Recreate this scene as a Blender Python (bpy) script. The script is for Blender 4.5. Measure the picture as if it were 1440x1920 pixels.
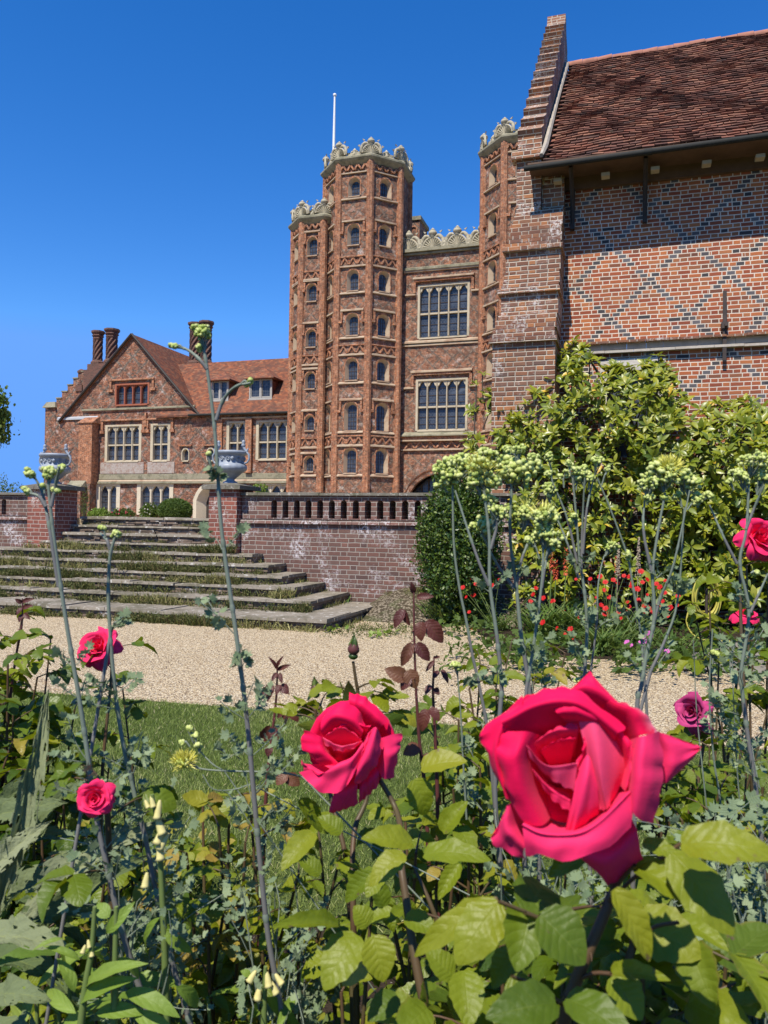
import bpy, math, random
import numpy as np
from mathutils import Matrix, Vector
random.seed(7); RNG = np.random.default_rng(11)
SC = bpy.context.scene; COL = SC.collection
R = math.radians
for o in list(bpy.data.objects): bpy.data.objects.remove(o)

# ---------------------------------------------------------------- camera, light, exposure
# world axes follow the house: X along its fronts (to the right), Y away from the garden, Z up; gravel at z = 0
YAW, PITCH, ROLL, FPX, EYE = 17.6, 1.0, 0.85, 1442.0, 1.42
cam = bpy.data.cameras.new("camera"); cam_o = bpy.data.objects.new("camera", cam); COL.objects.link(cam_o)
CM = Matrix.Rotation(R(YAW), 3, 'Z') @ Matrix.Rotation(R(90 + PITCH), 3, 'X') @ Matrix.Rotation(R(ROLL), 3, 'Z')
cam_o.matrix_world = Matrix.Translation((0, 0, EYE)) @ CM.to_4x4()
cam.sensor_fit = 'VERTICAL'; cam.sensor_height = 36.0; cam.lens = 36.0 * FPX / 1920
cam.clip_start = 0.05; cam.clip_end = 3000
cam.dof.use_dof = True; cam.dof.focus_distance = 9.0; cam.dof.aperture_fstop = (cam.lens / 1000) / 0.0017
SC.camera = cam_o
CMN = np.array(CM); EYEV = np.array([0, 0, EYE])
def ray(x, y): return CMN @ np.array([(x - 720) / FPX, -(y - 960) / FPX, -1.0])
def at(x, y, Y): d = ray(x, y); return EYEV + d * (Y / d[1])            # point on a front at distance Y
def pd(x, y, D): return EYEV + ray(x, y) * D                            # point at depth D
CR, CU, CF = CMN[:, 0], CMN[:, 1], -CMN[:, 2]

SUN_AZ, SUN_EL = -9.0, 57.0         # sun behind the viewer, slightly to the left, high
sd = Vector((math.sin(R(SUN_AZ)) * math.cos(R(SUN_EL)), -math.cos(R(SUN_AZ)) * math.cos(R(SUN_EL)), math.sin(R(SUN_EL))))
W = bpy.data.worlds.new("World"); SC.world = W; W.use_nodes = True
wn = W.node_tree.nodes; wl = W.node_tree.links
sky = wn.new("ShaderNodeTexSky"); sky.sky_type = 'NISHITA'; sky.sun_disc = False
sky.sun_elevation = R(SUN_EL); sky.sun_rotation = math.atan2(sd.x, sd.y); sky.air_density = 1.0; sky.dust_density = 0.0; sky.altitude = 900; sky.ozone_density = 3.0
hsv = wn.new("ShaderNodeHueSaturation"); hsv.inputs["Saturation"].default_value = 1.36; hsv.inputs["Hue"].default_value = 0.51
bg = wn["Background"]; bg.inputs[1].default_value = 0.15
dk = wn.new("ShaderNodeMix"); dk.data_type = 'RGBA'; dk.blend_type = 'DARKEN'; dk.inputs[0].default_value = 1; dk.inputs[7].default_value = (.74, 1.95, 5.0, 1)     # clear blue down to the horizon
wl.new(sky.outputs[0], hsv.inputs["Color"]); wl.new(hsv.outputs[0], dk.inputs[6]); wl.new(dk.outputs[2], bg.inputs[0])
sun = bpy.data.lights.new("sun", 'SUN'); sun.energy = 4.9; sun.angle = R(0.5); sun.color = (1, 0.93, 0.82)
so = bpy.data.objects.new("sun", sun); COL.objects.link(so); so.rotation_euler = sd.to_track_quat('Z', 'Y').to_euler()
so.location = (-20, -20, 60)
SC.view_settings.view_transform = 'Standard'; SC.view_settings.look = 'None'; SC.view_settings.exposure = 0.45; SC.view_settings.gamma = 1
SC.render.engine = 'CYCLES'; SC.cycles.use_denoising = True
try: SC.cycles.denoiser = 'OPENIMAGEDENOISE'
except Exception: pass
SC.cycles.max_bounces = 6; SC.cycles.transparent_max_bounces = 4; SC.cycles.caustics_reflective = False; SC.cycles.caustics_refractive = False

# ---------------------------------------------------------------- node expressions
NT = None
class X:
    def __init__(s, o): s.o = o
    def __add__(a, b): return mth('ADD', a, b)
    def __radd__(a, b): return mth('ADD', b, a)
    def __sub__(a, b): return mth('SUBTRACT', a, b)
    def __rsub__(a, b): return mth('SUBTRACT', b, a)
    def __mul__(a, b): return mth('MULTIPLY', a, b)
    def __rmul__(a, b): return mth('MULTIPLY', b, a)
    def __truediv__(a, b): return mth('DIVIDE', a, b)
    def __lt__(a, b): return mth('LESS_THAN', a, b)
    def __gt__(a, b): return mth('GREATER_THAN', a, b)
def put(v, inp):
    if isinstance(v, X): NT.links.new(v.o, inp)
    else: inp.default_value = (tuple(v) + (1,) if isinstance(v, (tuple, list)) and len(v) == 3 and inp.type == 'RGBA' else v)
def mth(op, a, b=0.0, c=None):
    n = NT.nodes.new("ShaderNodeMath"); n.operation = op
    put(a, n.inputs[0]); put(b, n.inputs[1])
    if c is not None: put(c, n.inputs[2])
    return X(n.outputs[0])
def floor(a): return mth('FLOOR', a)
def mod(a, b): return mth('FLOORED_MODULO', a, b)
def xabs(a): return mth('ABSOLUTE', a)
def xmin(a, b): return mth('MINIMUM', a, b)
def xmax(a, b): return mth('MAXIMUM', a, b)
def sstep(v, a, b):
    n = NT.nodes.new("ShaderNodeMapRange"); n.interpolation_type = 'SMOOTHSTEP'
    put(v, n.inputs[0]); n.inputs[1].default_value = a; n.inputs[2].default_value = b
    return X(n.outputs[0])
def mix(f, a, b, mode='MIX'):
    n = NT.nodes.new("ShaderNodeMix"); n.data_type = 'RGBA'; n.blend_type = mode
    put(f, n.inputs[0]); put(a, n.inputs[6]); put(b, n.inputs[7]); return X(n.outputs[2])
def noise(vec, scale, detail=3, rough=.55):
    n = NT.nodes.new("ShaderNodeTexNoise"); n.inputs["Scale"].default_value = scale; n.inputs["Detail"].default_value = detail; n.inputs["Roughness"].default_value = rough
    if vec is not None: put(vec, n.inputs["Vector"])
    return X(n.outputs[0])
def white(x, y):
    n = NT.nodes.new("ShaderNodeTexWhiteNoise"); n.noise_dimensions = '2D'; put(xyz(x, y), n.inputs["Vector"]); return X(n.outputs[0])
def xyz(x, y, z=0.0):
    n = NT.nodes.new("ShaderNodeCombineXYZ"); put(x, n.inputs[0]); put(y, n.inputs[1]); put(z, n.inputs[2]); return X(n.outputs[0])
def voro(vec, scale, feature='F1', out=0):
    n = NT.nodes.new("ShaderNodeTexVoronoi"); n.feature = feature; n.inputs["Scale"].default_value = scale; put(vec, n.inputs["Vector"]); return X(n.outputs[out])
def uvw(layer="UVMap"):
    n = NT.nodes.new("ShaderNodeUVMap"); n.uv_map = layer; s = NT.nodes.new("ShaderNodeSeparateXYZ"); NT.links.new(n.outputs[0], s.inputs[0])
    return X(n.outputs[0]), X(s.outputs[0]), X(s.outputs[1])
def objco():
    n = NT.nodes.new("ShaderNodeTexCoord"); return X(n.outputs["Object"])
def ramp(f, stops):
    n = NT.nodes.new("ShaderNodeValToRGB"); put(f, n.inputs[0]); e = n.color_ramp.elements
    while len(e) < len(stops): e.new(0.5)
    for el, (p, c) in zip(e, stops): el.position = p; el.color = tuple(c) + (1,)
    return X(n.outputs[0])
def newmat(name):
    global NT
    m = bpy.data.materials.new(name); m.use_nodes = True; NT = m.node_tree; NT.nodes.clear(); return m
def finish(col, rough=.8, height=None, bstr=.5, bdist=.01, spec=.5, metal=0.0, transl=None, tw=.3, coat=0.0, sheen=0.0, alpha=None):
    p = NT.nodes.new("ShaderNodeBsdfPrincipled"); out = NT.nodes.new("ShaderNodeOutputMaterial")
    put(col, p.inputs["Base Color"]); put(rough, p.inputs["Roughness"]); p.inputs["Specular IOR Level"].default_value = spec; p.inputs["Metallic"].default_value = metal
    if coat: p.inputs["Coat Weight"].default_value = coat; p.inputs["Coat Roughness"].default_value = .25
    if sheen: p.inputs["Sheen Weight"].default_value = sheen; p.inputs["Sheen Roughness"].default_value = .4
    sh = p.outputs[0]
    if height is not None:
        b = NT.nodes.new("ShaderNodeBump"); b.inputs["Strength"].default_value = bstr; b.inputs["Distance"].default_value = bdist
        put(height, b.inputs["Height"]); NT.links.new(b.outputs[0], p.inputs["Normal"])
    if transl is not None:
        t = NT.nodes.new("ShaderNodeBsdfTranslucent"); put(transl, t.inputs[0]); ms = NT.nodes.new("ShaderNodeMixShader"); ms.inputs[0].default_value = tw
        NT.links.new(sh, ms.inputs[1]); NT.links.new(t.outputs[0], ms.inputs[2]); sh = ms.outputs[0]
    NT.links.new(sh, out.inputs[0])

# ---------------------------------------------------------------- materials
def brick_mat(name, stops, mortar, s=.21, h=.11, bh=.068, mw=.010, diaper=None, dcol=(.05, .05, .058), dprob=.85, lime=0.0, limecol=(.62, .58, .54), grime=.35, seed=0.0, bump=.5, speck=0.0):
    m = newmat(name); uv, u, v = uvw(); L = s + h
    wob = noise(uv, 6.0, 2); u2 = u + (wob - .5) * .016; v2 = v + (noise(uv, 4.0, 2) - .5) * .016
    row = floor(v2 / bh); par = mod(row, 2.0); rr = white(row * 1.37 + seed, 5.1)
    q = u2 / L + par * .5 + rr * .16; n = floor(q); f = (q - n) * L
    ish = f > s
    start = ish * s; length = s - ish * (s - h)
    fu = f - start; fv = v2 - row * bh
    du = xmin(fu, length - fu); dv = xmin(fv, bh - fv)
    cell = n * 2.0 + ish
    w1 = white(cell + seed, row); w2 = white(cell + 31.7 + seed, row + 11.3)
    col = ramp(w1, stops)
    if diaper:                      # one dark header per course on each diagonal of the diamond lattice
        pu, pv, hw = diaper; vc = (row + .5) * bh
        for sg in (1.0, -1.0):
            q_ = u2 / pu + vc * (sg / pv) + 7.3; k_ = floor(q_); fa = (q_ - k_) * pu; wd = white(k_ * 3.1 + sg, row + seed)
            ins = (fa < hw) * (wd < dprob); dk_ = xmin(xabs(fa), xmin(xabs(fa - hw), pu - fa))
            du = ins * xmin(fa, hw - fa) + (1.0 - ins) * xmin(du, dk_ + (wd > dprob) * 9.0)
            w5 = white(k_ * 5.7 - sg, row + 3.3); col = mix(ins, col, mix(w5, dcol, tuple(min(1, c * 2.6) for c in dcol)))
        col = mix((w2 > .975) * 1.0, col, dcol)
    dd = xmin(du, dv)
    mort = 1.0 - sstep(dd, mw * .35, mw * .75)
    fine = noise(uv, 55.0, 3)
    col = mix(.5, col, mix(fine, (.55, .5, .48), (1.25, 1.2, 1.15)), 'MULTIPLY')
    col = mix(mort, col, mix(fine, mortar, tuple(c * .75 for c in mortar)))
    if grime:
        g = sstep(noise(uv, .9, 5, .62), .42, .72)
        col = mix(g * grime, col, (.075, .055, .045))
    if speck:
        mo = noise(uv, 2.6, 4, .75); col = mix(.85, col, mix(sstep(mo, .3, .7), (.42, .38, .38), (1.35, 1.3, 1.25)), 'MULTIPLY')
        sp = noise(uv, 6.0, 3, .85); col = mix(sstep(sp, .55, .66) * speck, col, (.50, .40, .30)); col = mix(sstep(sp, .47, .36) * speck, col, (.075, .042, .034))
    if lime:
        lm = sstep(noise(uv, 1.3, 6, .7), .58 - lime * .2, .70 - lime * .1) * sstep(noise(uv, 19.0, 4, .75), .46, .56)
        col = mix(lm * .85, col, limecol)
    hgt = sstep(dd, 0.0, mw) * .8 + fine * .5 + w2 * .25
    finish(col, .9, hgt, bump, .012, spec=.2)
    return m
ORA = [(0, (.46, .16, .06)), (.3, (.34, .095, .045)), (.6, (.26, .07, .038)), (.82, (.43, .165, .07)), (1, (.15, .06, .042))]
TOW = [(0, (.40, .14, .06)), (.25, (.25, .083, .042)), (.5, (.15, .056, .036)), (.75, (.33, .12, .06)), (1, (.075, .042, .034))]
M = {}
M['brick_hall'] = brick_mat('hall brick', ORA, (.74, .65, .53), s=.195, h=.11, bh=.0685, mw=.0125, diaper=(1.2, 1.22, .125), dcol=(.055, .052, .056), dprob=.84, grime=.28, bump=.35)
M['brick_butt'] = brick_mat('buttress brick', [(0, (.30, .135, .075)), (.3, (.185, .085, .055)), (.6, (.22, .12, .085)), (.82, (.42, .18, .075)), (1, (.14, .09, .075))], (.56, .48, .38), s=.20, h=.115, bh=.078, mw=.015, lime=.45, grime=.35, seed=3., bump=.9)
M['brick_tower'] = brick_mat('tower brick', TOW, (.50, .37, .26), diaper=(.80, .80, .13), dcol=(.05, .042, .04), dprob=.9, grime=.6, lime=.10, seed=9., mw=.012, speck=.6)
M['brick_plain'] = brick_mat('quoin brick', [(0, (.50, .175, .065)), (.5, (.33, .105, .045)), (1, (.22, .07, .035))], (.54, .40, .27), grime=.25, seed=17., mw=.014, speck=.45)
M['brick_wing'] = brick_mat('wing brick', TOW, (.42, .33, .25), diaper=(1.5, 1.5, .24), dcol=(.065, .05, .042), dprob=.855, grime=.38, lime=.14, seed=23., speck=.55)
M['brick_gard'] = brick_mat('garden wall brick', [(0, (.20, .10, .078)), (.35, (.145, .078, .064)), (.7, (.175, .105, .085)), (1, (.11, .068, .06))], (.38, .34, .29), s=.225, h=.115, bh=.075, mw=.011, grime=.3, lime=.42, limecol=(.58, .54, .54), seed=41.)
M['brick_pier'] = brick_mat('pier brick', [(0, (.30, .105, .075)), (.4, (.21, .075, .055)), (.7, (.25, .095, .07)), (1, (.17, .07, .055))], (.46, .38, .32), s=.225, h=.115, bh=.075, mw=.011, grime=.15, lime=.1, seed=53.)

def stone_mat(name, a, b, lichen=(.10, .10, .065), la=.5, sc=3.0, bump=.5, white_spots=0.0, ls=1.0):
    m = newmat(name); o = objco(); n1 = noise(o, sc, 6, .65); n2 = noise(o, sc * 9, 4, .6)
    col = mix(n1, a, b); col = mix(sstep(n2, .35, .7) * .35, col, tuple(c * .5 for c in a))
    col = mix(sstep(noise(o, 1.6 * ls, 6, .7), .47, .62) * la, col, lichen)
    if white_spots:
        col = mix(sstep(noise(o, 11, 4, .7), .56, .66) * white_spots, col, (.6, .58, .52))
    finish(col, .92, n1 * .6 + n2 * .5, bump, .02, spec=.15); return m
M['stone'] = stone_mat('cream stone', (.58, .50, .36), (.45, .38, .27), la=.25, ls=.6)
M['stone_white'] = stone_mat('pale limestone surround', (.66, .58, .44), (.54, .47, .35), la=.08)
M['plaster'] = stone_mat('limewashed plaster', (.56, .46, .33), (.38, .26, .17), lichen=(.26, .12, .07), la=.5, sc=4)
M['stone_old'] = stone_mat('lichened stone', (.34, .31, .21), (.22, .2, .14), la=.6, white_spots=.25)
M['shell'] = stone_mat('weathered terracotta', (.56, .50, .36), (.36, .32, .23), lichen=(.12, .115, .08), la=.55, white_spots=.25, ls=2.5)
M['coping'] = stone_mat('mossy coping', (.20, .18, .145), (.11, .10, .08), lichen=(.075, .078, .04), la=.6, white_spots=.35)
M['tread'] = stone_mat('worn step stone', (.33, .285, .22), (.165, .145, .115), lichen=(.085, .078, .045), la=.65, white_spots=.6, bump=.9)
M['riser'] = stone_mat('stacked tile riser', (.30, .22, .165), (.085, .066, .055), lichen=(.05, .042, .03), la=.6, white_spots=.6, bump=1.0)
M['lead_flash'] = stone_mat('lead flashing', (.52, .53, .55), (.38, .39, .41), la=.1)
M['slate'] = stone_mat('paving stone', (.30, .27, .22), (.20, .18, .15), la=.3)
def simple(name, col, rough=.6, var=.25, sc=8, spec=.4, metal=0.0, bump=.2):
    m = newmat(name); o = objco(); n = noise(o, sc, 4)
    finish(mix(n, tuple(c * (1 - var) for c in col), tuple(min(1, c * (1 + var)) for c in col)), rough, n, bump, .01, spec, metal); return m
M['terra'] = simple('red terracotta', (.30, .095, .05), .8)
M['timber'] = simple('dark timber', (.035, .026, .02), .7, .5)
M['soffit'] = simple('brown eaves board', (.11, .065, .04), .8, .4)
M['timber_grey'] = simple('weathered grey timber', (.36, .34, .31), .8)
M['rafter'] = simple('rafter end', (.42, .37, .27), .8)
M['iron'] = simple('rusty black iron', (.05, .036, .03), .7, .6)
M['gutter'] = simple('cast iron gutter', (.028, .028, .025), .8, .3, 8, .2)
M['white_paint'] = simple('white paint', (.75, .75, .73), .5, .08)
M['cement'] = simple('cement fillet', (.33, .29, .235), .95, .4, 6)
M['limed'] = stone_mat('limewashed lip', (.60, .55, .47), (.36, .30, .24), (.22, .17, .12), .35, 3)
M['urn'] = simple('blue grey lead', (.25, .28, .32), .5, .3, 14, .5, 0.0)
M['ridge'] = simple('pink ridge tile', (.34, .15, .10), .9, .55, 5)
def glass_mat(name, kind, sz=.13):
    m = newmat(name); uv, u, v = uvw()
    a = mod(u / sz, 1.0) - .5; b = mod(v / (sz * 1.25), 1.0) - .5
    if kind == 'round':
        rr = mth('SQRT', a * a + b * b); ln = xmax((xabs(rr - .36) < .05), xmax((.5 - xabs(a)) < .04, (mod(v / (sz * 3.9), 1.0) < .07) * 1.0) * .7)
    else:
        ln = xmax((.5 - xabs(a)) < .06, (.5 - xabs(b)) < .06)
    w = white(floor(u / sz + 3.0), floor(v / (sz * 1.25)))
    base = mix(w, (.016, .021, .03), (.045, .055, .075))
    base = mix(sstep(noise(objco(), 1.1, 4, .7), .52, .66) * .7, base, (.11, .13, .16)); col = mix(ln, base, (.085, .09, .10))  # paler patches put uneven reflections into the glass colour
    nz = noise(uv, 7.0, 2) + w * .6
    finish(col, .12, nz, .35, .03, spec=.6); return m
M['glass_round'] = glass_mat('leaded quarry glass', 'round', .17)
M['glass_grid'] = glass_mat('leaded square glass', 'grid', .15)
def tile_mat(name, stops, gauge=.1, w=.17, geo=False):
    m = newmat(name)
    if geo:
        uv, u, v = uvw('rnd'); r1 = u; r2 = v; o = objco()
        col = ramp(r1, stops); n = noise(o, 30, 3)
        col = mix(.6, col, mix(n, (.5, .46, .44), (1.3, 1.25, 1.2)), 'MULTIPLY')
        col = mix(sstep(noise(o, 1.6, 6, .7), .52, .7) * .4, col, (.085, .065, .055))
        col = mix(sstep(noise(o, 5, 4, .7), .63, .7) * .5, col, (.30, .27, .20))
        finish(col, .9, n, .4, .01, spec=.2); return m
    uv, u, v = uvw(); row = floor(v / gauge); q = u / w + mod(row, 2.0) * .5; n0 = floor(q)
    r1 = white(n0, row); fv = v / gauge - row; fu = q - n0
    col = ramp(r1, stops); g = sstep(noise(uv, .7, 5, .62), .45, .68)
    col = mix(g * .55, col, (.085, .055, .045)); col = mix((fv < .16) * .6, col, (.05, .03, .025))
    finish(col, .9, (1.0 - fv) + r1 * .4 + (fu < .08) * -.5, .9, .03, spec=.2); return m
TILE = [(0, (.23, .095, .06)), (.3, (.15, .068, .048)), (.55, (.105, .053, .04)), (.8, (.28, .135, .085)), (1, (.07, .043, .036))]
M['tile_hall'] = tile_mat('hand made clay tiles', TILE, geo=True)
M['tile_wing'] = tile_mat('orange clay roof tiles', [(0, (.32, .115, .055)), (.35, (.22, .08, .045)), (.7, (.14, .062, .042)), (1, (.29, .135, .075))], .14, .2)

# ---------------------------------------------------------------- mesh building
ORG = {}
def link(o, parent=None):
    COL.objects.link(o)
    if parent is not None: o.parent = parent
    return o
def tag(o, label, cat, group=None, kind=None):
    if label: o['label'] = label
    if cat: o['category'] = cat
    if group: o['group'] = group
    if kind: o['kind'] = kind
    return o
def thing(name, loc, label, cat, group=None):
    o = bpy.data.objects.new(name, None); o.location = loc; o.empty_display_size = .3; ORG[o] = np.array(loc, float)
    link(o); return tag(o, label, cat, group)
class MB:
    def __init__(s): s.v = []; s.f = []; s.m = []; s.s = []
    def add(s, pts, faces, mi=0, smooth=False):
        b = len(s.v); s.v.extend([tuple(map(float, p)) for p in pts])
        for f in faces: s.f.append([b + i for i in f]); s.m.append(mi); s.s.append(smooth)
    def poly(s, pts, mi=0): s.add(pts, [list(range(len(pts)))], mi)
    def box(s, x0, x1, y0, y1, z0, z1, mi=0):
        s.add([(x0, y0, z0), (x1, y0, z0), (x1, y1, z0), (x0, y1, z0), (x0, y0, z1), (x1, y0, z1), (x1, y1, z1), (x0, y1, z1)],
              [(0, 3, 2, 1), (4, 5, 6, 7), (0, 1, 5, 4), (1, 2, 6, 5), (2, 3, 7, 6), (3, 0, 4, 7)], mi)
    def hexa(s, lo, hi, mi=0):      # two quads (bottom, top), each counter-clockwise from above
        s.add(list(lo) + list(hi), [(3, 2, 1, 0), (4, 5, 6, 7), (0, 1, 5, 4), (1, 2, 6, 5), (2, 3, 7, 6), (3, 0, 4, 7)], mi)
    def prism(s, pts, d, mi=0):     # polygon swept by vector d
        n = len(pts); d = np.array(d, float); q = [np.array(p, float) for p in pts]
        s.add([*q, *[p + d for p in q]], [list(range(n))[::-1], list(range(n, 2 * n))] + [(i, (i + 1) % n, n + (i + 1) % n, n + i) for i in range(n)], mi)
    def tube(s, path, rad, n=8, mi=0, cap=True, smooth=True):
        P = [np.array(p, float) for p in path]; k = len(P)
        if np.isscalar(rad): rad = [rad] * k
        vs = []; up = None
        for i in range(k):
            t = P[min(i + 1, k - 1)] - P[max(i - 1, 0)]; t = t / (np.linalg.norm(t) + 1e-9)
            if up is None:
                up = np.array([0, 0, 1.]) if abs(t[2]) < .9 else np.array([1., 0, 0])
            a = np.cross(up, t); a /= np.linalg.norm(a) + 1e-9; b = np.cross(t, a); up = b
            for j in range(n):
                th = 2 * math.pi * j / n; vs.append(P[i] + rad[i] * (a * math.cos(th) + b * math.sin(th)))
        fs = [(i * n + j, i * n + (j + 1) % n, (i + 1) * n + (j + 1) % n, (i + 1) * n + j) for i in range(k - 1) for j in range(n)]
        s.add(vs, fs, mi, smooth)
        if cap: s.add(vs[:n][::-1], [list(range(n))], mi); s.add(vs[-n:], [list(range(n))], mi)
    def lathe(s, prof, c, n=24, mi=0, smooth=True, rfun=None):
        vs = []
        for i, (r, z) in enumerate(prof):
            for j in range(n):
                th = 2 * math.pi * j / n; rr = r * (rfun(th, z, i) if rfun else 1); vs.append((c[0] + rr * math.cos(th), c[1] + rr * math.sin(th), c[2] + z))
        k = len(prof)
        s.add(vs, [(i * n + j, i * n + (j + 1) % n, (i + 1) * n + (j + 1) % n, (i + 1) * n + j) for i in range(k - 1) for j in range(n)], mi, smooth)
        s.add(vs[:n][::-1], [list(range(n))], mi); s.add(vs[-n:], [list(range(n))], mi)
    def mesh(s, name, mats, org=(0, 0, 0)):
        me = bpy.data.meshes.new(name); V = np.array(s.v, float) - np.array(org, float)
        me.from_pydata(V.tolist(), [], s.f)
        for m in mats: me.materials.append(m)
        me.polygons.foreach_set('material_index', s.m); me.polygons.foreach_set('use_smooth', s.s)
        n = len(me.polygons); nor = np.zeros(n * 3); me.polygons.foreach_get('normal', nor); nor = nor.reshape(n, 3)
        lt = np.zeros(n, int); me.polygons.foreach_get('loop_total', lt); vi = np.zeros(len(me.loops), int); me.loops.foreach_get('vertex_index', vi)
        N = np.repeat(nor, lt, 0); P = np.array(s.v, float)[vi]; flat = np.abs(N[:, 2]) > .95
        T = np.stack([-N[:, 1], N[:, 0], 0 * N[:, 0]], 1); T /= np.linalg.norm(T, axis=1, keepdims=True) + 1e-9
        T[flat] = (1, 0, 0); B = np.cross(N, T); B[flat] = (0, 1, 0)
        uv = np.stack([(P * T).sum(1), (P * B).sum(1)], 1)
        me.uv_layers.new(name='UVMap').data.foreach_set('uv', uv.ravel())
        return me
    def build(s, name, mats, parent=None, org=None, label=None):
        if not isinstance(mats, (list, tuple)): mats = [mats]
        base = ORG.get(parent) if parent is not None else (org if org is not None else (0, 0, 0))
        base = np.array(base, float); o = bpy.data.objects.new(name, s.mesh(name, mats, base)); link(o, parent); ORG[o] = base
        if parent is None: o.location = base
        if label: o['label'] = label
        return o
def place(me, name, parent, loc, rz=0.0):
    o = bpy.data.objects.new(name, me); link(o, parent); o.location = np.array(loc, float) - ORG[parent]; o.rotation_euler = (0, 0, rz); ORG[o] = np.array(loc, float); return o

def arch_out(w, z0, zs, zt, kind='round', n=10):   # outline from bottom left round to bottom right
    pts = [(-w / 2, z0)]
    for i in range(n + 1):
        t = -1 + 2 * i / n
        if kind == 'round': th = math.pi * (1 - (t + 1) / 2); x, y = w / 2 * math.cos(th), math.sin(th)
        elif kind == 'tudor': x = w / 2 * t; y = (1 - abs(t) ** 2.4) ** .75 * .82 + .18 * (1 - abs(t))
        else: x = w / 2 * t; y = (1 - abs(t) ** 1.7) ** .8
        pts.append((x, zs + (zt - zs) * max(0, y)))
    pts.append((w / 2, z0)); return pts
def wall_panel(mb, O, T, N, wid, z0, z1, ops, depth=.3, mi=0, x0=0.0, back=False):
    """wall in the plane through O with tangent T and outward normal N; ops = (centre, width, bottom, spring, top, kind)"""
    O = np.array(O, float); T = np.array(T, float); N = np.array(N, float)
    P = lambda x, z, d=0.0: O + T * x - N * d + np.array([0, 0, z])
    xs = sorted({x0, x0 + wid, *[round(c - w / 2, 4) for c, w, *_ in ops], *[round(c + w / 2, 4) for c, w, *_ in ops]})
    zs = sorted({z0, z1, *[o[2] for o in ops], *[o[4] for o in ops]})
    for i in range(len(xs) - 1):
        for j in range(len(zs) - 1):
            cx, cz = (xs[i] + xs[i + 1]) / 2, (zs[j] + zs[j + 1]) / 2
            if any(abs(cx - o[0]) < o[1] / 2 and o[2] < cz < o[4] for o in ops): continue
            mb.poly([P(xs[i], zs[j]), P(xs[i + 1], zs[j]), P(xs[i + 1], zs[j + 1]), P(xs[i], zs[j + 1])], mi)
            if back: mb.poly([P(xs[i], zs[j], depth), P(xs[i], zs[j + 1], depth), P(xs[i + 1], zs[j + 1], depth), P(xs[i + 1], zs[j], depth)], mi)
    for c, w, zb, zsp, zt, kind in ops:
        out = arch_out(w, zb, zsp, zt, kind)
        if kind != 'rect':
            for a, b in zip(out[1:-2], out[2:-1]):
                mb.poly([P(c + a[0], a[1]), P(c + b[0], b[1]), P(c + b[0], zt), P(c + a[0], zt)], mi)
                if back: mb.poly([P(c + a[0], zt, depth), P(c + b[0], zt, depth), P(c + b[0], b[1], depth), P(c + a[0], a[1], depth)], mi)
        else: out = [(-w / 2, zb), (-w / 2, zt), (w / 2, zt), (w / 2, zb)]
        for a, b in zip(out, out[1:] + out[:1]):
            mb.poly([P(c + a[0], a[1]), P(c + a[0], a[1], depth), P(c + b[0], b[1], depth), P(c + b[0], b[1])], mi)

def bez(P, n):      # smooth path through points (Catmull-Rom)
    P = [np.array(p, float) for p in P]; P = [2 * P[0] - P[1]] + P + [2 * P[-1] - P[-2]]; out = []
    for i in range(1, len(P) - 2):
        for k in range(n):
            t = k / n; a, b, c, d = P[i - 1], P[i], P[i + 1], P[i + 2]
            out.append(.5 * (2 * b + (c - a) * t + (2 * a - 5 * b + 4 * c - d) * t * t + (3 * b - a - 3 * c + d) * t ** 3))
    return out + [P[-2]]

# ---------------------------------------------------------------- gatehouse tower
def facet(cx, cy, Rr, k):
    ph = R(-90 + 45 * k); N = np.array([math.cos(ph), math.sin(ph), 0]); T = np.array([-math.sin(ph), math.cos(ph), 0])
    return np.array([cx, cy, 0]) + N * Rr * math.cos(R(22.5)), T, N, ph + R(90)
def fbox(mb, mid, T, N, u0, u1, d0, d1, z0, z1, mi=0, slope=0.0):    # box on a wall plane: d is outwards
    Z = np.array([0, 0, 1.]); p = lambda u, d, z: mid + T * u + N * d + Z * z
    mb.hexa([p(u0, d1, z0), p(u1, d1, z0), p(u1, d0, z0), p(u0, d0, z0)], [p(u0, d1, z1 - slope), p(u1, d1, z1 - slope), p(u1, d0, z1), p(u0, d0, z1)], mi)
def fbar(mb, mid, T, N, a, b, w, d0, d1, mi=0):
    a = np.array(a, float); b = np.array(b, float); q = b - a; q /= np.linalg.norm(q); n = np.array([-q[1], q[0]]) * w / 2
    P = lambda c, d: mid + T * c[0] + N * d + np.array([0, 0, c[1]])
    mb.hexa([P(a - n, d0), P(b - n, d0), P(b + n, d0), P(a + n, d0)], [P(a - n, d1), P(b - n, d1), P(b + n, d1), P(a + n, d1)], mi)
def chevrons(mb, mid, T, N, u0, u1, z0, z1, mi=0, n=None, d=.05):
    n = n or max(2, int((u1 - u0) / .55)); st = (u1 - u0) / n
    for i in range(n):
        a = u0 + i * st
        fbar(mb, mid, T, N, (a + .02, z0), (a + st / 2, z1), .09, 0, d, mi); fbar(mb, mid, T, N, (a + st / 2, z1), (a + st - .02, z0), .09, 0, d - .004, mi)
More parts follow.
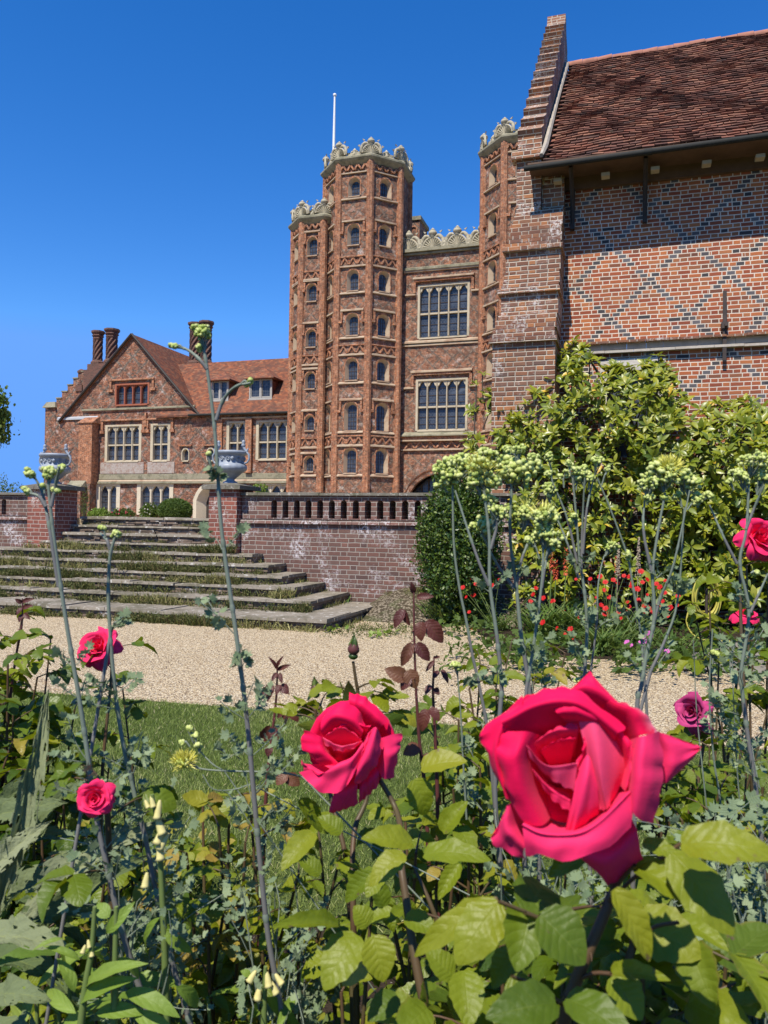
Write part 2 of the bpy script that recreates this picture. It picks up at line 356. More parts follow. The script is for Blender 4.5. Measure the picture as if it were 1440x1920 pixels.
def arch_window(w, h, kind='round', splay=.14, depth=.26, rise=None, sill=True):
    f = MB(); g = MB(); rise = rise or w / 2
    o = arch_out(w + 2 * splay, 0, h + splay - (rise + splay), h + splay, kind, 12); i_ = arch_out(w, 0, h - rise, h, kind, 12)
    r = arch_out(w + 2 * splay + .12, 0, h + splay - (rise + splay), h + splay + .10, kind, 12)
    k = len(o)
    for a in range(k - 1):
        b = a + 1
        f.poly([(o[a][0], -.05, o[a][1]), (i_[a][0], depth, i_[a][1]), (i_[b][0], depth, i_[b][1]), (o[b][0], -.05, o[b][1])][::-1], 0)
        f.poly([(r[a][0], -.05, r[a][1]), (o[a][0], -.05, o[a][1]), (o[b][0], -.05, o[b][1]), (r[b][0], -.05, r[b][1])][::-1], 1)
        f.poly([(r[a][0], .04, r[a][1]), (r[a][0], -.05, r[a][1]), (r[b][0], -.05, r[b][1]), (r[b][0], .04, r[b][1])][::-1], 1)
    if sill: f.hexa([(-w / 2 - splay, -.10, -.10), (w / 2 + splay, -.10, -.10), (w / 2 + splay, depth + .02, -.10), (-w / 2 - splay, depth + .02, -.10)],
                    [(-w / 2 - splay, -.10, -.04), (w / 2 + splay, -.10, -.04), (w / 2 + splay, depth + .02, .02), (-w / 2 - splay, depth + .02, .02)], 0)
    g.poly([(x, depth - .01, z) for x, z in i_][::-1], 0)
    for x in (-w / 6, w / 6): g.box(x - .012, x + .012, depth - .035, depth - .012, 0, h - rise * .25, 1)
    for q in range(1, int(h / .26) + 1): g.box(-w / 2, w / 2, depth - .03, depth - .013, q * .26 - .012, q * .26 + .012, 1)
    return f, g
def mullion_window(Wd, H, n, transom=None, jamb=.16, mul=.10, head=.26, depth=.28, kind='cusp', front=.02):
    f = MB(); g = MB(); x0, x1 = -Wd / 2, Wd / 2
    f.box(x0, x0 + jamb, -front, depth, 0, H); f.box(x1 - jamb, x1, -front, depth, 0, H)
    f.hexa([(x0 + jamb, -front - .06, -.06), (x1 - jamb, -front - .06, -.06), (x1 - jamb, depth, -.06), (x0 + jamb, depth, -.06)], [(x0 + jamb, -front - .06, .03), (x1 - jamb, -front - .06, .03), (x1 - jamb, depth, .12), (x0 + jamb, depth, .12)])
    f.box(x0 + jamb, x1 - jamb, -front, depth, H - .12, H)
    lw = (Wd - 2 * jamb - (n - 1) * mul) / n
    for i in range(n - 1):
        a = x0 + jamb + lw * (i + 1) + mul * i
        f.hexa([(a + .03, .04, .1), (a + mul - .03, .04, .1), (a + mul, .12, .1), (a, .12, .1)], [(a + .03, .04, H - .12), (a + mul - .03, .04, H - .12), (a + mul, .12, H - .12), (a, .12, H - .12)])
        f.box(a, a + mul, .12, depth, .1, H - .12)
    zt = H - .12
    for i in range(n):
        a = x0 + jamb + (lw + mul) * i; c = a + lw / 2
        for j in range(12):
            pts = []
            for t in (-1 + 2 * j / 12, -1 + 2 * (j + 1) / 12):
                y = (1 - abs(t) ** 1.5) ** .8
                if kind == 'cusp': y = max(0, y - .24 * abs(math.sin(3 * math.pi * (t + 1) / 2)) ** 2 * (1 if abs(t) > .33 else .0))
                pts.append((c + t * lw / 2, zt - head + head * y * .94))
            f.prism([(pts[0][0], .06, pts[0][1]), (pts[1][0], .06, pts[1][1]), (pts[1][0], .06, zt), (pts[0][0], .06, zt)], (0, depth - .06, 0))
        if transom: f.box(a, a + lw, .07, depth, transom - .05, transom + .05)
    g.box(x0 + jamb, x1 - jamb, depth - .04, depth - .03, .1, zt, 0)
    for q in range(1, int(H / .42) + 1):
        if q * .42 < zt - head * .6: g.box(x0 + jamb, x1 - jamb, depth - .07, depth - .05, q * .42 - .014, q * .42 + .014, 1)
    return f, g
def crest_mesh():
    mb = MB()
    for i in range(11):                                    # the fluted scallop
        a0, a1 = math.pi * i / 11, math.pi * (i + 1) / 11; am = (a0 + a1) / 2; r = .47
        c = (0, -.02, .02)
        p = lambda a, rr, y: (rr * math.cos(a), y, .02 + rr * math.sin(a))
        mb.add([p(a0, .05, -.05), p(am, .05, -.05), p(a1, .05, -.05), p(a0, r, -.02), p(am, r, -.11), p(a1, r, -.02)], [(0, 3, 4, 1), (1, 4, 5, 2)])
        mb.add([p(a0, r, -.02), p(a1, r, -.02), p(a1, r, .10), p(a0, r, .10)], [(0, 1, 2, 3)])
    mb.tube([(.50 * math.cos(t), -.03, .02 + .50 * math.sin(t)) for t in np.linspace(0, math.pi, 14)], .055, 6)
    mb.prism([(-.5, .02, 0)] + [(.5 * math.cos(t), .02, .02 + .5 * math.sin(t)) for t in np.linspace(math.pi, 0, 12)] + [(.5, .02, 0)], (0, .1, 0))
    for s in (-1, 1):                                      # the dolphins either side
        mb.tube([(s * .58, 0, .04), (s * .56, -.02, .20), (s * .55, 0, .36), (s * .47, 0, .50), (s * .36, -.01, .60), (s * .26, -.02, .60), (s * .18, -.02, .54)], [.07, .10, .09, .10, .095, .08, .06], 7)
        mb.prism([(s * .66, .0, .36), (s * .76, .0, .46), (s * .62, 0, .52)], (0, .06, 0)); mb.prism([(s * .42, 0, .74), (s * .50, 0, .86), (s * .34, 0, .80)], (0, .06, 0))
    mb.lathe([(.10, .52), (.16, .56), (.12, .61), (.20, .66), (.23, .73), (.20, .81), (.13, .86), (.15, .88), (.09, .92), (.06, .96), (.0, 1.01)], (0, .02, 0), 12)
    return mb.mesh('shell_crest', [M['shell']])
CREST = crest_mesh()
def finial_mesh():
    mb = MB(); mb.lathe([(.16, 0), (.17, .10), (.08, .16), (.13, .24), (.14, .30), (.07, .36), (.05, .40), (0, .46)], (0, 0, 0), 10)
    mb.box(-.45, .45, -.05, .08, 0, .20); mb.box(-.2, .2, -.07, .09, .20, .27); return mb.mesh('parapet_finial', [M['shell']])
FINI = finial_mesh()
WMESH = {}
def put_window(parent, loc, rz, key, maker, fmats, gmats, name='window'):
    if key not in WMESH:
        f, g = maker(); WMESH[key] = (f.mesh('window', fmats), g.mesh('pane', gmats))
    o = place(WMESH[key][0], name, parent, loc, rz)
    p = bpy.data.objects.new('pane', WMESH[key][1]); link(p, o); ORG[p] = ORG[o]; return o

gate = thing('gatehouse', (-10.5, 43.6, 1.5), 'tall red brick gatehouse with eight sided stair turrets and shell topped parapets', 'gatehouse')
BT = [M['brick_tower'], M['brick_plain'], M['plaster'], M['stone_old']]
TALL = [(20.52, 21.44, .46, 'round'), (17.68, 18.74, .48, 'round'), (15.02, 16.06, .46, 'round'), (12.42, 13.52, .50, 'round'), (9.82, 10.92, .50, 'round'), (6.90, 8.38, .52, 'round'), (4.44, 5.74, .52, 'round')]
def turret(cx, cy, Rr, top, wins, facets, hoods, sills, bands, sq=False, crest_k=range(-3, 4)):
    mb = MB(); fw = 2 * Rr * math.sin(R(22.5)); trims = {}; tm = lambda nm, k_, z_: trims.setdefault((nm, k_, z_), MB())
    tur = None; todo = []
    for k in range(8):
        kk = k if k < 5 else k - 8; mid, T, N, rz = facet(cx, cy, Rr, kk); ops = []
        if kk in facets:
            for (zb, zt, w, kd) in wins:
                sp = .10 if sq else .14
                if sq: ops.append((fw / 2, w + 2 * sp, zb, zt + sp, zt + sp, 'rect'))
                else: ops.append((fw / 2, w + 2 * sp + .08, zb, zt + sp - (w / 2 + sp), zt + sp + .04, 'round'))
                todo.append((mid + np.array([0, 0, zb]), rz, w, zt - zb))
            for z in hoods:
                w = fw * .36; st = tm('hood_mould', kk, z); fbox(st, mid, T, N, -w, w, -.02, .13, z - .10, z + .05, 2, .06)
                for s in (-1, 1): fbox(st, mid, T, N, s * (w - .06) - .06, s * (w - .06) + .06, -.02, .10, z - .62, z - .10, 1); fbox(st, mid, T, N, s * w - .10, s * w + .10, -.02, .14, z - .78, z - .63, 1)
            for z in sills: fbox(tm('string_course', 0, z), mid, T, N, -fw / 2 + .2, fw / 2 - .2, -.02, .12, z - .09, z + .06, 2, .09)
            for z in bands:
                st = tm('chevron_frieze', 0, z); fbox(st, mid, T, N, -fw / 2 + .1, fw / 2 - .1, -.02, .12, z - .12, z + .02, 2, .05); fbox(st, mid, T, N, -fw / 2 + .1, fw / 2 - .1, -.02, .09, z + .46, z + .54, 1)
                chevrons(st, mid, T, N, -fw / 2 + .22, fw / 2 - .22, z + .06, z + .44, 1, 3 if Rr > 2.2 else 2, .07)
            st = tm('corbel_table', 0, 0)
            for u in np.linspace(-fw / 2 + .30, fw / 2 - .30, 4 if Rr > 2.2 else 3):     # little arches under the cornice
                fbar(st, mid, T, N, (u - .2, top - .62), (u - .02, top - .34), .10, 0, .12, 1); fbar(st, mid, T, N, (u + .02, top - .34), (u + .2, top - .62), .10, 0, .115, 1)
            if Rr > 2.2: fbox(st, mid, T, N, -fw / 2 + .2, fw / 2 - .2, -.02, .10, top - .80, top - .70, 2, .04)
        wall_panel(mb, mid - T * fw / 2, T, N, fw, 1.5, top, ops, .24, 0)
    ang = [R(-90 + 45 * k + 22.5) for k in range(8)]
    ring = lambda r, z: [(cx + r * math.cos(a), cy + r * math.sin(a), z) for a in ang]
    for a in ang:
        p = (cx + (Rr - .03) * math.cos(a), cy + (Rr - .03) * math.sin(a))
        for z0, z1, r in ((1.5, top, .23),): mb.tube([(*p, z0), (*p, z1)], r, 8, 1, False, False)
    mb.poly(ring(Rr, top), 3)
    tur = mb.build('turret', BT, gate)
    for (nm, _, _), q in trims.items(): q.build(nm, BT, tur)
    cn = MB()
    prof = [(Rr + .02, top - .32), (Rr + .26, top - .10), (Rr + .34, top), (Rr + .34, top + .10), (Rr + .16, top + .24), (Rr - .05, top + .26)]
    rings = [ring(r, z) for r, z in prof]
    for a, b in zip(rings, rings[1:]):
        for j in range(8): cn.poly([a[j], a[(j + 1) % 8], b[(j + 1) % 8], b[j]])
    cn.poly(rings[-1]); cn.build('cornice', M['stone_old'], tur)
    for k in crest_k:
        a = R(-90 + 45 * k + 22.5); place(CREST, 'shell_crest', tur, (cx + (Rr + .02) * math.cos(a), cy + (Rr + .02) * math.sin(a), top + .22), a + R(90))
        mid, T, N, rz = facet(cx, cy, Rr + .05, k); place(FINI, 'parapet_finial', tur, (mid[0], mid[1], top + .22), rz)
    for loc, rz, w, h in todo:
        if sq: put_window(gate, loc, rz, ('sq', w, round(h, 2)), lambda: arch_window(w, h, 'tudor', .08, .22, .2), [M['plaster'], M['brick_plain']], [M['glass_grid'], M['iron']])
        else: put_window(gate, loc, rz, ('ar', w, round(h, 2)), lambda: arch_window(w, h), [M['plaster'], M['brick_plain']], [M['glass_grid'], M['iron']])
    return tur
hd, sl, bd = [19.1, 13.89, 8.7], [20.38, 14.88, 12.27, 9.65, 4.30, 6.80], [16.47, 11.32, 6.06]
turret(-15.3, 44.0, 2.56, 22.62, TALL, (-2, -1, 0, 1), hd, sl, bd)
turret(-5.62, 44.0, 2.58, 22.62, TALL, (-1, 0), hd, sl, bd)
SMALL = [(17.55, 18.55, .50, 't'), (14.80, 15.75, .50, 't'), (12.05, 13.0, .50, 't'), (9.55, 10.45, .48, 't'), (7.05, 7.85, .46, 't'), (4.60, 5.40, .46, 't')]
turret(-18.15, 44.0, 1.86, 19.72, SMALL, (-1, 0), [19.0, 16.1, 13.5, 10.75, 8.25, 5.7], [4.35], [15.95 + .15 - .05, 11.0, 6.05], True, range(-3, 2))
# the front between the turrets
bay = MB(); by = 43.6; bx0, bx1 = -13.4, -7.6
wall_panel(bay, (bx0, by, 0), (1, 0, 0), (0, -1, 0), bx1 - bx0, 1.5, 17.55, [(-10.38 - bx0, 3.1, 12.45, 15.62, 15.62, 'rect'), (-10.42 - bx0, 3.1, 7.0, 10.05, 10.05, 'rect'), (-10.5 - bx0, 3.6, 1.52, 3.3, 4.50, 'tudor')], .34)
bay.box(bx0, bx1, by + 4.0, by + 4.4, 1.5, 17.5, 0)
bay.build('front_wall', BT, gate)
st = MB(); B0 = np.array([0, by, 0.]); TX = np.array([1., 0, 0]); NY = np.array([0, -1., 0])
def fl(nm, mats=BT, par=gate):      # close the current trim as a part of its own
    global st
    st.build(nm, mats, par); st = MB()
def bb(u0, u1, d, z0, z1, mi=2, sl=.05): fbox(st, B0, TX, NY, u0, u1, -.02, d, z0, z1, mi, sl)
bb(-12.8, -8.0, .16, 16.50, 16.72, 3, .08); bb(-12.8, -8.0, .10, 16.40, 16.50, 2, 0); fl('string_course')
bb(-12.8, -8.0, .16, 12.16, 12.36, 2, .10); bb(-12.8, -8.0, .10, 12.00, 12.08, 2, 0); bb(-12.8, -8.0, .05, 12.08, 12.16, 3, 0); fl('string_course')
bb(-12.8, -8.0, .34, 6.66, 6.95, 3, .22); bb(-12.8, -8.0, .20, 6.46, 6.66, 1, 0); bb(-12.8, -8.0, .24, 6.38, 6.46, 2, 0); fl('string_course')
chevrons(st, B0, TX, NY, -12.6, -8.2, 5.98, 6.36, 1, 7, .08); bb(-12.8, -8.0, .14, 5.84, 5.95, 2, .03); fl('chevron_frieze')
for c, z in ((-10.38, 15.98), (-10.42, 10.46)):
    bb(c - 1.82, c + 1.82, .24, z - .06, z + .12, 2, .08); bb(c - 1.74, c + 1.74, .17, z - .20, z - .06, 1, 0)
    for s in (-1, 1):
        bb(c + s * 1.74 - .08, c + s * 1.74 + .08, .16, z - .84, z - .20, 1, 0)
        a, b = sorted((c + s * 1.66, c + s * 2.3)); bb(a, b, .16, z - .98, z - .84, 2, .05)
    fl('hood_mould')

cn = MB()
for z0, z1, d in ((17.42, 17.56, .12), (17.56, 17.78, .26)): fbox(cn, B0, TX, NY, -12.8, -7.9, -.4, d, z0, z1, 0, .04)
cn.build('cornice', M['stone_old'], gate)
for u in (-12.55, -11.1, -9.62, -8.16):
    place(CREST, 'shell_crest', gate, (u, by + .05, 17.76)).scale = (1.15, 1.15, 1.22)
for u in (-11.82, -10.36, -8.9): place(FINI, 'parapet_finial', gate, (u, by + .05, 17.76))
for c, z, H in ((-10.38, 12.45, 3.17), (-10.42, 7.0, 3.05)):
    put_window(gate, (c, by, z), 0, ('bay', H), lambda: mullion_window(3.1, H, 5, H * .46, .13, .10, .34), [M['stone']], [M['glass_round'], M['iron']])
ga = MB(); out = arch_out(3.6, 1.52, 3.3, 4.5, 'tudor', 20); big = arch_out(4.1, 1.52, 3.35, 4.82, 'tudor', 20)
for a in range(len(out) - 1):
    for y0, p, q in ((-.08, big, out),): ga.poly([(-10.5 + p[a][0], by + y0, p[a][1]), (-10.5 + q[a][0], by + .2, q[a][1]), (-10.5 + q[a + 1][0], by + .2, q[a + 1][1]), (-10.5 + p[a + 1][0], by + y0, p[a + 1][1])][::-1], 1)
    ga.poly([(-10.5 + big[a][0], by + .02, big[a][1]), (-10.5 + big[a][0], by - .08, big[a][1]), (-10.5 + big[a + 1][0], by - .08, big[a + 1][1]), (-10.5 + big[a + 1][0], by + .02, big[a + 1][1])][::-1], 1)
gw = ga.build('gate_arch', BT, gate)
gd = MB(); inn = arch_out(3.55, 1.52, 3.3, 4.47, 'tudor', 20)
gd.poly([(-10.5 + x, by + 1.0, z) for x, z in inn][::-1], 0)
for i in range(9): x = -12.2 + i * .425; gd.box(x - .04, x + .04, by + .92, by + .99, 1.5, 4.4 - abs(x + 10.5) ** 2 * .3, 1)
for z in (2.2, 2.9, 3.4): gd.box(-12.2, -8.8, by + .93, by + .985, z - .04, z + .04, 1)
gd.build('glazed_screen', [M['glass_grid'], M['timber']], gate)
bk = MB(); bk.box(-15.2, -13.35, 49, 51, 15, 21.75, 0); bk.box(-15.3, -13.25, 48.9, 51.1, 21.75, 22.0, 3)
for u in (-14.35, -13.75):
    o_ = arch_out(.42, 20.85, 21.1, 21.32, 'round', 8)
    bk.tube([(u + x, 48.97, z) for x, z in o_], .06, 5, 1)
bk.build('rear_turret', BT, gate)
gtop = MB(); gtop.box(-13.2, -7.7, by + .5, 50, 17.0, 17.3, 3); gtop.build('roof', BT, gate)
fp = thing('flagpole', (-17.93, 44.9, 22.85), 'slim white flagpole without a flag standing behind the tallest turret', 'flagpole')
mb = MB(); mb.tube([(-17.93, 44.9, 23.5), (-17.93, 44.9, 26), (-17.92, 44.9, 28.55)], [.10, .085, .06], 10); mb.lathe([(.05, 28.5), (.11, 28.56), (.11, 28.66), (.03, 28.72)], (-17.92, 44.9, 0), 10); mb.build('pole', M['white_paint'], fp)
mb = MB(); mb.box(-18.03, -17.83, 44.8, 45.0, 22.5, 24.95); mb.build('base_bracket', M['white_paint'], fp)

# ---------------------------------------------------------------- left wing
wing = thing('house_wing', (-29, 45, 1.5), 'long two storey brick wing with a pointed gable and orange tiled roof', 'house')
BW = [M['brick_wing'], M['brick_plain'], M['plaster'], M['stone_old'], M['stone_white'], M['lead_flash']]
wy = 45.0; mb = MB(); X0 = -38.9; ox = -X0
ops = [(-33.22 + ox, 2.95, 5.55, 8.1, 8.1, 'rect'), (-30.25 + ox, 1.55, 5.55, 8.1, 8.1, 'rect'), (-24.45 + ox, 1.5, 5.55, 8.1, 8.1, 'rect'), (-21.6 + ox, 2.75, 5.55, 8.1, 8.1, 'rect'),
       (-34.33 + ox, 1.95, 1.9, 4.02, 4.02, 'rect'), (-30.57 + ox, 2.85, 1.9, 4.02, 4.02, 'rect'), (-28.27 + ox, .5, 5.55, 6.38, 6.38, 'rect'), (-26.38 + ox, .5, 5.55, 6.38, 6.38, 'rect'), (-26.1 + ox, 2.5, 1.55, 2.9, 4.0, 'tudor'), (-21.6 + ox, 2.75, 1.9, 4.02, 4.02, 'rect')]
wall_panel(mb, (X0, wy, 0), (1, 0, 0), (0, -1, 0), 19.4, 1.5, 8.6, ops, .3)
# gable, around its four light window
gx0, gx1, gz0, gz1 = -33.95, -31.2, 9.45, 10.95
L, Rg, PK = (-38.2, 8.6), (-27.3, 8.6), (-32.57, 14.2)
zl = lambda x: 8.6 + (x + 38.2) * (5.6 / 5.63); zr = lambda x: 8.6 + (-27.3 - x) * (5.6 / 5.27)
y = wy
mb.poly([(L[0], y, 8.6), (gx0, y, 8.6), (gx0, y, zl(gx0))]); mb.poly([(gx1, y, 8.6), (Rg[0], y, 8.6), (gx1, y, zr(gx1))])
mb.poly([(gx0, y, 8.6), (gx1, y, 8.6), (gx1, y, gz0), (gx0, y, gz0)]); mb.poly([(gx0, y, gz1), (gx1, y, gz1), (gx1, y, zr(gx1)), (PK[0], y, PK[1]), (gx0, y, zl(gx0))])
mb.box(X0, X0 + .3, wy + .02, 58, 1.5, 8.55)
mb.build('wall', BW, wing)
wm = [M['stone']]; gm = [M['glass_round'], M['iron']]
for c, wd, n in ((-33.22, 2.95, 4), (-30.25, 1.55, 2), (-24.45, 1.5, 2), (-21.6, 2.75, 4)):
    put_window(wing, (c, wy, 5.55), 0, ('w', n), lambda: mullion_window(wd, 2.55, n, 1.15, .2, .12, .34), wm, gm)
for c, wd, n in ((-34.33, 1.95, 2), (-30.57, 2.85, 3), (-21.6, 2.75, 3)):
    put_window(wing, (c, wy, 1.9), 0, ('g', n), lambda: mullion_window(wd, 2.12, n, None, .3, .16, .42, .26, 'plain', .05), [M['stone_white']], [M['glass_grid'], M['iron']])
for c in (-28.27, -26.38): put_window(wing, (c, wy, 5.58), 0, ('s',), lambda: arch_window(.36, .7, 'tudor', .06, .2, .18), [M['stone'], M['stone']], [M['glass_grid'], M['iron']])
put_window(wing, (-32.57, wy, 9.45), 0, ('t',), lambda: mullion_window(2.75, 1.5, 4, None, .12, .12, .22, .3, 'plain', .03), [M['terra']], [M['glass_grid'], M['iron']], 'gable_window')
st = MB(); B0 = np.array([0, wy, 0.])
bb(-35.1, -19.7, .12, 4.16, 4.32, 2, .10); bb(-35.1, -19.7, .20, 4.03, 4.16, 3, 0); bb(-35.1, -19.7, .05, 4.32, 4.70, 3, .03); fl('string_course', BW, wing)
bb(-36.6, -27.6, .14, 9.12, 9.28, 3, .06); bb(-36.6, -27.6, .08, 9.03, 9.12, 1, 0); fl('string_course', BW, wing)
bb(-34.35, -30.8, .16, 11.14, 11.28, 1, .06)
for u in (-34.28, -30.87): bb(u - .08, u + .08, .12, 10.55, 11.14, 1, 0); bb(u - .22, u + .22, .15, 10.38, 10.55, 1, 0)
fl('hood_mould', BW, wing)
for a, b in ((-35.0, -31.45), (-31.35, -29.2)):
    bb(a, b, .15, 8.36, 8.50, 1, .06)
    for u in (a + .1, b - .1): bb(u - .09, u + .09, .12, 7.7, 8.36, 1, 0); bb(u - .16, u + .16, .15, 7.5, 7.7, 1, 0)
    fl('hood_mould', BW, wing)
for a in (-28.27, -26.38): bb(a - .5, a + .5, .14, 6.52, 6.62, 1, .04); fl('hood_mould', BW, wing)
bb(-25.6, -19.7, .10, 8.26, 8.36, 2, .0); fl('string_course', BW, wing)
for a, b, d, z0, z1 in ((-23.75, -23.3, .22, 4.7, 8.3), (-25.9, -25.5, .12, 4.7, 8.3), (-31.42, -31.30, .18, 7.9, 8.9)): bb(a, b, d, z0, z1, 1, .05); fl('wall_shaft', BW, wing)
bb(-38.7, -35.3, .10, 8.55, 8.78, 5, .08); fl('lead_flashing', BW, wing)

LIMEW = stone_mat('flaking limewash', (.46, .42, .38), (.26, .19, .15), (.24, .12, .08), .6, 5, white_spots=.5, ls=2.)
for a, b in ((-35.0, -31.5), (-31.2, -29.1)):          # limewashed bands below the windows
    lm = MB(); fbox(lm, B0, TX, NY, a, b, -.02, .05, 4.72, 5.50, 0, .02); lm.build('rendered_panel', LIMEW, wing)
bt = MB(); bt.box(-36.3, -35.2, wy - .75, wy, 4.0, 8.2, 1); bt.hexa([(-36.4, wy - .85, 8.2), (-35.1, wy - .85, 8.2), (-35.1, wy, 8.2), (-36.4, wy, 8.2)], [(-36.3, wy - .55, 8.42), (-35.2, wy - .55, 8.42), (-35.2, wy, 8.72), (-36.3, wy, 8.72)], 1)
bt.box(-36.85, -35.6, wy - 1.3, wy - .76, 1.5, 3.75, 0); bt.hexa([(-36.95, wy - 1.4, 3.75), (-35.5, wy - 1.4, 3.75), (-35.5, wy - .7, 3.75), (-36.95, wy - .7, 3.75)], [(-36.85, wy - 1.2, 3.9), (-35.6, wy - 1.2, 3.9), (-35.6, wy - .76, 4.2), (-36.85, wy - .76, 4.2)], 3)
bt.box(-36.5, -35.3, wy - .74, wy, 1.5, 4.0, 0); bt.build('buttress', BW, wing)
df = MB(); o1 = arch_out(2.5, 1.55, 2.9, 4.0, 'tudor', 14); o2 = arch_out(3.0, 1.55, 2.95, 4.26, 'tudor', 14); o3 = arch_out(1.7, 1.55, 2.75, 3.7, 'tudor', 14); dx = -26.1
for a in range(len(o1) - 1):
    df.poly([(dx + o2[a][0], wy - .07, o2[a][1]), (dx + o1[a][0], wy - .07, o1[a][1]), (dx + o1[a + 1][0], wy - .07, o1[a + 1][1]), (dx + o2[a + 1][0], wy - .07, o2[a + 1][1])][::-1])
    df.poly([(dx + o2[a][0], wy + .02, o2[a][1]), (dx + o2[a][0], wy - .07, o2[a][1]), (dx + o2[a + 1][0], wy - .07, o2[a + 1][1]), (dx + o2[a + 1][0], wy + .02, o2[a + 1][1])][::-1])
    df.poly([(dx + o1[a][0], wy - .07, o1[a][1]), (dx + o3[a][0], wy + .55, o3[a][1]), (dx + o3[a + 1][0], wy + .55, o3[a + 1][1]), (dx + o1[a + 1][0], wy - .07, o1[a + 1][1])][::-1])
dfo = df.build('door_surround', M['stone_white'], wing)
dd = MB(); dd.poly([(dx + x, wy + .54, z) for x, z in o3][::-1]); dd.box(dx - .02, dx + .02, wy + .5, wy + .535, 1.55, 3.6); 
dd.build('door', M['timber'], wing)
# roofs
rf = MB(); ez, rz_, ry = 8.58, 12.9, 48.5; sl_ = (rz_ - ez) / (ry - 44.7)
def slab(p, d=.12): rf.prism(p, (0, 0, -d))
slab([(-30.5, 44.7, ez), (-18.2, 44.7, ez), (-18.2, ry, rz_), (-32.4, ry, rz_)]); slab([(-32.4, ry, rz_), (-18.2, ry, rz_), (-18.2, 52.5, ez), (-32.4, 52.5, ez)])
gs = lambda x: PK[1] + .10 - (x - PK[0]) * (5.6 / 5.27); gl = lambda x: PK[1] + .10 + (x - PK[0]) * (5.6 / 5.63)
def slab2(p): rf.prism(p, (0, 0, -.14))
slab2([(PK[0], 44.86, gs(PK[0])), (-27.1, 44.86, gs(-27.1)), (-27.1, 56, gs(-27.1)), (PK[0], 56, gs(PK[0]))]); slab2([(-38.5, 44.86, gl(-38.5)), (PK[0], 44.86, gl(PK[0]) + .002), (PK[0], 56, gl(PK[0]) + .002), (-38.5, 56, gl(-38.5))])
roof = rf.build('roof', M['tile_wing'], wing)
vg = MB(); vg.tube([(-38.5, 44.80, gl(-38.5)), (PK[0], 44.80, gl(PK[0]))], .085, 6, 0, True, False); vg.tube([(PK[0], 44.80, gl(PK[0])), (-27.1, 44.80, gs(-27.1))], .085, 6, 0, True, False); vg.build('verge', M['timber'], roof)
gu = MB(); gu.tube([(-27.9, 44.62, 8.55), (-19.2, 44.62, 8.52)], .08, 8); gu.build('gutter', M['gutter'], roof)
dp = MB(); dp.tube([(-20.55, 44.85, 8.5), (-20.55, 44.85, 1.6)], .07, 8); dp.build('downpipe', M['gutter'], wing)
def dormer(x0, x1):
    zb, zt, yf = 9.62, 11.02, 45.62; d = MB(); yb = lambda z: 44.7 + (z - ez) / sl_ + .1
    d.hexa([(x0, yf + .12, zb), (x1, yf + .12, zb), (x1, yb(zb), zb), (x0, yb(zb), zb)], [(x0, yf + .12, zt), (x1, yf + .12, zt), (x1, yb(zt), zt), (x0, yb(zt), zt)], 0)
    o = d.build('dormer', M['tile_wing'], wing)
    f = MB(); n = 2; t = .09; f.box(x0, x0 + t, yf, yf + .11, zb, zt); f.box(x1 - t, x1, yf, yf + .11, zb, zt); c = (x0 + x1) / 2; f.box(c - t / 2, c + t / 2, yf, yf + .11, zb + t, zt - t); f.box(x0 + t, x1 - t, yf, yf + .11, zb, zb + t); f.box(x0 + t, x1 - t, yf, yf + .11, zt - t, zt)
    for s in (x0 + t, c + t / 2): f.box(s + .02, s + .06, yf + .03, yf + .09, zb + t + .02, zt - t - .02); w_ = (x1 - x0 - 3 * t) / 2; f.box(s + w_ - .06, s + w_ - .02, yf + .03, yf + .09, zb + t + .02, zt - t - .02); f.box(s + .061, s + w_ - .061, yf + .03, yf + .09, zt - t - .08, zt - t - .02); f.box(s + .061, s + w_ - .061, yf + .03, yf + .09, zb + t + .02, zb + t + .08)
    f.box(x0 - .05, x1 + .05, yf - .08, yf + .1, zb - .07, zb - .003)
    f.build('dormer_window', M['timber_grey'], o)
    g = MB(); g.box(x0 + t, x1 - t, yf + .095, yf + .105, zb + t, zt - t); g.build('pane', M['glass_grid'], o)
    r = MB(); e = .28; a, b = x0 - e, x1 + e; y0 = yf - .35; zz = zt - .02; h = (b - a) / 2 * .72; yr = yf + .55
    r.add([(a, y0, zz), (b, y0, zz), (c, yr, zz + h), (a, 49, zz), (b, 49, zz), (c, 49, zz + h), (a, y0, zz - .08), (b, y0, zz - .08), (a, 49, zz - .08), (b, 49, zz - .08)], [(0, 1, 2), (1, 4, 5, 2), (0, 2, 5, 3), (6, 7, 1, 0), (7, 9, 4, 1), (8, 6, 0, 3), (6, 8, 9, 7)])
    r.build('dormer_roof', M['tile_wing'], o)
dormer(-26.78, -25.50); dormer(-23.95, -22.30)
def twisted(x, y, z0, z1, r, par, tw=5.0):
    mb = MB(); n = 32; zs = np.linspace(z0 + .35, z1 - .75, 30); vs = []
    for z in zs:
        for j in range(n):
            th = 2 * math.pi * j / n; q = r * (1 + .13 * math.cos(8 * th - tw * 2.6 * (z - z0))); vs.append((x + q * math.cos(th), y + q * math.sin(th), z))
    mb.add(vs, [(i * n + j, i * n + (j + 1) % n, (i + 1) * n + (j + 1) % n, (i + 1) * n + j) for i in range(len(zs) - 1) for j in range(n)], 0, False)
    mb.lathe([(r * 1.5, 0), (r * 1.5, .18), (r * 1.1, .35)], (x, y, z0), 8, 0, False)
    mb.lathe([(r * 1.0, -.76), (r * 1.18, -.62), (r * 1.05, -.55), (r * 1.35, -.4), (r * 1.15, -.33), (r * 1.5, -.15), (r * 1.5, -.02), (r * 1.25, 0), (r * .9, .0)], (x, y, z1), 8, 0, False)
    return mb.build('chimney_shaft', M['chim'], par)
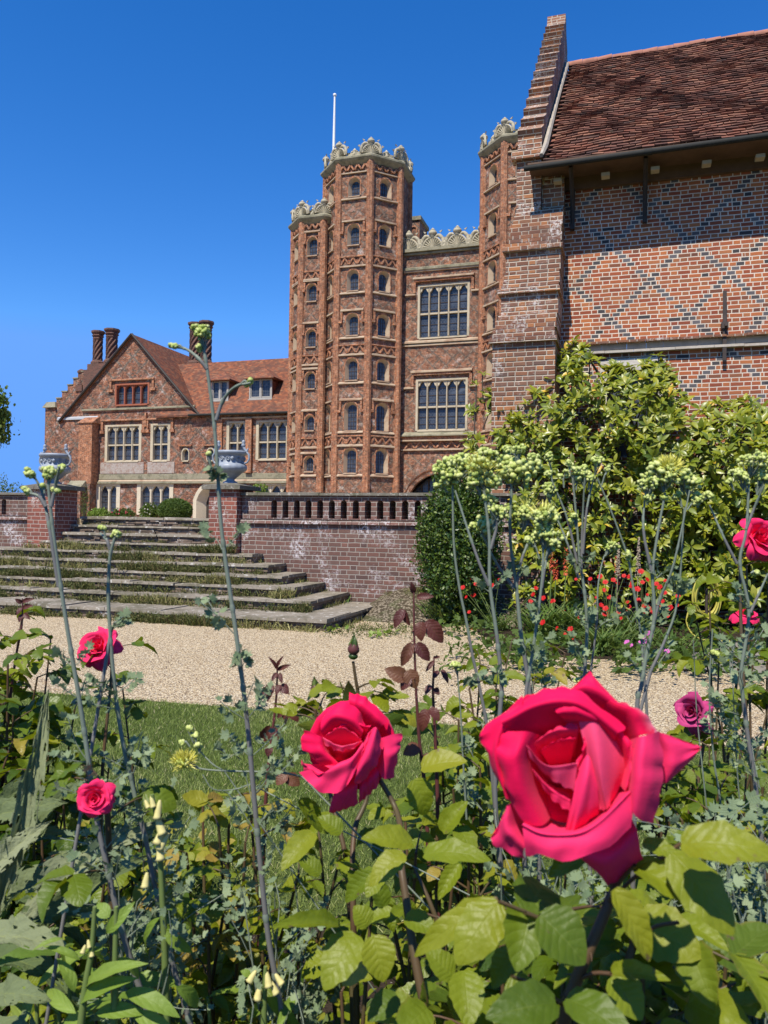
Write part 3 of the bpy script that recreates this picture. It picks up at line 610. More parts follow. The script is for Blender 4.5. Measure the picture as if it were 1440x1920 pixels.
M['chim'] = brick_mat('sooty chimney brick', [(0, (.20, .085, .06)), (.5, (.13, .06, .045)), (1, (.09, .05, .04))], (.24, .18, .14), grime=.5, seed=77.)
c1 = MB(); c1.box(-40.2, -37.5, 49.4, 50.6, 8, 13.1); c1.box(-39.95, -37.6, 49.5, 50.5, 13.1, 13.55); ch = c1.build('chimney_stack', M['chim'], wing)
twisted(-39.4, 50, 13.55, 16.2, .34, ch); twisted(-38.2, 50.1, 13.6, 16.3, .40, ch)
c2 = MB(); c2.box(-31.4, -29.35, 49.5, 50.7, 11, 13.1); ch2 = c2.build('chimney_stack', M['chim'], wing)
twisted(-30.85, 50.1, 13.1, 16.3, .38, ch2); twisted(-29.92, 50.1, 13.1, 16.35, .38, ch2)
sg = MB(); sg.box(-43.9, -42.9, 49.6, 50.1, 1.5, 10.3, 0); sg.hexa([(-44.05, 49.4, 10.3), (-42.8, 49.4, 10.3), (-42.8, 50.2, 10.3), (-44.05, 50.2, 10.3)], [(-43.8, 49.6, 10.75), (-43.0, 49.6, 10.75), (-43.0, 50.1, 10.75), (-43.8, 50.1, 10.75)], 3)
for i in range(5): sg.box(-42.9 + i * .52 + (.0 if i else 0), -42.9 + (i + 1) * .52, 49.65, 50.05, 1.5, 11.0 + i * .50, 0); sg.box(-42.94 + i * .52, -42.9 + (i + 1) * .52 - .003, 49.6, 50.1, 11.003 + i * .5, 11.09 + i * .5, 3)
sg.box(-40.3, -38.6, 49.65, 50.05, 1.5, 12.6, 0)
sg.build('stepped_gable', BW, wing)
fi = MB(); fi.box(-41.05, -40.45, 49.55, 50.15, 11.5, 12.0); fi.lathe([(.28, 0), (.30, .08), (.2, .16)], (-40.75, 49.85, 12.0), 8, 0, False)
zs = np.linspace(12.15, 12.95, 14); vs = []
for z in zs:
    for j in range(16):
        th = 2 * math.pi * j / 16; q = .22 * (1 + .16 * math.cos(4 * th - 3.2 * z)); vs.append((-40.75 + q * math.cos(th), 49.85 + q * math.sin(th), z))
fi.add(vs, [(i * 16 + j, i * 16 + (j + 1) % 16, (i + 1) * 16 + (j + 1) % 16, (i + 1) * 16 + j) for i in range(13) for j in range(16)])
fi.lathe([(.18, .9), (.31, .96), (.31, 1.10), (.13, 1.24), (0, 1.28)], (-40.75, 49.85, 12.0), 8, 0, False); fi.build('twisted_finial', M['chim'], wing)

# ---------------------------------------------------------------- the hall on the right
hall = thing('long_hall', (3, 13.2, 1.0), 'near red brick hall with dark diamond brickwork and a steep mossy tiled roof', 'hall')
hy = 13.2; hw = MB(); HX0, HX1 = -1.15, 9.0; ez, eY = 7.33, 12.55; rY, rZ = 17.5, 11.8
wall_panel(hw, (HX0, hy, 0), (1, 0, 0), (0, -1, 0), HX1 - HX0, .0, 4.33, [(.05 - HX0, .8, 2.6, 4.02, 4.02, 'rect')], .3)
wall_panel(hw, (HX0, hy + .03, 0), (1, 0, 0), (0, -1, 0), HX1 - HX0, 4.53, 7.55, [], .3)
hw.build('wall', M['brick_hall'], hall)
sc_ = MB(); B0 = np.array([0, hy, 0.])
for z0, z1, d, s, mi in ((4.47, 4.545, .12, .04, 0), (4.37, 4.47, .03, 0, 2), (4.31, 4.37, .10, .02, 1)):
    u = HX0 + .12
    while u < HX1: l_ = random.uniform(.25, .6); q = random.uniform(-.008, .008); fbox(sc_, B0, TX, NY, u, min(HX1, u + l_ - .004), -.05, d + q, z0 + q * .5, z1 + q * .5, mi, s); u += l_
sc_.build('string_course', [M['brick_butt'], M['limed'], M['cement']], hall)
wf = MB(); fbox(wf, B0, TX, NY, -.46, -.35, -.1, .02, 2.6, 4.2); fbox(wf, B0, TX, NY, .45, .56, -.1, .02, 2.6, 4.2); fbox(wf, B0, TX, NY, -.349, .449, -.1, .021, 4.02, 4.22); wfo = wf.build('window', stone_mat('flaking white plaster', (.66, .62, .54), (.5, .45, .38), la=.15), hall)
g = MB(); g.box(-.35, .45, hy + .18, hy + .2, 2.6, 4.02); g.build('pane', M['glass_grid'], wfo)
# gable parapet and corner buttress
gp = MB(); gx0, gx1 = -1.83, -1.43; GS = (12.85 - 8.0) / (17.5 - 12.95)
prof = []; n = 13
for i in range(n):                               # tumbled brick coping: each course steps up
    ya, yb_ = 12.95 + (17.35 - 12.95) * i / n, 12.95 + (17.35 - 12.95) * (i + 1) / n; za = 8.0 + GS * (ya - 12.95)
    prof += [(ya, za + .0), (ya - .06, za + .10), (yb_ - .08, za + GS * (yb_ - ya) * .82)]
prof += [(17.35, 12.72), (17.42, 12.95), (17.6, 12.95), (17.65, 12.72)]
back = [(35 - y_, z_) for y_, z_ in prof[:-4]][::-1]
gp.prism([(gx0, 12.95, .2)] + [(gx0, y_, z_) for y_, z_ in prof] + [(gx0, y_, z_) for y_, z_ in back] + [(gx0, 22.05, .2)], (gx1 - gx0, 0, 0))
gp.hexa([(-1.92, 12.84, 7.60), (-1.40, 12.84, 7.60), (-1.40, 13.1, 7.60), (-1.92, 13.1, 7.60)], [(-1.92, 12.84, 7.72), (-1.40, 12.84, 7.72), (-1.40, 13.1, 7.78), (-1.92, 13.1, 7.78)])
gp.build('gable_parapet', M['brick_butt'], hall)
fl = MB(); fl.tube([(-1.40, 12.62, 7.50), (-1.38, 13.0, 7.83), (-1.39, 15, 9.62), (-1.38, 17.3, 11.72), (-1.38, 17.6, 11.92)], [.035, .05, .04, .045, .04], 6, 0, True, False); fl.build('cement_fillet', M['cement'], hall)
bt = MB()
def seg(x0, x1, yf, z0, z1): bt.box(x0, x1, yf, hy - .006, z0, z1)
def slope(x0, x1, ya, yb_, z0, z1, x2=None, x3=None):      # weathered set-off: courses stepping back
    k = max(4, int((z1 - z0) / .075)); x2 = x0 if x2 is None else x2; x3 = x1 if x3 is None else x3
    for i in range(k):
        f = i / k; jit = random.uniform(-.012, .012); bt.box(x0 + (x2 - x0) * f + random.uniform(-.01, .01), x1 + (x3 - x1) * f + random.uniform(-.01, .01), ya + (yb_ - ya) * f + jit, hy - .008, z0 + (z1 - z0) * f, z0 + (z1 - z0) * (f + 1 / k) - .008)
def drip(x0, x1, yf, z): bt.hexa([(x0 - .05, yf - .07, z - .07), (x1 + .03, yf - .07, z - .07), (x1 + .03, hy - .004, z - .07), (x0 - .05, hy - .004, z - .07)], [(x0 - .05, yf - .07, z), (x1 + .03, yf - .07, z), (x1 + .03, hy - .004, z + .01), (x0 - .05, hy - .004, z + .01)])
seg(-2.10, -1.11, 12.25, .2, 4.36); drip(-2.10, -1.11, 12.25, 4.43); slope(-2.12, -1.12, 12.25, 12.42, 4.43, 4.85, -2.02, -1.1)
seg(-2.00, -1.09, 12.45, 4.85, 5.20); drip(-2.0, -1.09, 12.45, 5.27); slope(-2.0, -1.08, 12.45, 12.56, 5.27, 5.60, -1.95)
seg(-1.95, -1.07, 12.58, 5.60, 5.93); drip(-1.95, -1.07, 12.58, 6.0); slope(-1.95, -1.07, 12.58, 12.93, 6.0, 6.72, -1.84)
seg(-1.84, -1.43, 12.93, 6.70, 7.6); bt.box(-1.425, -1.06, 13.0, hy - .006, 6.70, 7.3)
bt.build('buttress', M['brick_butt'], hall)
# roof of individual clay tiles
T = MB(); S = math.hypot(rY - eY, rZ - ez); ns = int(S / .14); us = np.arange(-1.36, HX1, .19); rn = []
dy, dz = (rY - eY) / S, (rZ - ez) / S
wv = lambda u, s: .012 * math.sin(u * 1.3 + s * .9) + .010 * math.sin(u * 3.1 + s * 2.3) + .006 * math.sin(u * 7.7 - s * 3.1) - .05 * math.sin(math.pi * s / S)
for i in range(ns):
    s0 = i * S / ns
    for j, u in enumerate(us):
        u0 = u + (.095 if i % 2 else 0) + random.uniform(-.006, .006); lft = random.uniform(0, .016); ww = .182; s1 = s0 + .25; sj = s0 + random.uniform(-.009, .009)
        def P(uu, s, h): h += wv(uu, s); return (uu, eY + dy * s - dz * h, ez + dz * s + dy * h)
        tl = random.uniform(-.007, .007)
        T.add([P(u0, sj, .046 + lft + tl), P(u0 + ww, sj, .046 + lft - tl), P(u0 + ww, s1, .008), P(u0, s1, .008), P(u0, sj, .018 + lft + tl), P(u0 + ww, sj, .018 + lft - tl)], [(0, 1, 2, 3), (4, 5, 1, 0)])
        rn += [(random.random(), random.random())] * 8
rme = T.mesh('roof', [M['tile_hall']], ORG[hall]); rme.uv_layers.new(name='rnd').data.foreach_set('uv', np.array(rn).ravel())
ro = bpy.data.objects.new('roof', rme); link(ro, hall); ORG[ro] = ORG[hall]
rd = MB(); rd.prism([(-1.36, eY + .40, ez + .20), (-1.36, rY, rZ - .13), (-1.36, 35 - eY - .4, ez + .20), (-1.36, 35 - eY - .45, ez + .1), (-1.36, rY, rZ - .3), (-1.36, eY + .45, ez + .1)], (HX1 + 1.36, 0, 0)); rd.build('roof_deck', M['timber'], ro)
rg = MB(); u = -1.36
while u < HX1: rg.tube([(u, rY, rZ - .02 + random.uniform(-.012, .012)), (u + .31, rY, rZ - .015 + random.uniform(-.012, .012))], .105, 10, 0); u += .315
rg.build('ridge_tiles', M['ridge'], ro)
gu = MB()
for a, b in ((-1.66, .25), (.25, 2.2), (2.2, 4.2), (4.2, 6.2), (6.2, HX1)): gu.tube([(a, eY - .06, 7.27 + .012 * a), (b, eY - .06, 7.27 + .012 * b)], .048, 8); gu.tube([(b - .06, eY - .06, 7.27 + .012 * b), (b + .06, eY - .06, 7.27 + .012 * b)], .056, 8)
gu.build('gutter', M['gutter'], hall)
u = -1.22
while u < HX1: ra = MB(); ra.box(u, u + .13, eY + .27, eY + .42, 7.13, 7.185); ra.build('rafter', M['rafter'], hall); u += .76
wp = MB(); wp.box(-1.2, HX1, hy - .06, hy + .02, 7.10, 7.30); wp.box(-1.6, HX1, eY - .07, hy + .3, 7.302, 7.33); wp.build('soffit', M['soffit'], hall)
for u in (-.93, .22, 3.2, 6.2):
    b = MB(); b.box(u - .035, u + .035, hy - .10, hy - .01, 6.42, 7.1); b.tube(bez([(u, hy - .07, 6.5), (u, hy - .12, 6.8), (u, hy - .26, 7.05), (u, hy - .55, 7.27)], 3), .036, 5, 0, True, False); b.build('eaves_bracket', M['timber'], hall)
ti = MB(); ti.box(1.40, 1.455, hy - .10, hy - .06, 4.1, 5.2); ti.box(1.42, 1.46, hy - .2, hy - .101, 4.62, 4.66); ti.box(1.38, 1.48, hy - .13, hy + .05, 4.60, 4.70); ti.build('iron_tie', M['iron'], hall)
# ---------------------------------------------------------------- ground
def gravel_mat():
    m = newmat('pea gravel'); o = objco(); d = voro(o, 80, 'F1', 0)
    n = NT.nodes.new("ShaderNodeTexVoronoi"); n.inputs["Scale"].default_value = 80; put(o, n.inputs["Vector"]); w = NT.nodes.new("ShaderNodeSeparateColor"); NT.links.new(n.outputs[1], w.inputs[0]); r = X(w.outputs[0])
    col = ramp(r, [(0, (.36, .26, .14)), (.25, (.58, .445, .255)), (.55, (.69, .57, .37)), (.8, (.77, .68, .50)), (.93, (.44, .29, .13)), (1, (.32, .27, .2))])
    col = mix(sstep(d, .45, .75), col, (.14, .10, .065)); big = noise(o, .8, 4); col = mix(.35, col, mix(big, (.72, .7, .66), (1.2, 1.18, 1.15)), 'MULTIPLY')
    finish(col, .85, (1.0 - d) + noise(o, 14, 3) * .8, .9, .012, spec=.25); return m
def soil_mat():
    m = newmat('bed soil'); o = objco(); n = noise(o, 9, 6, .7); n2 = noise(o, 60, 3, .6)
    col = mix(n, (.018, .013, .009), (.06, .042, .027)); col = mix(sstep(n2, .66, .72), col, (.35, .32, .27)); finish(col, .95, n + n2 * .6, 1.0, .03, spec=.1); return m
def turf_mat():
    m = newmat('turf'); o = objco(); n = noise(o, 3, 5); n2 = noise(o, 80, 3)
    finish(mix(n2, mix(n, (.035, .06, .012), (.06, .09, .02)), (.09, .11, .03)), .9, n2, .8, .02, spec=.1); return m
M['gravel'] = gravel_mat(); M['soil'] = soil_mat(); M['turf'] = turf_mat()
def bank_mat():
    m = newmat('stony bank'); o = objco(); d_ = voro(o, 24, 'F1', 0); n = noise(o, 9, 5, .7); n2 = noise(o, 30, 3)
    col = mix(n, (.16, .125, .085), (.34, .29, .21)); col = mix(sstep(d_, .35, .6), col, (.07, .055, .035)); col = mix(sstep(noise(o, 3, 4), .5, .62) * .5, col, (.07, .085, .03)); finish(col, .95, (1.0 - d_) + n2, 1.0, .03, spec=.1); return m
M['bank'] = bank_mat()
def sheet(name, pts, z, mat, kind='structure'):
    mb = MB(); mb.poly([(x, y, z) for x, y in pts]); o = mb.build(name, mat); tag(o, None, None, kind=kind); return o
sheet('ground', [(-900, -400), (900, -400), (900, 1600), (-900, 1600)], -.012, M['turf'])
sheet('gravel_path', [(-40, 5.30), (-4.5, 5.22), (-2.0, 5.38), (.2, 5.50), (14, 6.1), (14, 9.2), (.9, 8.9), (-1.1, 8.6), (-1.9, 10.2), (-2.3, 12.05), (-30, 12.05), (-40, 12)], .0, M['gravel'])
lawn_poly = [(-14, 3.0), (-3.2, 2.75), (-1.3, 2.5), (.3, 2.7), (4, 3.4), (4, 5.6), (.2, 5.46), (-2.0, 5.36), (-4.5, 5.2), (-14, 5.2)]
sheet('lawn', lawn_poly, .008, M['turf'])
sheet('soil_bed', [(-14, -2), (8, -2), (8, 3.6), (4, 3.4), (.3, 2.7), (-1.3, 2.5), (-3.2, 2.75), (-14, 3.0)], .004, M['soil'])
sheet('border_soil', [(-1.9, 10.2), (-1.1, 8.6), (.9, 8.9), (14, 9.2), (14, 13.1), (-1.2, 13.1), (-2.3, 12.05)], .006, M['soil'])
bk_ = MB(); bx = np.linspace(-4.3, -1.5, 40); prof_ = ((10.95, .0), (11.25, .10), (11.6, .22), (12.1, .36))
rows = [[(x + random.uniform(-.02, .02), y_ + .18 * math.sin(x * 2.3) * (y_ < 11.9), z_ * (1 + .25 * math.sin(x * 5 + y_)) * min(1, max(0, (x + 4.3) / .5))) for x in bx] for y_, z_ in prof_]
for r0_, r1_ in zip(rows, rows[1:]):
    for i in range(39): bk_.poly([r0_[i], r0_[i + 1], r1_[i + 1], r1_[i]])
tag(bk_.build('rubble_bank', M['bank']), None, None, kind='structure')
sheet('stepping_path', [(.45, 8.3), (1.5, 8.4), (1.9, 10.6), (1.0, 10.5)], .022, M['slate'])
tr = MB(); tr.box(-80, -10.85, 12.38, 140, -.5, 1.49); tr.box(-10.848, -6.402, 13.3, 140, -.5, 1.492); tr.box(-6.40, -1.9, 12.38, 140, -.5, 1.49); tr.box(-1.898, 30, 13.6, 140, -.5, 1.488); tag(tr.build('terrace_ground', M['gravel']), None, None, kind='structure')

# ---------------------------------------------------------------- steps
steps = thing('garden_steps', (-8.6, 10.8, 0), 'wide flight of worn stone steps with weeds climbing to the terrace', 'steps')
RU = [-3.80, -4.40, -4.82, -5.18, -5.55, -5.98, -6.42]; FY = [9.50, 10.35, 10.72, 11.02, 11.28, 11.54, 11.80, 12.0, 12.26, 12.52]; ZT = [.15 * (i + 1) for i in range(10)]
def jig(a): return random.uniform(-a, a)
for i in range(10):
    if i < 7: xr, xl = RU[i], -17.2 - RU[i]; yb_ = 12.0 - .004 * i
    else: xr, xl = -6.96, -10.2; yb_ = 12.9 + .01 * i
    z0, z1 = (ZT[i] - .15 if i else -.05), ZT[i]; yf = FY[i]; nxt = FY[i + 1] if i < 9 else 13.4
    rs = MB(); n = max(3, int((xr - xl) / .27))                # riser: stacked thin tiles and rubble
    for L_ in range(3):
        za, zb = z0 + (z1 - .040 - z0) * L_ / 3, z0 + (z1 - .040 - z0) * (L_ + 1) / 3; u = xl
        while u < xr - .02:
            w = min(random.uniform(.10, .36), xr - u); q = jig(.022); rs.box(u + .004, u + w - .004, yf + .05 + q, yf + .20, za + .003, zb - .004); u += w
    rs.box(xl + .02, xr - .02, yf + .08, yb_, z0 - .002, z1 - .042)
    if i < 7: 
        for L_ in range(2): rs.box(xr - .021 - .01 * L_, xr - .006 + .004 * L_, yf + .09, yb_ - .01, z0 + .06 * L_, z0 + .055 + .06 * L_ - .0 * L_)
    rs.build('riser', M['riser'], steps)
    td = MB(); u = xl - .02
    while u < xr:
        w = random.uniform(.55, 1.15); w = min(w, xr + .02 - u) if xr - u - w > .3 else xr + .02 - u
        a, b = jig(.015), jig(.015); f = yf + jig(.022); c = .012; K = 6
        yb2 = nxt + .07 if i < 9 else nxt; top = []
        for q in range(K + 1):
            s = q / K; top.append((u + .004 + (w - .008) * s, f + jig(.014), z1 + a * (1 - s) + b * s + jig(.006)))
        for q in range(K):
            p0, p1 = top[q], top[q + 1]
            lo = [(p0[0], p0[1] + .006, z1 - .040), (p1[0], p1[1] + .006, z1 - .040), (p1[0], yb2, z1 - .040), (p0[0], yb2, z1 - .040)]
            hi = [(p0[0], p0[1] + .016, p0[2]), (p1[0], p1[1] + .016, p1[2]), (p1[0], yb2, p1[2]), (p0[0], yb2, p0[2])]
            td.hexa(lo, hi)
        u += w
    if i < 7:                                                  # returned slabs at both ends run back to the wall
        for s in (0, 1):
            x1_ = xr if s == 0 else xl; y_ = yf + .25
            wdt = (RU[i] - RU[i + 1] if i < 6 else .5) + .05
            while y_ < 11.95:
                l = min(random.uniform(.5, .9), 11.97 - y_); e = x1_ + (.025 + jig(.01)) * (1 if s == 0 else -1); inn = x1_ - wdt * (1 if s == 0 else -1); dz = jig(.008) + .006
                a, b = min(e, inn), max(e, inn); td.box(a, b, y_ + .004, y_ + l - .004, z1 - .040, z1 + dz); y_ += l
    td.build('tread', M['tread'], steps)

# ---------------------------------------------------------------- terrace walls with their pierced parapets
def terrace_wall(xa, xb, label, slots, back=True):
    w = thing('terrace_wall', ((xa + xb) / 2, 12.0, 0), label, 'garden wall')
    mb = MB(); ops = [(s - xa, .108, 1.525, 1.775, 1.83, 'round') for s in slots]
    wall_panel(mb, (xa, 12.0, 0), (1, 0, 0), (0, -1, 0), xb - xa, 1.50, 1.905, ops, .34, 0, 0.0, True)
    wall_panel(mb, (xa, 11.985, 0), (1, 0, 0), (0, -1, 0), xb - xa, .0, 1.42, [], .3)
    mb.build('wall', M['brick_gard'], w)
    lg = MB(); n = int((xb - xa) / .23); u = xa
    while u < xb - .02:
        l = min(random.uniform(.18, .26), xb - u); d = jig(.006); lg.hexa([(u + .003, 11.93 + d, 1.425), (u + l - .003, 11.93 + d, 1.425), (u + l - .003, 12.3, 1.425), (u + .003, 12.3, 1.425)], [(u + .003, 11.95 + d, 1.485), (u + l - .003, 11.95 + d, 1.485), (u + l - .003, 12.3, 1.499), (u + .003, 12.3, 1.499)]); u += l
    lg.build('ledge', M['brick_gard'], w)
    cp = MB(); u = xa
    while u < xb - .02:
        l = min(random.uniform(.5, .9), xb - u); d = jig(.012); h = jig(.006); l = xb - u if xb - u - l < .2 else l; K = 7
        for q in range(K):
            a, b = u + .003 + (l - .006) * q / K, u + .003 + (l - .006) * (q + 1) / K; e = jig(.006)
            cp.hexa([(a, 11.94 + d + e, 1.906), (b, 11.94 + d + e, 1.906), (b, 12.40, 1.906), (a, 12.40, 1.906)], [(a, 11.95 + d + e, 1.955 + h + e * .5), (b, 11.95 + d + e, 1.955 + h + e * .5), (b, 12.40, 1.955 + h), (a, 12.40, 1.955 + h)])
        u += l
    cp.build('coping', M['coping'], w); return w
terrace_wall(-6.40, -1.2, 'purple brick terrace wall with a row of arched slots beside the right urn pier', [-5.785 + .2125 * i for i in range(20)])
terrace_wall(-19.0, -10.84, 'low brick terrace wall running off left from the left urn pier', [-11.55 - .2125 * i for i in range(30)])
def pier(xa, xb, label):
    p = thing('gate_pier', ((xa + xb) / 2, 12.1, 1.0), label, 'pier'); mb = MB(); mb.box(xa, xb, 11.83, 12.44, .90, 2.0); mb.build('shaft', M['brick_pier'], p)
    cp = MB(); n = 8
    for q in range(n):
        a, b = xa - .1 + (xb - xa + .2) * q / n, xa - .1 + (xb - xa + .2) * (q + 1) / n; e = jig(.006)
        cp.hexa([(a, 11.74 + e, 2.003), (b, 11.74 + e, 2.003), (b, 12.54, 2.003), (a, 12.54, 2.003)], [(a, 11.75 + e, 2.075 + e), (b, 11.75 + e, 2.075 + e), (b, 12.53, 2.075), (a, 12.53, 2.075)])
    cp.hexa([(xa - .06, 11.79, 2.076), (xb + .06, 11.79, 2.076), (xb + .06, 12.48, 2.076), (xa - .06, 12.48, 2.076)], [(xa + .1, 11.95, 2.118), (xb - .1, 11.95, 2.118), (xb - .1, 12.32, 2.118), (xa + .1, 12.32, 2.118)])
    cp.build('cap', M['coping'], p); return p
pier(-6.95, -6.41, 'red brick pier at the right of the steps carrying the right urn')
pier(-10.83, -10.20, 'red brick pier at the left of the steps with shaded inner side')
def urn(x, label, group):
    u = thing('garden_urn', (x, 12.12, 2.118), label, 'urn', group); c = (x, 12.12, 2.12)
    b = MB(); b.lathe([(.13, 0), (.13, .02), (.10, .035), (.07, .06), (.085, .085)], c, 24)
    b.build('foot', M['urn'], u)
    b = MB(); gd = lambda th, z, i: 1 + .035 * abs(math.cos(8 * th)) * (1 if 1 <= i <= 6 else 0)
    b.lathe([(.085, .085), (.15, .14), (.20, .19), (.215, .195), (.268, .235), (.282, .275), (.268, .325), (.235, .35), (.225, .355), (.235, .44), (.25, .50), (.262, .505)], c, 48, 0, True, gd)
    b.lathe([(.262, .502), (.285, .52), (.292, .545), (.28, .57), (.235, .575), (.22, .5), (.02, .46)], c, 40); b.build('bowl', M['urn'], u)
    r = MB()
    for k in range(10):                      # raised scroll frieze round the neck
        a0 = 2 * math.pi * k / 10; pts = []
        for t in np.linspace(0, 1, 14):
            sp = 2.6 * math.pi * t; rr = .045 * (1 - t * .75); pts.append((a0 + (rr * math.cos(sp)) / .24 + .12 * (k % 2), .425 + rr * math.sin(sp)))
        r.tube([(x + (.232 + (z_ - .355) * .1) * math.cos(a), 12.12 + (.232 + (z_ - .355) * .1) * math.sin(a), 2.12 + z_) for a, z_ in pts], .011, 5)
    for k in range(5):
        a0 = 2 * math.pi * k / 5 + .3; r.lathe([(0, -.035), (.028, -.02), (.034, .01), (.022, .035), (0, .045)], (x + .235 * math.cos(a0), 12.12 + .235 * math.sin(a0), 2.12 + .43), 10)
    r.build('frieze', M['urn'], u)
    for s in (-1, 1):
        h = MB(); h.tube([(x + s * q, 12.12, 2.12 + z_) for q, z_ in ((.23, .37), (.27, .35), (.325, .37), (.36, .43), (.355, .50), (.31, .555), (.275, .60), (.25, .64), (.245, .68))], [.025, .022, .018, .018, .02, .022, .024, .026, .02], 8)
        h.lathe([(0, .63), (.035, .65), (.04, .68), (.022, .705), (.032, .725), (.028, .75), (0, .77)], (x + s * .245, 12.12, 2.12), 10); h.tube([(x + s * .31, 12.12, 2.12 + .56), (x + s * .34, 12.12, 2.12 + .62)], [.025, .01], 6)
        h.build('handle', M['urn'], u)
    return u
urn(-6.70, 'grey lead two handled urn on the right pier behind a tall flower stem', 'lead urns on the piers')
urn(-10.47, 'grey lead two handled urn on the left pier against the sky', 'lead urns on the piers')
# ---------------------------------------------------------------- foliage toolkit
def unit(v): v = np.asarray(v, float); return v / (np.linalg.norm(v, axis=-1, keepdims=True) + 1e-12)
def leaf_tpl(ns=4, nt=2, wf=None, fold=.25, curl=.5, ripple=0.0, serr=0.0, lobes=0.0):
    """unit leaf: base at the origin, +Y to the tip, normal +Z; returns verts, faces, uv"""
    wf = wf or (lambda s: math.sin(math.pi * s ** .8) ** .8)
    V = []; U = []; F = []
    for i in range(ns + 1):
        s = i / ns; w = max(wf(s), .012)
        if serr and 0 < i < ns: w *= 1 + (serr if i % 2 else -serr)
        th = curl * s; y = math.sin(th) / curl if curl else s; z = -(1 - math.cos(th)) / curl if curl else 0
        for j in range(2 * nt + 1):
            t = -1 + j / nt; x = t * w * .5
            V.append((x, y, z + fold * abs(x) + ripple * math.sin(s * 17 + (3 if t > 0 else 0)) * abs(t) * w)); U.append((t * .5 + .5, s))
    m = 2 * nt + 1
    for i in range(ns):
        for j in range(m - 1): F.append((i * m + j, i * m + j + 1, (i + 1) * m + j + 1, (i + 1) * m + j))
    return np.array(V), F, np.array(U)
class Cloud:
    def __init__(s): s.parts = []
    def add(s, tpl, pos, dirs, nors, size, width=1.0, rnd=None):
        pos = np.atleast_2d(pos).astype(float); n = len(pos)
        Y = unit(np.broadcast_to(np.atleast_2d(dirs), (n, 3))); Z = np.broadcast_to(np.atleast_2d(nors), (n, 3)).astype(float); X_ = unit(np.cross(Y, Z)); Z = np.cross(X_, Y)
        size = np.broadcast_to(np.asarray(size, float), (n,)); width = np.broadcast_to(np.asarray(width, float), (n,))
        V = tpl[0]; W_ = pos[:, None, :] + size[:, None, None] * (V[None, :, 0, None] * width[:, None, None] * X_[:, None, :] + V[None, :, 1, None] * Y[:, None, :] + V[None, :, 2, None] * Z[:, None, :])
        if rnd is None: rnd = RNG.random((n, 2))
        s.parts.append((W_.reshape(-1, 3), tpl[1], len(V), n, np.tile(tpl[2], (n, 1)), np.repeat(np.broadcast_to(rnd, (n, 2)), len(V), 0)))
    def build(s, name, mat, parent=None, org=(0, 0, 0)):
        base = ORG[parent] if parent is not None else np.array(org, float)
        VV = np.concatenate([p[0] for p in s.parts]) - base; UV = np.concatenate([p[4] for p in s.parts]); RN = np.concatenate([p[5] for p in s.parts])
        loops = []; starts = []; tot = []; off = 0
        for V, F, nv, n, _, _ in s.parts:
            for k in {len(f) for f in F}:
                Fk = np.array([f for f in F if len(f) == k]); L = (Fk[None] + (off + nv * np.arange(n))[:, None, None]).reshape(-1); loops.append(L); tot.append(np.full(len(L) // k, k))
            off += nv * n
        loops = np.concatenate(loops); tot = np.concatenate(tot); starts = np.concatenate([[0], np.cumsum(tot)[:-1]])
        me = bpy.data.meshes.new(name); me.vertices.add(len(VV)); me.vertices.foreach_set('co', VV.ravel()); me.loops.add(len(loops)); me.loops.foreach_set('vertex_index', loops)
        me.polygons.add(len(tot)); me.polygons.foreach_set('loop_start', starts); me.polygons.foreach_set('loop_total', tot); me.update(calc_edges=True)
        me.polygons.foreach_set('use_smooth', np.ones(len(tot), bool))
        me.uv_layers.new(name='UVMap').data.foreach_set('uv', UV[loops].ravel()); me.uv_layers.new(name='rnd').data.foreach_set('uv', RN[loops].ravel())
        me.materials.append(mat); o = bpy.data.objects.new(name, me); link(o, parent); ORG[o] = base
        if parent is None: o.location = base
        return o
def leaf_mat(name, stops, rough=.42, vein=.35, tr=(.20, .30, .03), tw=.28, spec=.45, spots=0.0, coat=0.0, bump=.4, nv=7.0):
    m = newmat(name); uv, u, v = uvw(); _, r1, r2 = uvw('rnd'); o = objco()
    col = ramp(r1, stops); t = xabs(u - .5) * 2.0
    blot0 = noise(o, 70, 2); side = mod(v * nv - t * 1.6 + (blot0 - .5) * .5 + r2 * 3.0, 1.0); vn = xmax(1.0 - sstep(t, .0, .07), (1.0 - sstep(xabs(side - .5), .0, .10)) * .55)
    tx = noise(o, 150, 2); col = mix(vn * vein * sstep(blot0, .3, .7), col, mix(.45, col, (.34, .38, .10)))
    blot = noise(o, 40, 3); col = mix(.4, col, mix(blot, (.6, .62, .5), (1.3, 1.28, 1.2)), 'MULTIPLY')
    if spots: col = mix(sstep(t, .80, 1.0) * sstep(r2, .45, .9) * .45, col, (.22, .15, .04)); col = mix(sstep(noise(o, 55, 3, .6), .66, .74) * spots, col, (.12, .055, .05))
    finish(col, mix(r2, (rough,) * 3, (min(1, rough + .25),) * 3), sstep(xabs(side - .5), .0, .5) * .16 + (1.0 - vn) * .2 + tx * .8, bump, .0025, spec=spec, transl=mix(.5, col, tr), tw=tw, coat=coat); return m
M['rose_leaf'] = leaf_mat('rose leaf', [(0, (.035, .075, .007)), (.3, (.095, .145, .008)), (.6, (.165, .205, .008)), (.88, (.245, .25, .014)), (1, (.30, .21, .04))], .36, .3, tr=(.40, .45, .006), spots=.8, bump=.45, spec=.32)
M['rose_leaf_dark'] = leaf_mat('deep green rose leaf', [(0, (.035, .075, .010)), (.5, (.08, .135, .015)), (1, (.14, .19, .02))], .4, .3, bump=.3)  # deeper green for sepals, hips and the pale rose bush
M['red_leaf'] = leaf_mat('young red rose leaf', [(0, (.075, .018, .018)), (.5, (.11, .03, .022)), (1, (.17, .075, .035))], .35, .3, tr=(.30, .03, .02), tw=.2)
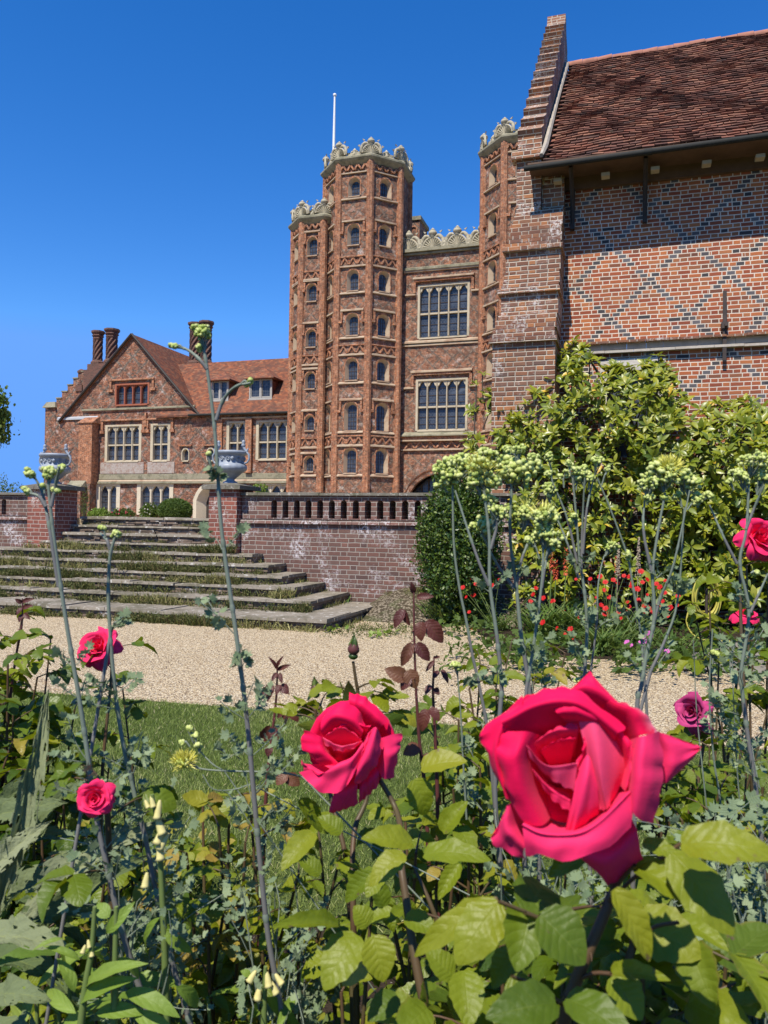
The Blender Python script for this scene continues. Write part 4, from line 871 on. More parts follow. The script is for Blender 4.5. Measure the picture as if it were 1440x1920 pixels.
M['rue_leaf'] = leaf_mat('blue green rue leaf', [(0, (.11, .165, .085)), (.5, (.19, .25, .14)), (1, (.29, .35, .20))], .6, .25, tr=(.14, .24, .12), tw=.2, spec=.25)
M['magnolia_leaf'] = leaf_mat('glossy magnolia leaf', [(0, (.07, .12, .008)), (.4, (.17, .215, .012)), (.8, (.30, .31, .016)), (.962, (.31, .31, .03)), (.97, (.55, .42, .03)), (1, (.6, .40, .04))], .33, .2, tr=(.40, .40, .015), tw=.25, spec=.5, coat=.12)
M['box_leaf'] = leaf_mat('small dark shrub leaf', [(0, (.018, .05, .007)), (.5, (.045, .09, .010)), (1, (.12, .17, .018))], .3, .1, tw=.15)
M['tree_leaf'] = leaf_mat('tree leaf', [(0, (.05, .10, .012)), (.5, (.09, .15, .018)), (1, (.15, .21, .03))], .45, .1)
M['hedge_leaf'] = leaf_mat('clipped hedge leaf', [(0, (.035, .075, .008)), (.5, (.06, .11, .012)), (1, (.10, .15, .02))], .5, .1)
M['herb_leaf'] = leaf_mat('bright herb leaf', [(0, (.10, .18, .02)), (.5, (.17, .26, .03)), (1, (.24, .32, .055))], .45, .45, tr=(.3, .42, .05), tw=.3, nv=5.)
M['mullein_leaf'] = leaf_mat('felted grey green leaf', [(0, (.065, .10, .035)), (.5, (.14, .175, .085)), (1, (.27, .29, .175))], .85, .7, tr=(.25, .32, .1), tw=.2, spec=.1, bump=.7, nv=8.)
M['grass_blade'] = leaf_mat('lawn grass blade', [(0, (.11, .17, .025)), (.45, (.21, .275, .055)), (.8, (.31, .35, .11)), (1, (.52, .48, .26))], .5, 0, tr=(.2, .3, .03), tw=.3)
M['weed'] = leaf_mat('dry step weed', [(0, (.055, .07, .018)), (.35, (.115, .125, .03)), (.7, (.15, .11, .05)), (.85, (.24, .25, .07)), (1, (.40, .36, .16))], .7, 0, tw=.15)
M['blade_leaf'] = leaf_mat('strap leaf', [(0, (.04, .09, .014)), (.6, (.085, .15, .025)), (1, (.17, .21, .06))], .4, .1, tw=.25)
def stem_mat(name, a, b, sc=20):
    m = newmat(name); o = objco(); n = noise(o, sc, 3); finish(mix(n, a, b), .5, n, .2, .003, spec=.35); return m
M['rose_stem'] = stem_mat('rose stem', (.06, .075, .025), (.11, .035, .025), 9)
M['red_stem'] = stem_mat('young red stem', (.13, .035, .03), (.08, .03, .03))
M['rue_stem'] = stem_mat('waxy grey green stem', (.15, .185, .135), (.195, .225, .175), 12)
M['rue_stem_dark'] = stem_mat('purplish grey stem', (.13, .13, .115), (.185, .175, .17), 7)
M['bark'] = stem_mat('bark', (.05, .04, .03), (.10, .085, .065), 6)
M['herb_stem'] = stem_mat('green stem', (.11, .17, .04), (.16, .2, .06))
def bud_mat(name, stops):
    m = newmat(name); _, r1, r2 = uvw('rnd'); finish(ramp(r1, stops), .55, None, spec=.3, transl=ramp(r1, stops), tw=.15); return m
M['rue_bud'] = bud_mat('pale green buds', [(0, (.34, .43, .09)), (.5, (.50, .56, .16)), (1, (.64, .67, .27))])
M['rue_yellow'] = bud_mat('yellow stamens', [(0, (.55, .52, .10)), (.5, (.70, .66, .10)), (1, (.78, .74, .25))])
def rose_mat(name, a, b, back, dirt=0.0):
    m = newmat(name); uv, u, v = uvw(); o = objco(); ge = NT.nodes.new("ShaderNodeNewGeometry")
    n = noise(o, 45, 4, .65); vv = noise(xyz(u * 34.0, v * 1.2), 1.0, 3)
    col = mix(n, a, b); col = mix(sstep(v, .45, .0) * .35, col, back); col = mix(X(ge.outputs["Backfacing"]) * .5, col, back)
    col = mix(.18, col, mix(vv, (.72, .6, .66), (1.2, 1.3, 1.25)), 'MULTIPLY')
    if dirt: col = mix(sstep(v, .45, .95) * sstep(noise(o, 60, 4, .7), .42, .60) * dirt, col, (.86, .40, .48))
    finish(col, .66, vv * .2 + n, .35, .0014, spec=.14, transl=mix(.5, col, (.7, .004, .03)), tw=.12, sheen=.05); return m
M['rose_petal'] = rose_mat('crimson pink petal', (.76, .004, .060), (.90, .008, .095), (.88, .05, .18))
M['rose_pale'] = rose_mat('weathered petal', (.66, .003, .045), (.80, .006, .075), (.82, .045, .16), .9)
M['rose_inner_lit'] = rose_mat('inner petal paled by light', (.80, .014, .085), (.88, .035, .13), (.88, .10, .22))  # light passing through the inner petals is painted in as paler pink
M['rose_old'] = rose_mat('fading magenta petal', (.36, .006, .085), (.46, .02, .14), (.55, .09, .24))
def flat_mat(name, c, rough=.6, tw=.25):
    m = newmat(name); o = objco(); n = noise(o, 60, 2); finish(mix(n, tuple(q * .75 for q in c), c), rough, None, spec=.3, transl=c, tw=tw); return m
M['red_flower'] = flat_mat('scarlet petal', (.62, .014, .012)); M['poker'] = flat_mat('coral poker flower', (.80, .15, .07)); M['pink_flower'] = flat_mat('pink petal', (.68, .16, .48))
M['yellow_flower'] = flat_mat('pale yellow bell', (.80, .72, .30)); M['white_flower'] = flat_mat('white petal', (.75, .70, .66)); M['seed'] = flat_mat('dry seed head', (.34, .27, .19), .9, .0)
M['hose'] = simple('yellow hose', (.42, .37, .06), .45, .2, 30)

T_ROSE = leaf_tpl(10, 2, lambda s: .70 * (math.sin(math.pi * min(1, s * .96 + .03) ** .78)) ** .75, .30, .55, .03, .045)
_rw = lambda k: (lambda s: k * (math.sin(math.pi * min(1, s * .96 + .03) ** .78)) ** .75)
T_ROSES = [T_ROSE, leaf_tpl(10, 2, _rw(.76), .12, .9, .05, .05), leaf_tpl(10, 2, _rw(.64), .55, .35, .04, .05), leaf_tpl(10, 2, _rw(.72), -.15, .7, .06, .04), leaf_tpl(10, 2, _rw(.60), .40, -.5, .05, .05), leaf_tpl(10, 2, _rw(.70), .75, 1.1, .05, .05)]
T_ROSEs = leaf_tpl(5, 1, lambda s: .68 * (math.sin(math.pi * s ** .78)) ** .75, .30, .6)
T_OVAL = leaf_tpl(4, 1, lambda s: .40 * (math.sin(math.pi * s ** .95)) ** .85, .35, .5)
T_SMALL = leaf_tpl(2, 1, lambda s: .62 * (math.sin(math.pi * (s * .9 + .06))) ** .8, .25, .4)
T_LANCE = leaf_tpl(9, 2, lambda s: .26 * (math.sin(math.pi * s ** .85)) ** .8, .35, .9, .05)
T_STRAP = leaf_tpl(7, 1, lambda s: .055 * (1 - s ** 3), .3, .9)
T_BLADE = (np.array([(-.04, 0, 0), (.04, 0, 0), (.028, .55, -.06), (-.028, .55, -.06), (0, 1, -.22)]), [(0, 1, 2, 3), (3, 2, 4)], np.array([(.2, 0), (.8, 0), (.7, .5), (.3, .5), (.5, 1)]))
def lobed():
    V = [(0, 0, 0)]; U = [(.5, 0)]; pts = []
    for a, r in ((-75, .42), (-58, .62), (-40, .50), (-30, .80), (-14, .72), (-8, .60), (0, .98), (8, .60), (14, .72), (30, .80), (40, .50), (58, .62), (75, .42)):
        pts.append((r * math.sin(R(a)), r * math.cos(R(a)), .12 * abs(math.sin(R(a))) - .10 * r * r))
    for p in pts: V.append(p); U.append((.5 + p[0] * .5, p[1]))
    return np.array(V), [(0, i, i + 1) for i in range(1, len(pts))], np.array(U)
T_LOBE = lobed()
def ball_tpl():
    ph = (1 + 5 ** .5) / 2; V = []
    for a in (-1, 1):
        for b in (-ph, ph): V += [(0, a, b), (a, b, 0), (b, 0, a)]
    V = unit(np.array(V)); F = []
    for i in range(12):
        for j in range(i + 1, 12):
            for k in range(j + 1, 12):
                d = [np.linalg.norm(V[p] - V[q]) for p, q in ((i, j), (j, k), (i, k))]
                if max(d) < 1.2:
                    f = (i, j, k) if np.dot(np.cross(V[j] - V[i], V[k] - V[i]), V[i]) > 0 else (i, k, j); F.append(f)
    return V, F, np.full((12, 2), .5)
T_BALL = ball_tpl()
UP = np.array([0, 0, 1.])
def rdir(n=1, up=0.0, spread=1.0): v = RNG.normal(size=(n, 3)) * spread; v[:, 2] += up; return unit(v)
# ---------------------------------------------------------------- lawn, weeds
def in_poly(P, poly):
    x, y = P[:, 0], P[:, 1]; r = np.zeros(len(P), bool); n = len(poly)
    for i in range(n):
        (x0, y0), (x1, y1) = poly[i], poly[(i + 1) % n]; c = ((y0 > y) != (y1 > y)) & (x < (x1 - x0) * (y - y0) / (y1 - y0 + 1e-12) + x0); r ^= c
    return r
g = Cloud(); P = np.stack([RNG.uniform(-6.0, 2.2, 190000), RNG.uniform(2.45, 5.55, 190000), np.full(190000, .008)], 1); P = P[in_poly(P, lawn_poly)]
D = rdir(len(P), 0.0, .55); D[:, 2] = np.abs(D[:, 2]) + .75
r1 = np.clip(RNG.normal(.42, .2, len(P)) + .18 * np.sin(P[:, 0] * 2.1 + P[:, 1] * 3.7), 0, 1); r1[RNG.random(len(P)) < .05] = 1
g.add(T_BLADE, P, unit(D), rdir(len(P), .3), RNG.uniform(.014, .036, len(P)), 1.6, np.stack([r1, RNG.random(len(P))], 1))
tag(g.build('lawn_grass', M['grass_blade']), 'short mown lawn grass between the gravel and the flower bed', 'grass', kind='stuff')
w = Cloud(); g2 = Cloud()
for i in range(7):
    xr, xl = RU[i], -17.2 - RU[i]
    for k in range(int((xr - xl) * 130)):
        u = RNG.uniform(xl, xr); q = math.sin(u * 1.9 + i * 2.3) + math.sin(u * 4.3 + i) * .6 + .5 * math.sin(u * .7 + i * 5)
        if q < .45 and RNG.random() > .16: continue
        base = np.array([u, FY[i] + .02 - abs(RNG.normal(0, .08)), (ZT[i - 1] if i else 0) + .0]); n = RNG.integers(7, 16); hgt = RNG.uniform(.05, .17) * (1.15 if q > .8 else .9)
        pp = base + np.stack([RNG.normal(0, .05, n), RNG.normal(0, .02, n) - .02, np.zeros(n)], 1); dd = rdir(n, 1.6, .6); dd[:, 1] -= .25
        straw = .75 + .25 * RNG.random((n, 1)) if math.sin(u * 1.1 + i * 3.1) > .45 else RNG.random((n, 1)) * .75
        w.add(T_BLADE, pp, unit(dd), rdir(n, .2), RNG.uniform(.5, 1.2, n) * hgt, 1.3, np.hstack([straw, RNG.random((n, 1))]))
        m_ = n; w.add(T_SMALL, pp + unit(dd) * (RNG.uniform(.2, .9, (m_, 1)) * hgt), rdir(m_, .4), rdir(m_, .8), RNG.uniform(.018, .036, m_), 1.0, np.hstack([straw * .8, RNG.random((m_, 1))]))
    y0, y1 = FY[i] + .1, 11.95                     # along the returned ends
    for k in range(int(max(0, y1 - y0) * 26)):
        y_ = RNG.uniform(y0, y1); n = 9; b0 = np.array([xr + abs(RNG.normal(0, .04)), y_, ZT[i - 1] if i else 0.0]); dd = rdir(n, 1.5, .6)
        if math.sin(y_ * 5 + i * 2) > -.3: w.add(T_BLADE, b0 + np.stack([RNG.normal(0, .03, n), RNG.normal(0, .04, n), np.zeros(n)], 1), dd, rdir(n, .2), RNG.uniform(.03, .11, n), 1.4)
for k in range(260):                               # top flight and wall foot
    u = RNG.uniform(-10.1, -7.0); i = RNG.integers(7, 10)
    if math.sin(u * 3 + i * 2) < .3: continue
    n = 8; w.add(T_BLADE, np.array([u, FY[i] - .01, ZT[i - 1]]) + np.stack([RNG.normal(0, .05, n), np.zeros(n), np.zeros(n)], 1), rdir(n, 1.5, .6), rdir(n, .2), RNG.uniform(.03, .09, n), 1.4)
for k in range(420):
    u = RNG.uniform(-3.7, -2.0); n = 8; y_ = 11.97 - abs(RNG.normal(0, .25)); zb_ = max(0, .34 - (12 - y_) * .33) * min(1, (u + 4.3) / .5); hh = .05 + .22 * max(0, math.sin(u * 6 + 2)) * RNG.random()
    w.add(T_BLADE, np.array([u, y_, zb_]) + np.stack([RNG.normal(0, .04, n), RNG.normal(0, .03, n), np.zeros(n)], 1), rdir(n, 2.2, .6), rdir(n, .2), RNG.uniform(.4, 1, n) * hh, 1.2)
for k in range(500):
    t = RNG.random(); b0 = np.array([-3.75 + 1.6 * t + RNG.normal(0, .2), 9.6 + 2.3 * t * RNG.random() + RNG.normal(0, .3), 0.0]); n = 5
    if b0[0] > -3.75: w.add(T_SMALL, b0 + np.stack([RNG.normal(0, .05, n), RNG.normal(0, .05, n), np.full(n, .01)], 1), rdir(n, .4), rdir(n, 1.5), RNG.uniform(.015, .035, n), 1.0, np.hstack([RNG.random((n, 1)) * .5, RNG.random((n, 1))]))
tag(w.build('step_weeds', M['weed']), 'dry brown and green weeds sprouting from the joints of the steps', 'weeds', kind='stuff')

# ---------------------------------------------------------------- shrubs and trees
def topf(x): return np.interp(x, [870, 885, 905, 925, 960, 1000, 1040, 1075, 1100, 1130, 1180, 1215, 1235, 1255, 1275, 1310, 1345, 1390, 1440, 1600], [800, 745, 700, 715, 748, 705, 680, 642, 652, 680, 692, 678, 668, 700, 738, 765, 755, 752, 765, 770])
mag = thing('magnolia_shrub', (.2, 12.5, 0), 'big glossy yellow green evergreen shrub growing up against the hall wall', 'shrub')
c = Cloud(); ms = MB()
def rosette(c, p, ax, n, L):
    ax = unit(ax); a = unit(np.cross(ax, [.3, .2, 1.])); b = np.cross(ax, a); th = RNG.random() * 6.28 + np.arange(n) * 2.4; tl = R(38) + RNG.random(n) * R(50)
    d = np.cos(tl)[:, None] * ax + np.sin(tl)[:, None] * (np.cos(th)[:, None] * a + np.sin(th)[:, None] * b); nn = ax[None] * np.sin(tl)[:, None] - (d - ax * np.cos(tl)[:, None]) * .8 + RNG.normal(0, .15, (n, 3))
    r1 = np.clip(RNG.normal(.5, .24, n), 0, .96); r1[RNG.random(n) < .018] = 1.0
    c.add(T_OVAL, p + d * .012, d, nn, L * RNG.uniform(.55, 1.2, n), RNG.uniform(.8, 1.2, n), np.stack([r1, RNG.random(n)], 1))
for k in range(2500):
    x = RNG.uniform(872, 1640); tp = float(topf(x)); y_ = tp + (1130 - tp) * RNG.random() ** 1.1 + RNG.normal(0, 6)
    if y_ < tp: continue
    if 1040 < x < 1215 and 930 < y_ and RNG.random() < .5: continue
    if (x < 960 and y_ > 900) or (x < 935 and RNG.random() < .6): continue
    e = np.clip((y_ - tp) / 90, 0, 1); side = np.clip((x - 872) / 90, .15, 1); Yp = 12.85 - 1.25 * e ** .6 * side * RNG.uniform(.35, 1.0)
    p = at(x, y_, Yp); ax = np.array([RNG.normal(-.1, .45), -.75 + RNG.normal(0, .3), .55 + RNG.normal(0, .3) + .6 * (1 - e)]); rosette(c, p, ax, RNG.integers(5, 11), RNG.uniform(.12, .175))
    if k % 9 == 0: q = np.array([p[0] * .6 + .12 + RNG.normal(0, .1), 12.75, max(.2, p[2] - .9)]); ms.tube(bez([q, (p + q) / 2 + RNG.normal(0, .06, 3), p], 3), [.022 - .0025 * i for i in range(7)], 5)
for x, y_ in ((1075, 640), (1090, 655), (1062, 665), (1105, 672), (1235, 668), (1222, 690), (905, 702), (893, 722), (1002, 706), (1030, 684), (1345, 758), (1385, 752), (1145, 690), (918, 735), (890, 770), (1180, 690)):
    p = at(x, y_, 12.6); rosette(c, p, np.array([0, -.3, 1.]), 8, .15); ms.tube(bez([p - np.array([RNG.normal(0, .05), -.05, .6]), p - [0, 0, .3], p], 3), .011, 5)
ms.tube(bez([(.1, 12.7, 0), (.15, 12.6, 1.0), (-.1, 12.55, 2.2), (-.5, 12.5, 3.4)], 5), np.linspace(.07, .02, 16), 8); ms.tube(bez([(.6, 12.7, 0), (.8, 12.6, 1.2), (1.3, 12.5, 2.4)], 5), np.linspace(.06, .02, 11), 8)
c.build('foliage', M['magnolia_leaf'], mag); ms.build('trunk', M['bark'], mag)

def blob_shrub(name, label, cat, cen, rad, n, leaf, mat, tpl=T_SMALL, group=None, lump=.12, core=.35, flat_base=True):
    t = thing(name, (cen[0], cen[1], cen[2] - rad[2]), label, cat, group); d = rdir(n); cen = np.array(cen, float); rad = np.array(rad, float)
    lum = 1 + lump * (np.sin(d[:, 0] * 7 + d[:, 2] * 5) + np.sin(d[:, 1] * 9 - d[:, 2] * 6 + 1) + .6 * np.sin(d[:, 0] * 17 + d[:, 1] * 13)) ; rr = lum * (1 - core * RNG.random(n) ** 1.6)
    P = cen + d * rad * rr[:, None]
    if flat_base: ok = P[:, 2] > cen[2] - rad[2] * .97; P = P[ok]; d = d[ok]
    m = len(P); cl = Cloud(); cl.add(tpl, P, unit(d * .6 + RNG.normal(0, .6, (m, 3)) + UP * .3), unit(d + RNG.normal(0, .5, (m, 3)) + UP * .3), leaf * RNG.uniform(.6, 1.25, m))
    cl.build('foliage', mat, t); s = MB(); z0 = cen[2] - rad[2]
    for k in range(5): a = k * 1.26; s.tube(bez([(cen[0] + .03 * math.cos(a), cen[1] + .03 * math.sin(a), z0), (cen[0] + .2 * rad[0] * math.cos(a), cen[1] + .2 * rad[1] * math.sin(a), cen[2] - .3 * rad[2]), (cen[0] + .5 * rad[0] * math.cos(a), cen[1] + .5 * rad[1] * math.sin(a), cen[2] + .3 * rad[2])], 3), np.linspace(.06, .02, 7) * max(.3, rad[0]), 5)
    s.build('trunk', M['bark'], t); return t
blob_shrub('evergreen_bush', 'dense rounded dark green bush at the end of the terrace wall', 'bush', (-2.38, 11.1, 1.06), (.56, .55, 1.12), 26000, .050, M['box_leaf'], lump=.10, core=.5)
cl = Cloud(); eb = [o for o in COL.objects if o.name == 'evergreen_bush'][0]; sm = MB()
for k in range(150):                               # stray leading shoots break the outline
    q = rdir(1, .25)[0]; p0 = np.array([-2.38, 11.1, 1.06]) + q * [.54, .53, 1.08]; q2 = unit(q + UP * .8 + RNG.normal(0, .3, 3)); L_ = RNG.uniform(.06, .22); sm.tube([p0 - q * .1, p0 + q2 * L_], [.004, .002], 4); n = 14
    cl.add(T_SMALL, p0 + q2 * L_ * RNG.random((n, 1)) + RNG.normal(0, .012, (n, 3)), rdir(n, .6), rdir(n, .6), RNG.uniform(.03, .055, n))
cl.build('young_shoots', M['box_leaf'], eb)
h = thing('clipped_hedge', (-4.4, 12.75, 1.49), 'low dark hedge seen through the slots of the terrace wall', 'hedge'); cl = Cloud(); n = 5200
P = np.stack([RNG.uniform(-6.3, -1.3, n), 12.62 + RNG.random(n) ** 2 * .5, RNG.uniform(1.49, 1.86, n)], 1); cl.add(T_SMALL, P, rdir(n, .4), rdir(n, .2) + np.array([0, -.6, 0]), RNG.uniform(.03, .05, n)); cl.build('foliage', M['box_leaf'], h)
hb = MB(); hb.box(-6.3, -1.3, 12.75, 13.2, 1.49, 1.82); hb.build('branches', M['bark'], h)
# plants on the terrace in front of the wing
blob_shrub('ball_bush', 'smooth round green bush between the flowers and the arched door', 'bush', at(328, 958, 38.5), (.95, .95, .70), 16000, .085, M['hedge_leaf'], lump=.015, core=.25)
b_ = at(280, 962, 39.2); t = blob_shrub('pale_rose_bush', 'loose bush dotted with white flowers left of the round bush', 'bush', b_, (.5, .5, .55), 3500, .09, M['rose_leaf_dark'], lump=.1)
f = Cloud(); f.add(T_BALL, b_ + rdir(26, .4) * [.5, .5, .55], UP, [1, 0, 0], .04); f.build('blossom', bud_mat('pale blossom', [(0, (.7, .6, .6)), (1, (.8, .75, .72))]), t)
blob_shrub('low_mound', 'low bright green mound in front of the ground floor left window', 'bush', at(185, 968, 40), (.62, .5, .45), 4500, .09, M['herb_leaf'], lump=.12)
b_ = at(228, 968, 40); t = blob_shrub('flower_mound', 'green mound with red blooms between the two ground floor windows', 'bush', b_, (.75, .5, .42), 4500, .09, M['hedge_leaf'], lump=.14)
f = Cloud(); f.add(T_BALL, b_ + rdir(22, .8) * [.75, .5, .42], UP, [1, 0, 0], .05); f.build('blossom', bud_mat('red blossom', [(0, (.5, .03, .06)), (1, (.6, .08, .14))]), t)
blob_shrub('wall_climber', 'thin climbing plant on the brick beside the left buttress', 'climber', at(158, 945, 43), (.3, .15, 1.0), 500, .07, M['hedge_leaf'], lump=.3)
blob_shrub('wall_shrub', 'small green shrub showing above the coping right of the right urn', 'shrub', at(488, 917, 13.2), (.13, .13, .10), 320, .04, M['herb_leaf'], lump=.1)
def tree(name, label, cen, rad, n, leaf, base_z, mat):
    t = thing(name, (cen[0], cen[1], base_z), label, 'tree'); cl = Cloud(); cen = np.array(cen, float); s = MB(); s.tube(bez([(cen[0], cen[1], base_z), (cen[0] + .1, cen[1], cen[2] - rad * .6), (cen[0], cen[1], cen[2] + rad * .3)], 4), np.linspace(rad * .09, rad * .03, 9), 8)
    for k in range(70):
        d = rdir(1, .15)[0]; q = cen + d * rad * RNG.uniform(.55, 1.0) * [1, 1, 1.15]; m = n // 70; cr = rad * RNG.uniform(.14, .26)
        P = q + RNG.normal(0, 1, (m, 3)) * cr * .6; cl.add(T_OVAL, P, rdir(m, -.3), rdir(m, .8), leaf * RNG.uniform(.7, 1.2, m), 1.6)
        if k % 3 == 0: s.tube(bez([cen + [0, 0, -rad * .4], (cen + q) / 2 + [0, 0, -.1 * rad], q], 3), np.linspace(rad * .03, rad * .006, 7), 5)
    cl.build('crown', mat, t); s.build('trunk', M['bark'], t)
p = at(-66, 785, 26); tree('broadleaf_tree', 'leafy tree reaching in from the left edge above the wall', p, 1.8, 10000, .17, 1.5, M['tree_leaf'])
p = at(-30, 960, 30); blob_shrub('distant_bush', 'rounded green bush beyond the wall at the far left', 'bush', p, (2.2, 2, 1.75), 5200, .10, M['hedge_leaf'], lump=.08)
# ---------------------------------------------------------------- flower border by the hall
def border_plant(name, label, cat, px, Y, n_leaf, hl, mat='blade_leaf', group=None):
    p = at(*px, Y); p[2] = 0.0; t = thing(name, p, label, cat, group); cl = Cloud(); m = n_leaf; a = RNG.random(m) * 6.28
    cl.add(T_STRAP, p + np.stack([RNG.normal(0, .08, m), RNG.normal(0, .08, m), np.zeros(m)], 1), np.stack([np.cos(a) * .45, np.sin(a) * .45, np.full(m, 1.)], 1), np.stack([-np.cos(a), -np.sin(a), np.full(m, .45)], 1), hl * RNG.uniform(.6, 1.15, m), 1.0)
    cl.build('foliage', M[mat], t); return t, p
def flower_tpl(n=5, cup=.3):
    V = []; F = []
    for k in range(n):
        a = 2 * math.pi * k / n; b = len(V); da = math.pi / n * 1.15
        V += [(0, 0, 0), (.65 * math.cos(a - da), .65 * math.sin(a - da), cup * .8), (math.cos(a - da * .5), math.sin(a - da * .5), cup), (math.cos(a + da * .5), math.sin(a + da * .5), cup), (.65 * math.cos(a + da), .65 * math.sin(a + da), cup * .8)]; F.append((b, b + 1, b + 2, b + 3, b + 4))
    return np.array(V), F, np.tile([[.5, .5]], (len(V), 1))
T_FLOW = flower_tpl(); FM = {}
def small_flower(t, p, ax, r, mat, nm='flower'):
    key = (mat, nm)
    if key not in FM:
        me = bpy.data.meshes.new(nm); V, F, U = T_FLOW; V2 = np.concatenate([V, V[:, [1, 0, 2]] * .62 + [0, 0, .14]]); me.from_pydata(V2.tolist(), [], F + [tuple(i + len(V) for i in f) for f in F]); me.materials.append(M[mat]); FM[key] = me
    o = bpy.data.objects.new(nm, FM[key]); link(o, t); o.location = np.array(p) - ORG[t]; o.rotation_euler = Vector(ax).to_track_quat('Z', 'Y').to_euler(); o.scale = (r, r, r); ORG[o] = np.array(p)
def wiry(p0, p1): m = (np.array(p0) + p1) / 2; return bez([p0, m + RNG.normal(0, .02, 3), p1], 3)
REDS = [[(868, 1102), (893, 1095), (888, 1116), (862, 1182), (884, 1180), (880, 1148), (1000, 1115), (995, 1128), (1019, 1122), (1022, 1167)], [(1107, 1086), (1135, 1092), (1133, 1107), (1142, 1120), (1150, 1088), (1170, 1080), (1158, 1093), (1185, 1098), (1127, 1135), (1140, 1152)],
        [(1195, 1105), (1202, 1072), (1213, 1087), (1180, 1138), (1198, 1126), (1208, 1137), (1216, 1140), (1222, 1148), (1242, 1128), (1247, 1112)], [(1160, 1150), (1237, 1145), (1257, 1140), (1251, 1155), (1232, 1130), (1070, 1180), (1058, 1190), (1075, 1195), (1045, 1178)]]
LBL = ['red flowered plant by the evergreen bush with a few scattered blooms', 'red flowered plant in front of the shrub beside the orange poker spikes', 'red flowered plant with blooms massed right of the tall brown seed heads', 'low red flowered plant at the front of the border above the pink flowers']
for k, (pts, lb) in enumerate(zip(REDS, LBL)):
    cx = float(np.mean([q[0] for q in pts])); Y = (10.6, 10.2, 10.0, 9.6)[k]; t, b0 = border_plant('red_geum', lb, 'flower plant', (cx, 1200), Y, 70, .30, group='red flowered plants in the border'); s = MB()
    for q in pts:
        p = at(q[0], q[1], Y + RNG.normal(0, .12)); small_flower(t, p, (RNG.normal(-.2, .4), -.8, .6), RNG.uniform(.028, .042), 'red_flower'); s.tube(wiry(b0 + [RNG.normal(0, .06), 0, .02], p - [0, 0, .005]), .0035, 4); s.build('stem', M['herb_stem'], t); s = MB()
    for q in range(8): p = at(RNG.choice(pts)[0] + RNG.normal(0, 26), RNG.uniform(1080, 1170), Y + RNG.normal(0, .2)); small_flower(t, p, (RNG.normal(-.2, .4), -.8, .6), RNG.uniform(.02, .04), 'red_flower'); s.tube(wiry(b0, p), .0035, 4); s.build('stem', M['herb_stem'], t); s = MB()
PK = [((1034, 1048), 42, 'poker plant with a single coral spike left of the others'), ((1061, 1052), 46, 'tall coral poker plant with a slender pointed spike'), ((1042, 1070), 34, 'shorter coral poker spike standing low between its neighbours'), ((1157, 1062), 34, 'poker plant with a spike half orange and half cream')]
for i, ((x, y_), L_, lb) in enumerate(PK):
    t, b0 = border_plant('poker_plant', lb, 'flower plant', (x - 8, 1205), 10.5, 26, .62, group='poker plants in the border'); p = at(x, y_, 10.5); hh = L_ * 10.6 / FPX
    s = MB(); s.tube(bez([b0, (b0 + p) / 2 + [.01, 0, 0], p - [0, 0, hh * .5]], 4), .007, 5); s.build('stem', M['herb_stem'], t)
    c = Cloud(); n = 90; f_ = RNG.random(n); a = RNG.random(n) * 6.28; rr = .028 * (1 - f_ ** 2 * .75); P = p + np.stack([rr * np.cos(a) * .5, rr * np.sin(a) * .5, (f_ - .5) * hh], 1)
    c.add(T_SMALL, P, np.stack([np.cos(a), np.sin(a), -1.1 + f_ * 1.8], 1), np.stack([np.cos(a), np.sin(a), np.full(n, .5)], 1), .034, .5); c.build('flower_spike', M['poker'], t)
for x, y0, y1, lb in ((1160, 1018, 1085, 'dry brown seed head spike left of its taller twin'), (1198, 1008, 1082, 'tall dry brown seed head spike above the red flowers')):
    t, b0 = border_plant('seed_spike', lb, 'plant', (x - 6, 1200), 10.3, 18, .5); p0, p1 = at(x - 2, y1, 10.3), at(x, y0, 10.3); s = MB(); s.tube(bez([b0, p0, p1], 4), .006, 5); s.build('stem', M['seed'], t)
    c = Cloud(); n = 150; f_ = RNG.random((n, 1)); a = RNG.random(n) * 6.28; c.add(T_BALL, p0 + (p1 - p0) * f_ + np.stack([np.cos(a), np.sin(a), 0 * a], 1) * .025 * (1.2 - f_), UP, [1, 0, 0], RNG.uniform(.007, .013, n)); c.build('seed_head', M['seed'], t)
for k, (pts, lb) in enumerate((([(1176, 1205), (1183, 1212), (1206, 1195), (1213, 1203), (1202, 1206), (1222, 1194), (1209, 1215), (1216, 1188)], 'pink flowered plant higher in the border above the other pink one'), ([(1182, 1238), (1190, 1243), (1186, 1250), (1193, 1236), (1249, 1225), (1251, 1222), (1180, 1246)], 'small pink flowered plant lowest at the gravel edge'))):
    t, b0 = border_plant('pink_flower_plant', lb, 'flower plant', (pts[0][0] + 12, 1262), 8.7, 46, .20); s = MB()
    for q in pts: p = at(*q, 8.7 + RNG.normal(0, .05)); small_flower(t, p, (RNG.normal(-.2, .4), -.7, .7), .034, 'pink_flower'); s.tube(wiry(b0, p), .003, 4); s.build('stem', M['herb_stem'], t); s = MB()
t, b0 = border_plant('iris_clump', 'clump of upright sword leaves at the foot of the terrace wall', 'plant', (637, 1112), 11.7, 16, .42); 
HB = ['tuft of long grassy leaves left of the red flowers', 'tuft of grassy leaves beneath the red flowers', 'tuft of grassy leaves by the paving stones', 'grassy tuft at the gravel edge beside the dark red shoot', 'grassy tuft behind the pink flowers', 'grassy tuft under the poker spikes']
for (x, y_, Y, n, l), lb in zip(((830, 1165, 10.9, 60, .5), (1010, 1190, 9.9, 90, .55), (1260, 1215, 9.2, 60, .4), (800, 1150, 11.2, 46, .4), (1130, 1235, 9.1, 90, .45), (1070, 1180, 10.3, 90, .6)), HB): border_plant('grassy_tuft', lb, 'plant', (x, y_), Y, n, l)
cl = Cloud()
